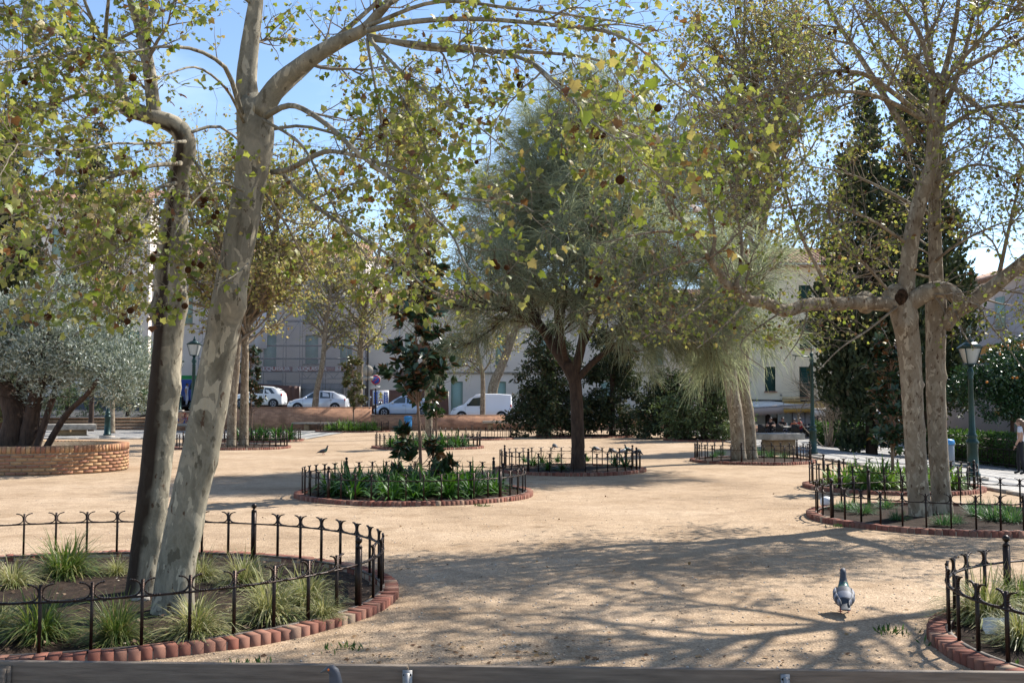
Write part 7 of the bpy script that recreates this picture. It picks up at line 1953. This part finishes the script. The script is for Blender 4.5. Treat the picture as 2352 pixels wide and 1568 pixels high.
# awnings
CANV = mat('white_awning_canvas', (.86, .82, .74), .8, var=(.66, .62, .54), scale=1.5); CANY = mat('yellow_awning_canvas', (.55, .33, .08), .8, var=(.5, .29, .07), scale=2); CANP = mat('beige_awning_valance', (.50, .40, .34), .8)
def awning(label, pts, m, val, mv, frame=True):
    """pts: back left, back right, front right, front left"""
    o = np.array(pts[3]); t = thing('awning', label, 'awning', tuple(o))
    q = np.array(pts, float); n = 14; v = []
    for j in range(6):
        for i in range(n + 1):
            u, w = i / n, j / 5
            p_ = (q[0] * (1 - u) + q[1] * u) * (1 - w) + (q[3] * (1 - u) + q[2] * u) * w
            v.append(p_ - (0, 0, .10 * math.sin(w * PI) + .03 * math.sin(u * 9)))
    f = [(j * (n + 1) + i, (j + 1) * (n + 1) + i, (j + 1) * (n + 1) + i + 1, j * (n + 1) + i + 1) for j in range(5) for i in range(n)]
    ob = MB().add(v, f).build('canvas', m, t, o=o, smooth=True); ob.modifiers.new('thick', 'SOLIDIFY').thickness = .012
    vb = MB(); v = []
    for i in range(n * 2 + 1):
        u = i / (2 * n); p_ = q[3] * (1 - u) + q[2] * u
        v += [p_ + (0, -.01, .0), p_ + (0, -.01, -val * (.85 + .15 * abs(math.sin(i * PI / 2))))]
    ob = vb.add(v, [(2 * i, 2 * i + 1, 2 * i + 3, 2 * i + 2) for i in range(2 * n)]).build('valance', mv, t, o=o); ob.modifiers.new('thick', 'SOLIDIFY').thickness = .01
    fr = MB()
    for a_, b_ in ((0, 3), (1, 2), (3, 2)): fr.tube([q[a_] - (0, 0, .06), q[b_] - (0, 0, .06)], .035, 6)
    fr.build('frame', M['steel'], t, o=o)
    return t
yf = 65.0
awning('wide white awning over the left cafe tables', [P(1690, 918, YC), P(1838, 924, YC), P(1868, 926, 66.5), P(1705, 936, 66.5)], CANV, .62, CANP)
awning('yellow awning over the right cafe tables', [P(1800, 921, YC), P(1955, 921, YC), P(1958, 934, 66), P(1800, 936, 66)], CANY, .35, CANY)
awning('pale striped awning beside the small clipped cypress', [P(1862, 924, YC), P(2010, 930, YC), P(2015, 940, 63.5), P(1868, 938, 63.5)], mat('cream_awning', (.66, .55, .36), .8), .5, CANV)
sc_ = bpy.data.materials.new('clear_terrace_sheet'); sc_.use_nodes = True
n_ = sc_.node_tree; g2 = n_.nodes['Principled BSDF']; g2.inputs['Base Color'].default_value = (.5, .46, .44, 1); g2.inputs['Roughness'].default_value = .15
tr_ = n_.nodes.new('ShaderNodeBsdfTransparent'); m2_ = n_.nodes.new('ShaderNodeMixShader'); m2_.inputs[0].default_value = .55
n_.links.new(tr_.outputs[0], m2_.inputs[1]); n_.links.new(g2.outputs[0], m2_.inputs[2]); n_.links.new(m2_.outputs[0], n_.nodes['Material Output'].inputs[0])
yq = 66.4; t = thing('windbreak_sheet', 'clear plastic terrace windbreak below the yellow awning', 'windbreak', (X(1818, yq), yq, zc0))
w_ = X(1905, yq) - X(1818, yq); hq = Z(945, yq) - zc0
MB().box((w_ / 2, 0, hq / 2), (w_, .02, hq)).build('sheet', sc_, t)
fr = MB()
for k in range(4): fr.tube([(w_ * k / 3, 0, 0), (w_ * k / 3, 0, hq)], .03, 6)
fr.build('frame', M['trim'], t)
t = thing('brick_planter', 'small brick block at the edge of the cafe terrace', 'planter', (X(1727, 62), 62, -.45))
MB().box((0, 0, .4), (.85, .6, .8)).build('wall', brick_tex_mat('terrace_brick', (.42, .22, .13), (.33, .16, .1), (.4, .3, .22)), t)
MB().box((0, 0, .82), (.9, .65, .06)).build('coping', M['kerb_plain'] if 'kerb_plain' in M else M['stone'], t)
# tables and chairs of the terrace
M['wicker'] = mat('black_wicker', (.02, .019, .019), .7, bump=.6, bscale=60)
def chair(label, x, y, rz, z=-.45):
    t = thing('terrace_chair', label, 'chair', (x, y, z), rz, group='dark chairs of the cafe terrace')
    MB().box((0, 0, .44), (.46, .46, .06)).build('seat', M['wicker'], t)
    b = MB(); b.box((0, -.23, .68), (.46, .045, .46), tilt=Matrix.Rotation(R(8), 4, 'X')); b.build('backrest', M['wicker'], t)
    for sx in (-1, 1):
        for sy in (-1, 1): MB().tube([(sx * .2, sy * .2, 0), (sx * .19, sy * .19, .42)], .018, 6).build('leg', M['steel'], t)
        MB().tube([(sx * .235, -.22, .64), (sx * .235, .18, .64), (sx * .22, .2, .44)], .016, 6).build('armrest', M['wicker'], t)
def table(label, x, y, z=-.45):
    t = thing('terrace_table', label, 'table', (x, y, z), group='tables of the cafe terrace')
    MB().box((0, 0, .735), (.85, .85, .03)).build('table_top', M['steel'], t)
    MB().tube([(0, 0, .02), (0, 0, .72)], .03, 8).build('pedestal', M['trim'], t)
    MB().box((0, 0, .015), (.5, .5, .03)).build('foot', M['trim'], t)
yt = 61.5
for vx, yy, a_, lab in ((1745, 60.6, 0, 'dark terrace chair next to the brick block, back turned'), (1785, 60.6, 5, 'dark terrace chair before the middle cafe table, back turned'), (1824, 60.6, -10, 'dark terrace chair left of the bald man, back turned')):
    chair(lab, X(vx, yy), yy, R(a_))
table('cafe table with a bottle between the black and red shirts', X(1795, 61.9), 61.9)
table('cafe table before the bald man in the dark shirt', X(1858, 61.9), 61.9)
bt = MB(); bt.lathe([(.03, 0), (.033, .02), (.033, .15), (.012, .2), (.012, .25)], n=10)
b_ = bt.build('bottle', mat('clear_bottle', (.5, .55, .5), .1)); b_.location = (X(1806, 61.7), 61.7, -.45 + .755); tag(b_, 'small bottle standing on the cafe table by the red shirt', 'bottle')

# ------------------------------------------------------------------ people
SK = mat('skin', (.42, .24, .165), .55); HAIRD = mat('dark_hair', (.018, .012, .01), .5); HAIRB = mat('light_brown_hair', (.20, .11, .06), .5, var=(.12, .065, .035), scale=30, stretch=(6, 6, .6))
LIPS = mat('lips', (.3, .11, .09), .5); EYE = mat('eye', (.02, .015, .012), .2)
def person(label, loc, rz, top, legs, shoe, hair=HAIRD, seated=False, long_hair=False, bald=False, sleeve=True, reach=.35, s=1.0, lean=0.0, walk=0.0, arms=None, skirt=False):
    """local +y is where the person faces"""
    t = thing('person', label, 'person', loc, rz, group='people in the square')
    J = {}
    if seated:
        J = dict(pel=(0, 0, .50), sp=(0, .02 + lean * .3, .72), ch=(0, .03 + lean * .7, .93), nk=(0, .04 + lean, 1.06), hd=(0, .07 + lean * 1.1, 1.17), ht=(0, .06 + lean * 1.15, 1.27))
        for q, sx in (('l', -1), ('r', 1)):
            J.update({'sh' + q: (sx * .18, .03 + lean * .85, 1.0), 'el' + q: (sx * .25, .12 + lean * .7, .76), 'wr' + q: (sx * .14, reach + .05 + lean * .5, .80),
                      'hp' + q: (sx * .09, .03, .49), 'kn' + q: (sx * .12, .44, .50), 'an' + q: (sx * .12, .44, .09), 'to' + q: (sx * .13, .60, .04)})
    else:
        J = dict(pel=(0, 0, .93), sp=(0, -.01, 1.12), ch=(0, 0, 1.30), nk=(0, .0, 1.45), hd=(0, .02, 1.55), ht=(0, .01, 1.64))
        for q, sx in (('l', -1), ('r', 1)):
            J.update({'sh' + q: (sx * .17, 0, 1.39), 'el' + q: (sx * .22, -.03 + sx * walk * -.12, 1.12), 'wr' + q: (sx * .22, .06 + sx * walk * -.2, .88),
                      'hp' + q: (sx * .09, 0, .90), 'kn' + q: (sx * .10, .03 + sx * walk * .18, .49), 'an' + q: (sx * .10, -.02 + sx * walk * .28, .08), 'to' + q: (sx * .12, .13 + sx * walk * .28, .035)})
    if arms: J.update(arms)
    rad = dict(pel=(.15, .11), sp=(.135, .10), ch=(.15, .105), nk=(.055, .055), hd=(.085, .10), ht=(.06, .075), sh=(.065, .065), el=(.043, .043), wr=(.029, .029), hp=(.09, .09), kn=(.06, .06), an=(.042, .042), to=(.042, .032))
    if skirt: rad['kn'] = (.11, .11)
    kind = dict(pel=1, sp=0, ch=0, nk=2, hd=2, ht=2, sh=0, el=0 if sleeve else 2, wr=2, hp=1, kn=1, an=1, to=3)
    E = [('pel', 'sp'), ('sp', 'ch'), ('ch', 'nk'), ('nk', 'hd'), ('hd', 'ht')]
    for q in 'lr': E += [('ch', 'sh' + q), ('sh' + q, 'el' + q), ('el' + q, 'wr' + q), ('pel', 'hp' + q), ('hp' + q, 'kn' + q), ('kn' + q, 'an' + q), ('an' + q, 'to' + q)]
    names = list(J)
    bm = bmesh.new(); sk = bm.verts.layers.skin.verify(); vs = {}
    for n_ in names:
        v = bm.verts.new(J[n_]); base = n_ if n_ in rad else n_[:2]; v[sk].radius = rad[base]; v[sk].use_root = n_ == 'pel'; vs[n_] = v
    for a, b in E: bm.edges.new((vs[a], vs[b]))
    me = bpy.data.meshes.new('body'); bm.to_mesh(me); bm.free()
    tmp = bpy.data.objects.new('body', me); COL.objects.link(tmp)
    tmp.modifiers.new('skin', 'SKIN').use_smooth_shade = True
    sd_ = tmp.modifiers.new('sub', 'SUBSURF'); sd_.levels = 2; sd_.render_levels = 2
    bpy.context.view_layer.update()
    m2 = bpy.data.meshes.new_from_object(tmp.evaluated_get(bpy.context.evaluated_depsgraph_get())); bpy.data.objects.remove(tmp)
    bm = bmesh.new(); bm.from_mesh(m2)
    pts = []; ks = []
    for a, b in E:
        for u in np.linspace(0, 1, 7):
            p_ = np.array(J[a]) * (1 - u) + np.array(J[b]) * u
            ka, kb = kind[a if a in kind else a[:2]], kind[b if b in kind else b[:2]]
            k = ka if u < .5 else kb
            if (a, b) == ('ch', 'nk'): k = 0 if u < .75 else 2
            if a[:2] == 'el' and b[:2] == 'wr': k = (0 if u < .85 else 2) if sleeve else 2
            if a[:2] == 'an': k = 3
            pts.append(p_); ks.append(k)
    pts = np.array(pts); ks = np.array(ks)
    for f_ in bm.faces:
        c = np.array(f_.calc_center_median()); f_.material_index = int(ks[np.argmin(((pts - c) ** 2).sum(1))])
    # face and fingers grow out of the same mesh
    h = np.array(J['hd']); mb = MB()
    mb.sphere(h + (0, .098, .0), (.013, .018, .02), 8, 6, 2)
    for sx in (-1, 1):
        mb.sphere(h + (sx * .034, .086, .024), (.012, .008, .008), 8, 6, 4); mb.sphere(h + (sx * .088, .0, .01), (.012, .024, .032), 8, 6, 2)
    mb.sphere(h + (0, .09, -.042), (.024, .008, .006), 8, 6, 5)
    for q, sx in (('l', -1), ('r', 1)):
        w = np.array(J['wr' + q]); d = unit(w - np.array(J['el' + q])); sdv = unit(np.cross(d, (0, 0, 1.0)) + (1e-4, 0, 0)); 
        mb.sphere(w + d * .045, (.034, .036, .03), 10, 8, 2)
        for k in range(4):
            o = w + d * .07 + sdv * (k - 1.5) * .016; L = (.052, .062, .058, .045)[k]
            mb.tube([o, o + d * L * .6 + (0, 0, -.004), o + d * L + (0, 0, -.018)], [.0085, .008, .006], 6, 2)
        o = w + d * .03 - sdv * sx * .03; mb.tube([o, o + d * .025 - sdv * sx * .018, o + d * .05 - sdv * sx * .014], [.010, .009, .007], 6, 2)
    for arr, m_ in mb.f:
        pass
    allv = np.concatenate(mb.v); bv = [bm.verts.new(p_) for p_ in allv]
    for arr, m_ in mb.f:
        for f_ in arr:
            try: nf = bm.faces.new([bv[i] for i in f_]); nf.material_index = m_; nf.smooth = True
            except ValueError: pass
    for m_ in (top, legs, SK, shoe, EYE, LIPS): m2.materials.append(m_)
    bm.to_mesh(m2); bm.free()
    o = bpy.data.objects.new('body', m2); COL.objects.link(o); o.parent = t
    if not bald:
        hm = MB(); hm.sphere(h + (0, -.018, .035), (.097, .108, .098), 16, 12)
        v = hm.v[0]; hm.v[0] = np.where((v[:, 1:2] > h[1] + .05) & (v[:, 2:3] < h[2] + .06), h + (v - h) * .8, v)
        if long_hair: hm.tube(spline([h + (0, -.05, .05), h + (0, -.10, -.08), h + (0, -.12, -.22), h + (0, -.10, -.36)], 10), np.interp(np.linspace(0, 1, 10), [0, .3, .8, 1], [.08, .095, .07, .02]), 12)
        hm.build('hair', hair, t, smooth=True)
    t.scale = (s, s, s)
    return t
def cloth(n, c): return mat(n, c, .85, var=tuple(x * .8 for x in c), scale=6, bump=.2)
BLK = cloth('black_cloth', (.014, .014, .017)); RED = cloth('red_cloth', (.42, .03, .03)); WHT = cloth('white_cloth', (.66, .66, .70)); JEAN = cloth('dark_jeans', (.022, .03, .06)); GRYC = cloth('grey_cloth', (.24, .26, .25)); PNK = cloth('pink_cloth', (.45, .22, .2)); ORG = cloth('orange_cloth', (.55, .16, .06)); LGT = cloth('pale_cloth', (.5, .5, .58)); SHOE = mat('dark_shoe', (.02, .02, .022), .6); SHB = mat('blue_grey_shoe', (.2, .27, .38), .6)
g_ = G(2346, 1082, -.25); person('woman with long light brown hair, white top and black trousers at the right edge', (g_[0], g_[1], float(gz(g_[0], g_[1]))), R(60), WHT, BLK, SHOE, HAIRB, long_hair=True, sleeve=False, s=.97, walk=.3)
yb2 = 47.0; xb2 = X(1994, yb2)
person('person in dark jeans and grey top slouched on the path bench', (xb2, yb2, -.45), R(75), GRYC, JEAN, SHB, seated=True, reach=.1, lean=-.12, s=1.0)
t = thing('park_bench', 'dark slatted bench under the person in jeans', 'bench', (xb2 + .12, yb2 + .0, -.45), R(75), group='benches of the right path')
b = MB()
for k in range(5): b.box((0, -.24 + k * .11, .41), (1.6, .085, .03))
b.build('seat', M['wood'], t)
b = MB()
for k in range(4): b.box((0, -.33 - k * .02, .55 + k * .11), (1.6, .03, .085))
b.build('backrest', M['wood'], t)
for sx in (-1, 1):
    l = MB(); l.tube([(sx * .7, .2, 0), (sx * .7, .2, .4), (sx * .7, -.28, .4), (sx * .7, -.38, .9)], .022, 6); l.tube([(sx * .7, -.28, .4), (sx * .7, -.32, 0)], .022, 6); l.build('leg', M['iron'], t)
ym_ = 61.0
for vx, yy, a_, tp_, lg, kw, lab in (
    (1774, 62.6, 160, BLK, BLK, dict(lean=.05), 'man in a black shirt and cap seated left at the cafe table'),
    (1796, 63.0, 185, BLK, JEAN, dict(), 'dark haired man in black facing out behind the cafe table'),
    (1838, 62.0, 100, RED, JEAN, dict(lean=.06), 'man in a bright red shirt seated at the cafe table'),
    (1818, 63.0, 175, ORG, JEAN, dict(s=.92), 'person in orange seated behind the red shirt'),
    (1872, 62.9, 190, BLK, JEAN, dict(s=.9), 'dark haired child at the table next to the bald man'),
    (1893, 61.8, 60, BLK, JEAN, dict(bald=True, lean=.14, reach=.5), 'bald man in a dark shirt leaning over the cafe table'),
    (1927, 62.5, 120, PNK, JEAN, dict(lean=.08), 'person in pink leaning on the right cafe table')):
    vx2 = 1165 + (vx - 1165) if False else {1774: 1769, 1796: 1795, 1838: 1838, 1818: 1822, 1872: 1866, 1893: 1889, 1927: 1908}[vx]
    person(lab, (X(vx2, yy), yy, -.45), R(a_), tp_, lg, SHOE, seated=True, sleeve=False, **kw)
    chair('dark terrace chair under the ' + lab.split(' seated')[0].split(' leaning')[0].split(' facing')[0].split(' at the')[0], X(vx2, yy), yy, R(a_))
yq = 76; person('pedestrian with a red bag strolling far behind the olive', (X(322, yq), yq, float(road_z(np.array(X(322, yq)), np.array(yq)))), R(90), cloth('tan_cloth', (.3, .16, .12)), BLK, SHOE, s=1.0, walk=.6)
yq = 74; person('woman in white with a pale long skirt beside the deep blue van', (X(430, yq), yq, float(road_z(np.array(X(430, yq)), np.array(yq)))), R(-90), WHT, LGT, SHOE, walk=.2, skirt=True, sleeve=False)

# ------------------------------------------------------------------ house along the right side of the path
t = thing('side_house', 'pale grey house with tiled eaves and orange awning at the far right', 'house', (0, 0, 0))
xs0, y0_, y1_, zt = 26.6, 38.0, 63.0, 8.6
mb = MB(); mb.box((xs0 + 4, (y0_ + y1_) / 2, (zt - .5) / 2), (8, y1_ - y0_, zt + .5)); mb.build('wall', mat('grey_pink_render', (.43, .39, .38), .9, var=(.37, .33, .32), scale=.8), t)
for yy in (42, 46, 50, 54, 58, 61.5):
    for zz in (2.9, 5.9):
        w = MB(); w.box((xs0 - .02, yy, zz + .75), (.08, 1.0, 1.7)); w = w.build('window', M['shutter_pale'] if yy % 4 else M['glass'], t)
        MB().box((xs0 - .06, yy, zz - .15), (.22, 1.3, .1)).build('sill', M['stone'], w)
rf = MB(); rf.add([(xs0 - .7, y0_ - .3, zt), (xs0 - .7, y1_ + .3, zt), (xs0 + 4, y1_ + .3, zt + 1.5), (xs0 + 4, y0_ - .3, zt + 1.5), (xs0 - .7, y0_ - .3, zt - .14), (xs0 - .7, y1_ + .3, zt - .14), (xs0 + 4, y1_ + .3, zt - .1), (xs0 + 4, y0_ - .3, zt - .1)], [(0, 3, 2, 1), (4, 5, 6, 7), (0, 1, 5, 4), (1, 2, 6, 5), (2, 3, 7, 6), (3, 0, 4, 7)])
rf.build('roof', M['rooftile'], t)
awning('orange awning on the grey house high at the right', [(26.5, 55.5, 5.0), (26.5, 48.5, 5.0), (25.0, 48.5, 4.35), (25.0, 55.5, 4.35)], mat('orange_canvas', (.62, .25, .03), .8), .5, mat('orange_valance', (.55, .2, .03), .8))
awning('yellow cafe awning behind the orange tree', [(26.4, 50.5, 2.1), (26.4, 39.5, 2.1), (24.4, 39.5, 1.45), (24.4, 50.5, 1.45)], CANY, .4, CANY)
hf = thing('hedge_fence', 'low dark iron rail fence in front of the right hedges', 'fence', (16.75, 30, -.45))
rl = MB(); rl.box((0, 5.8, .62), (.03, 11.6, .03)); rl.box((0, 5.8, .12), (.03, 11.6, .03)); rl.build('rail', M['iron'], hf)
for k in range(30): MB().box((0, .2 + k * .39, .36), (.018, .018, .62)).build('picket', M['iron'], hf)
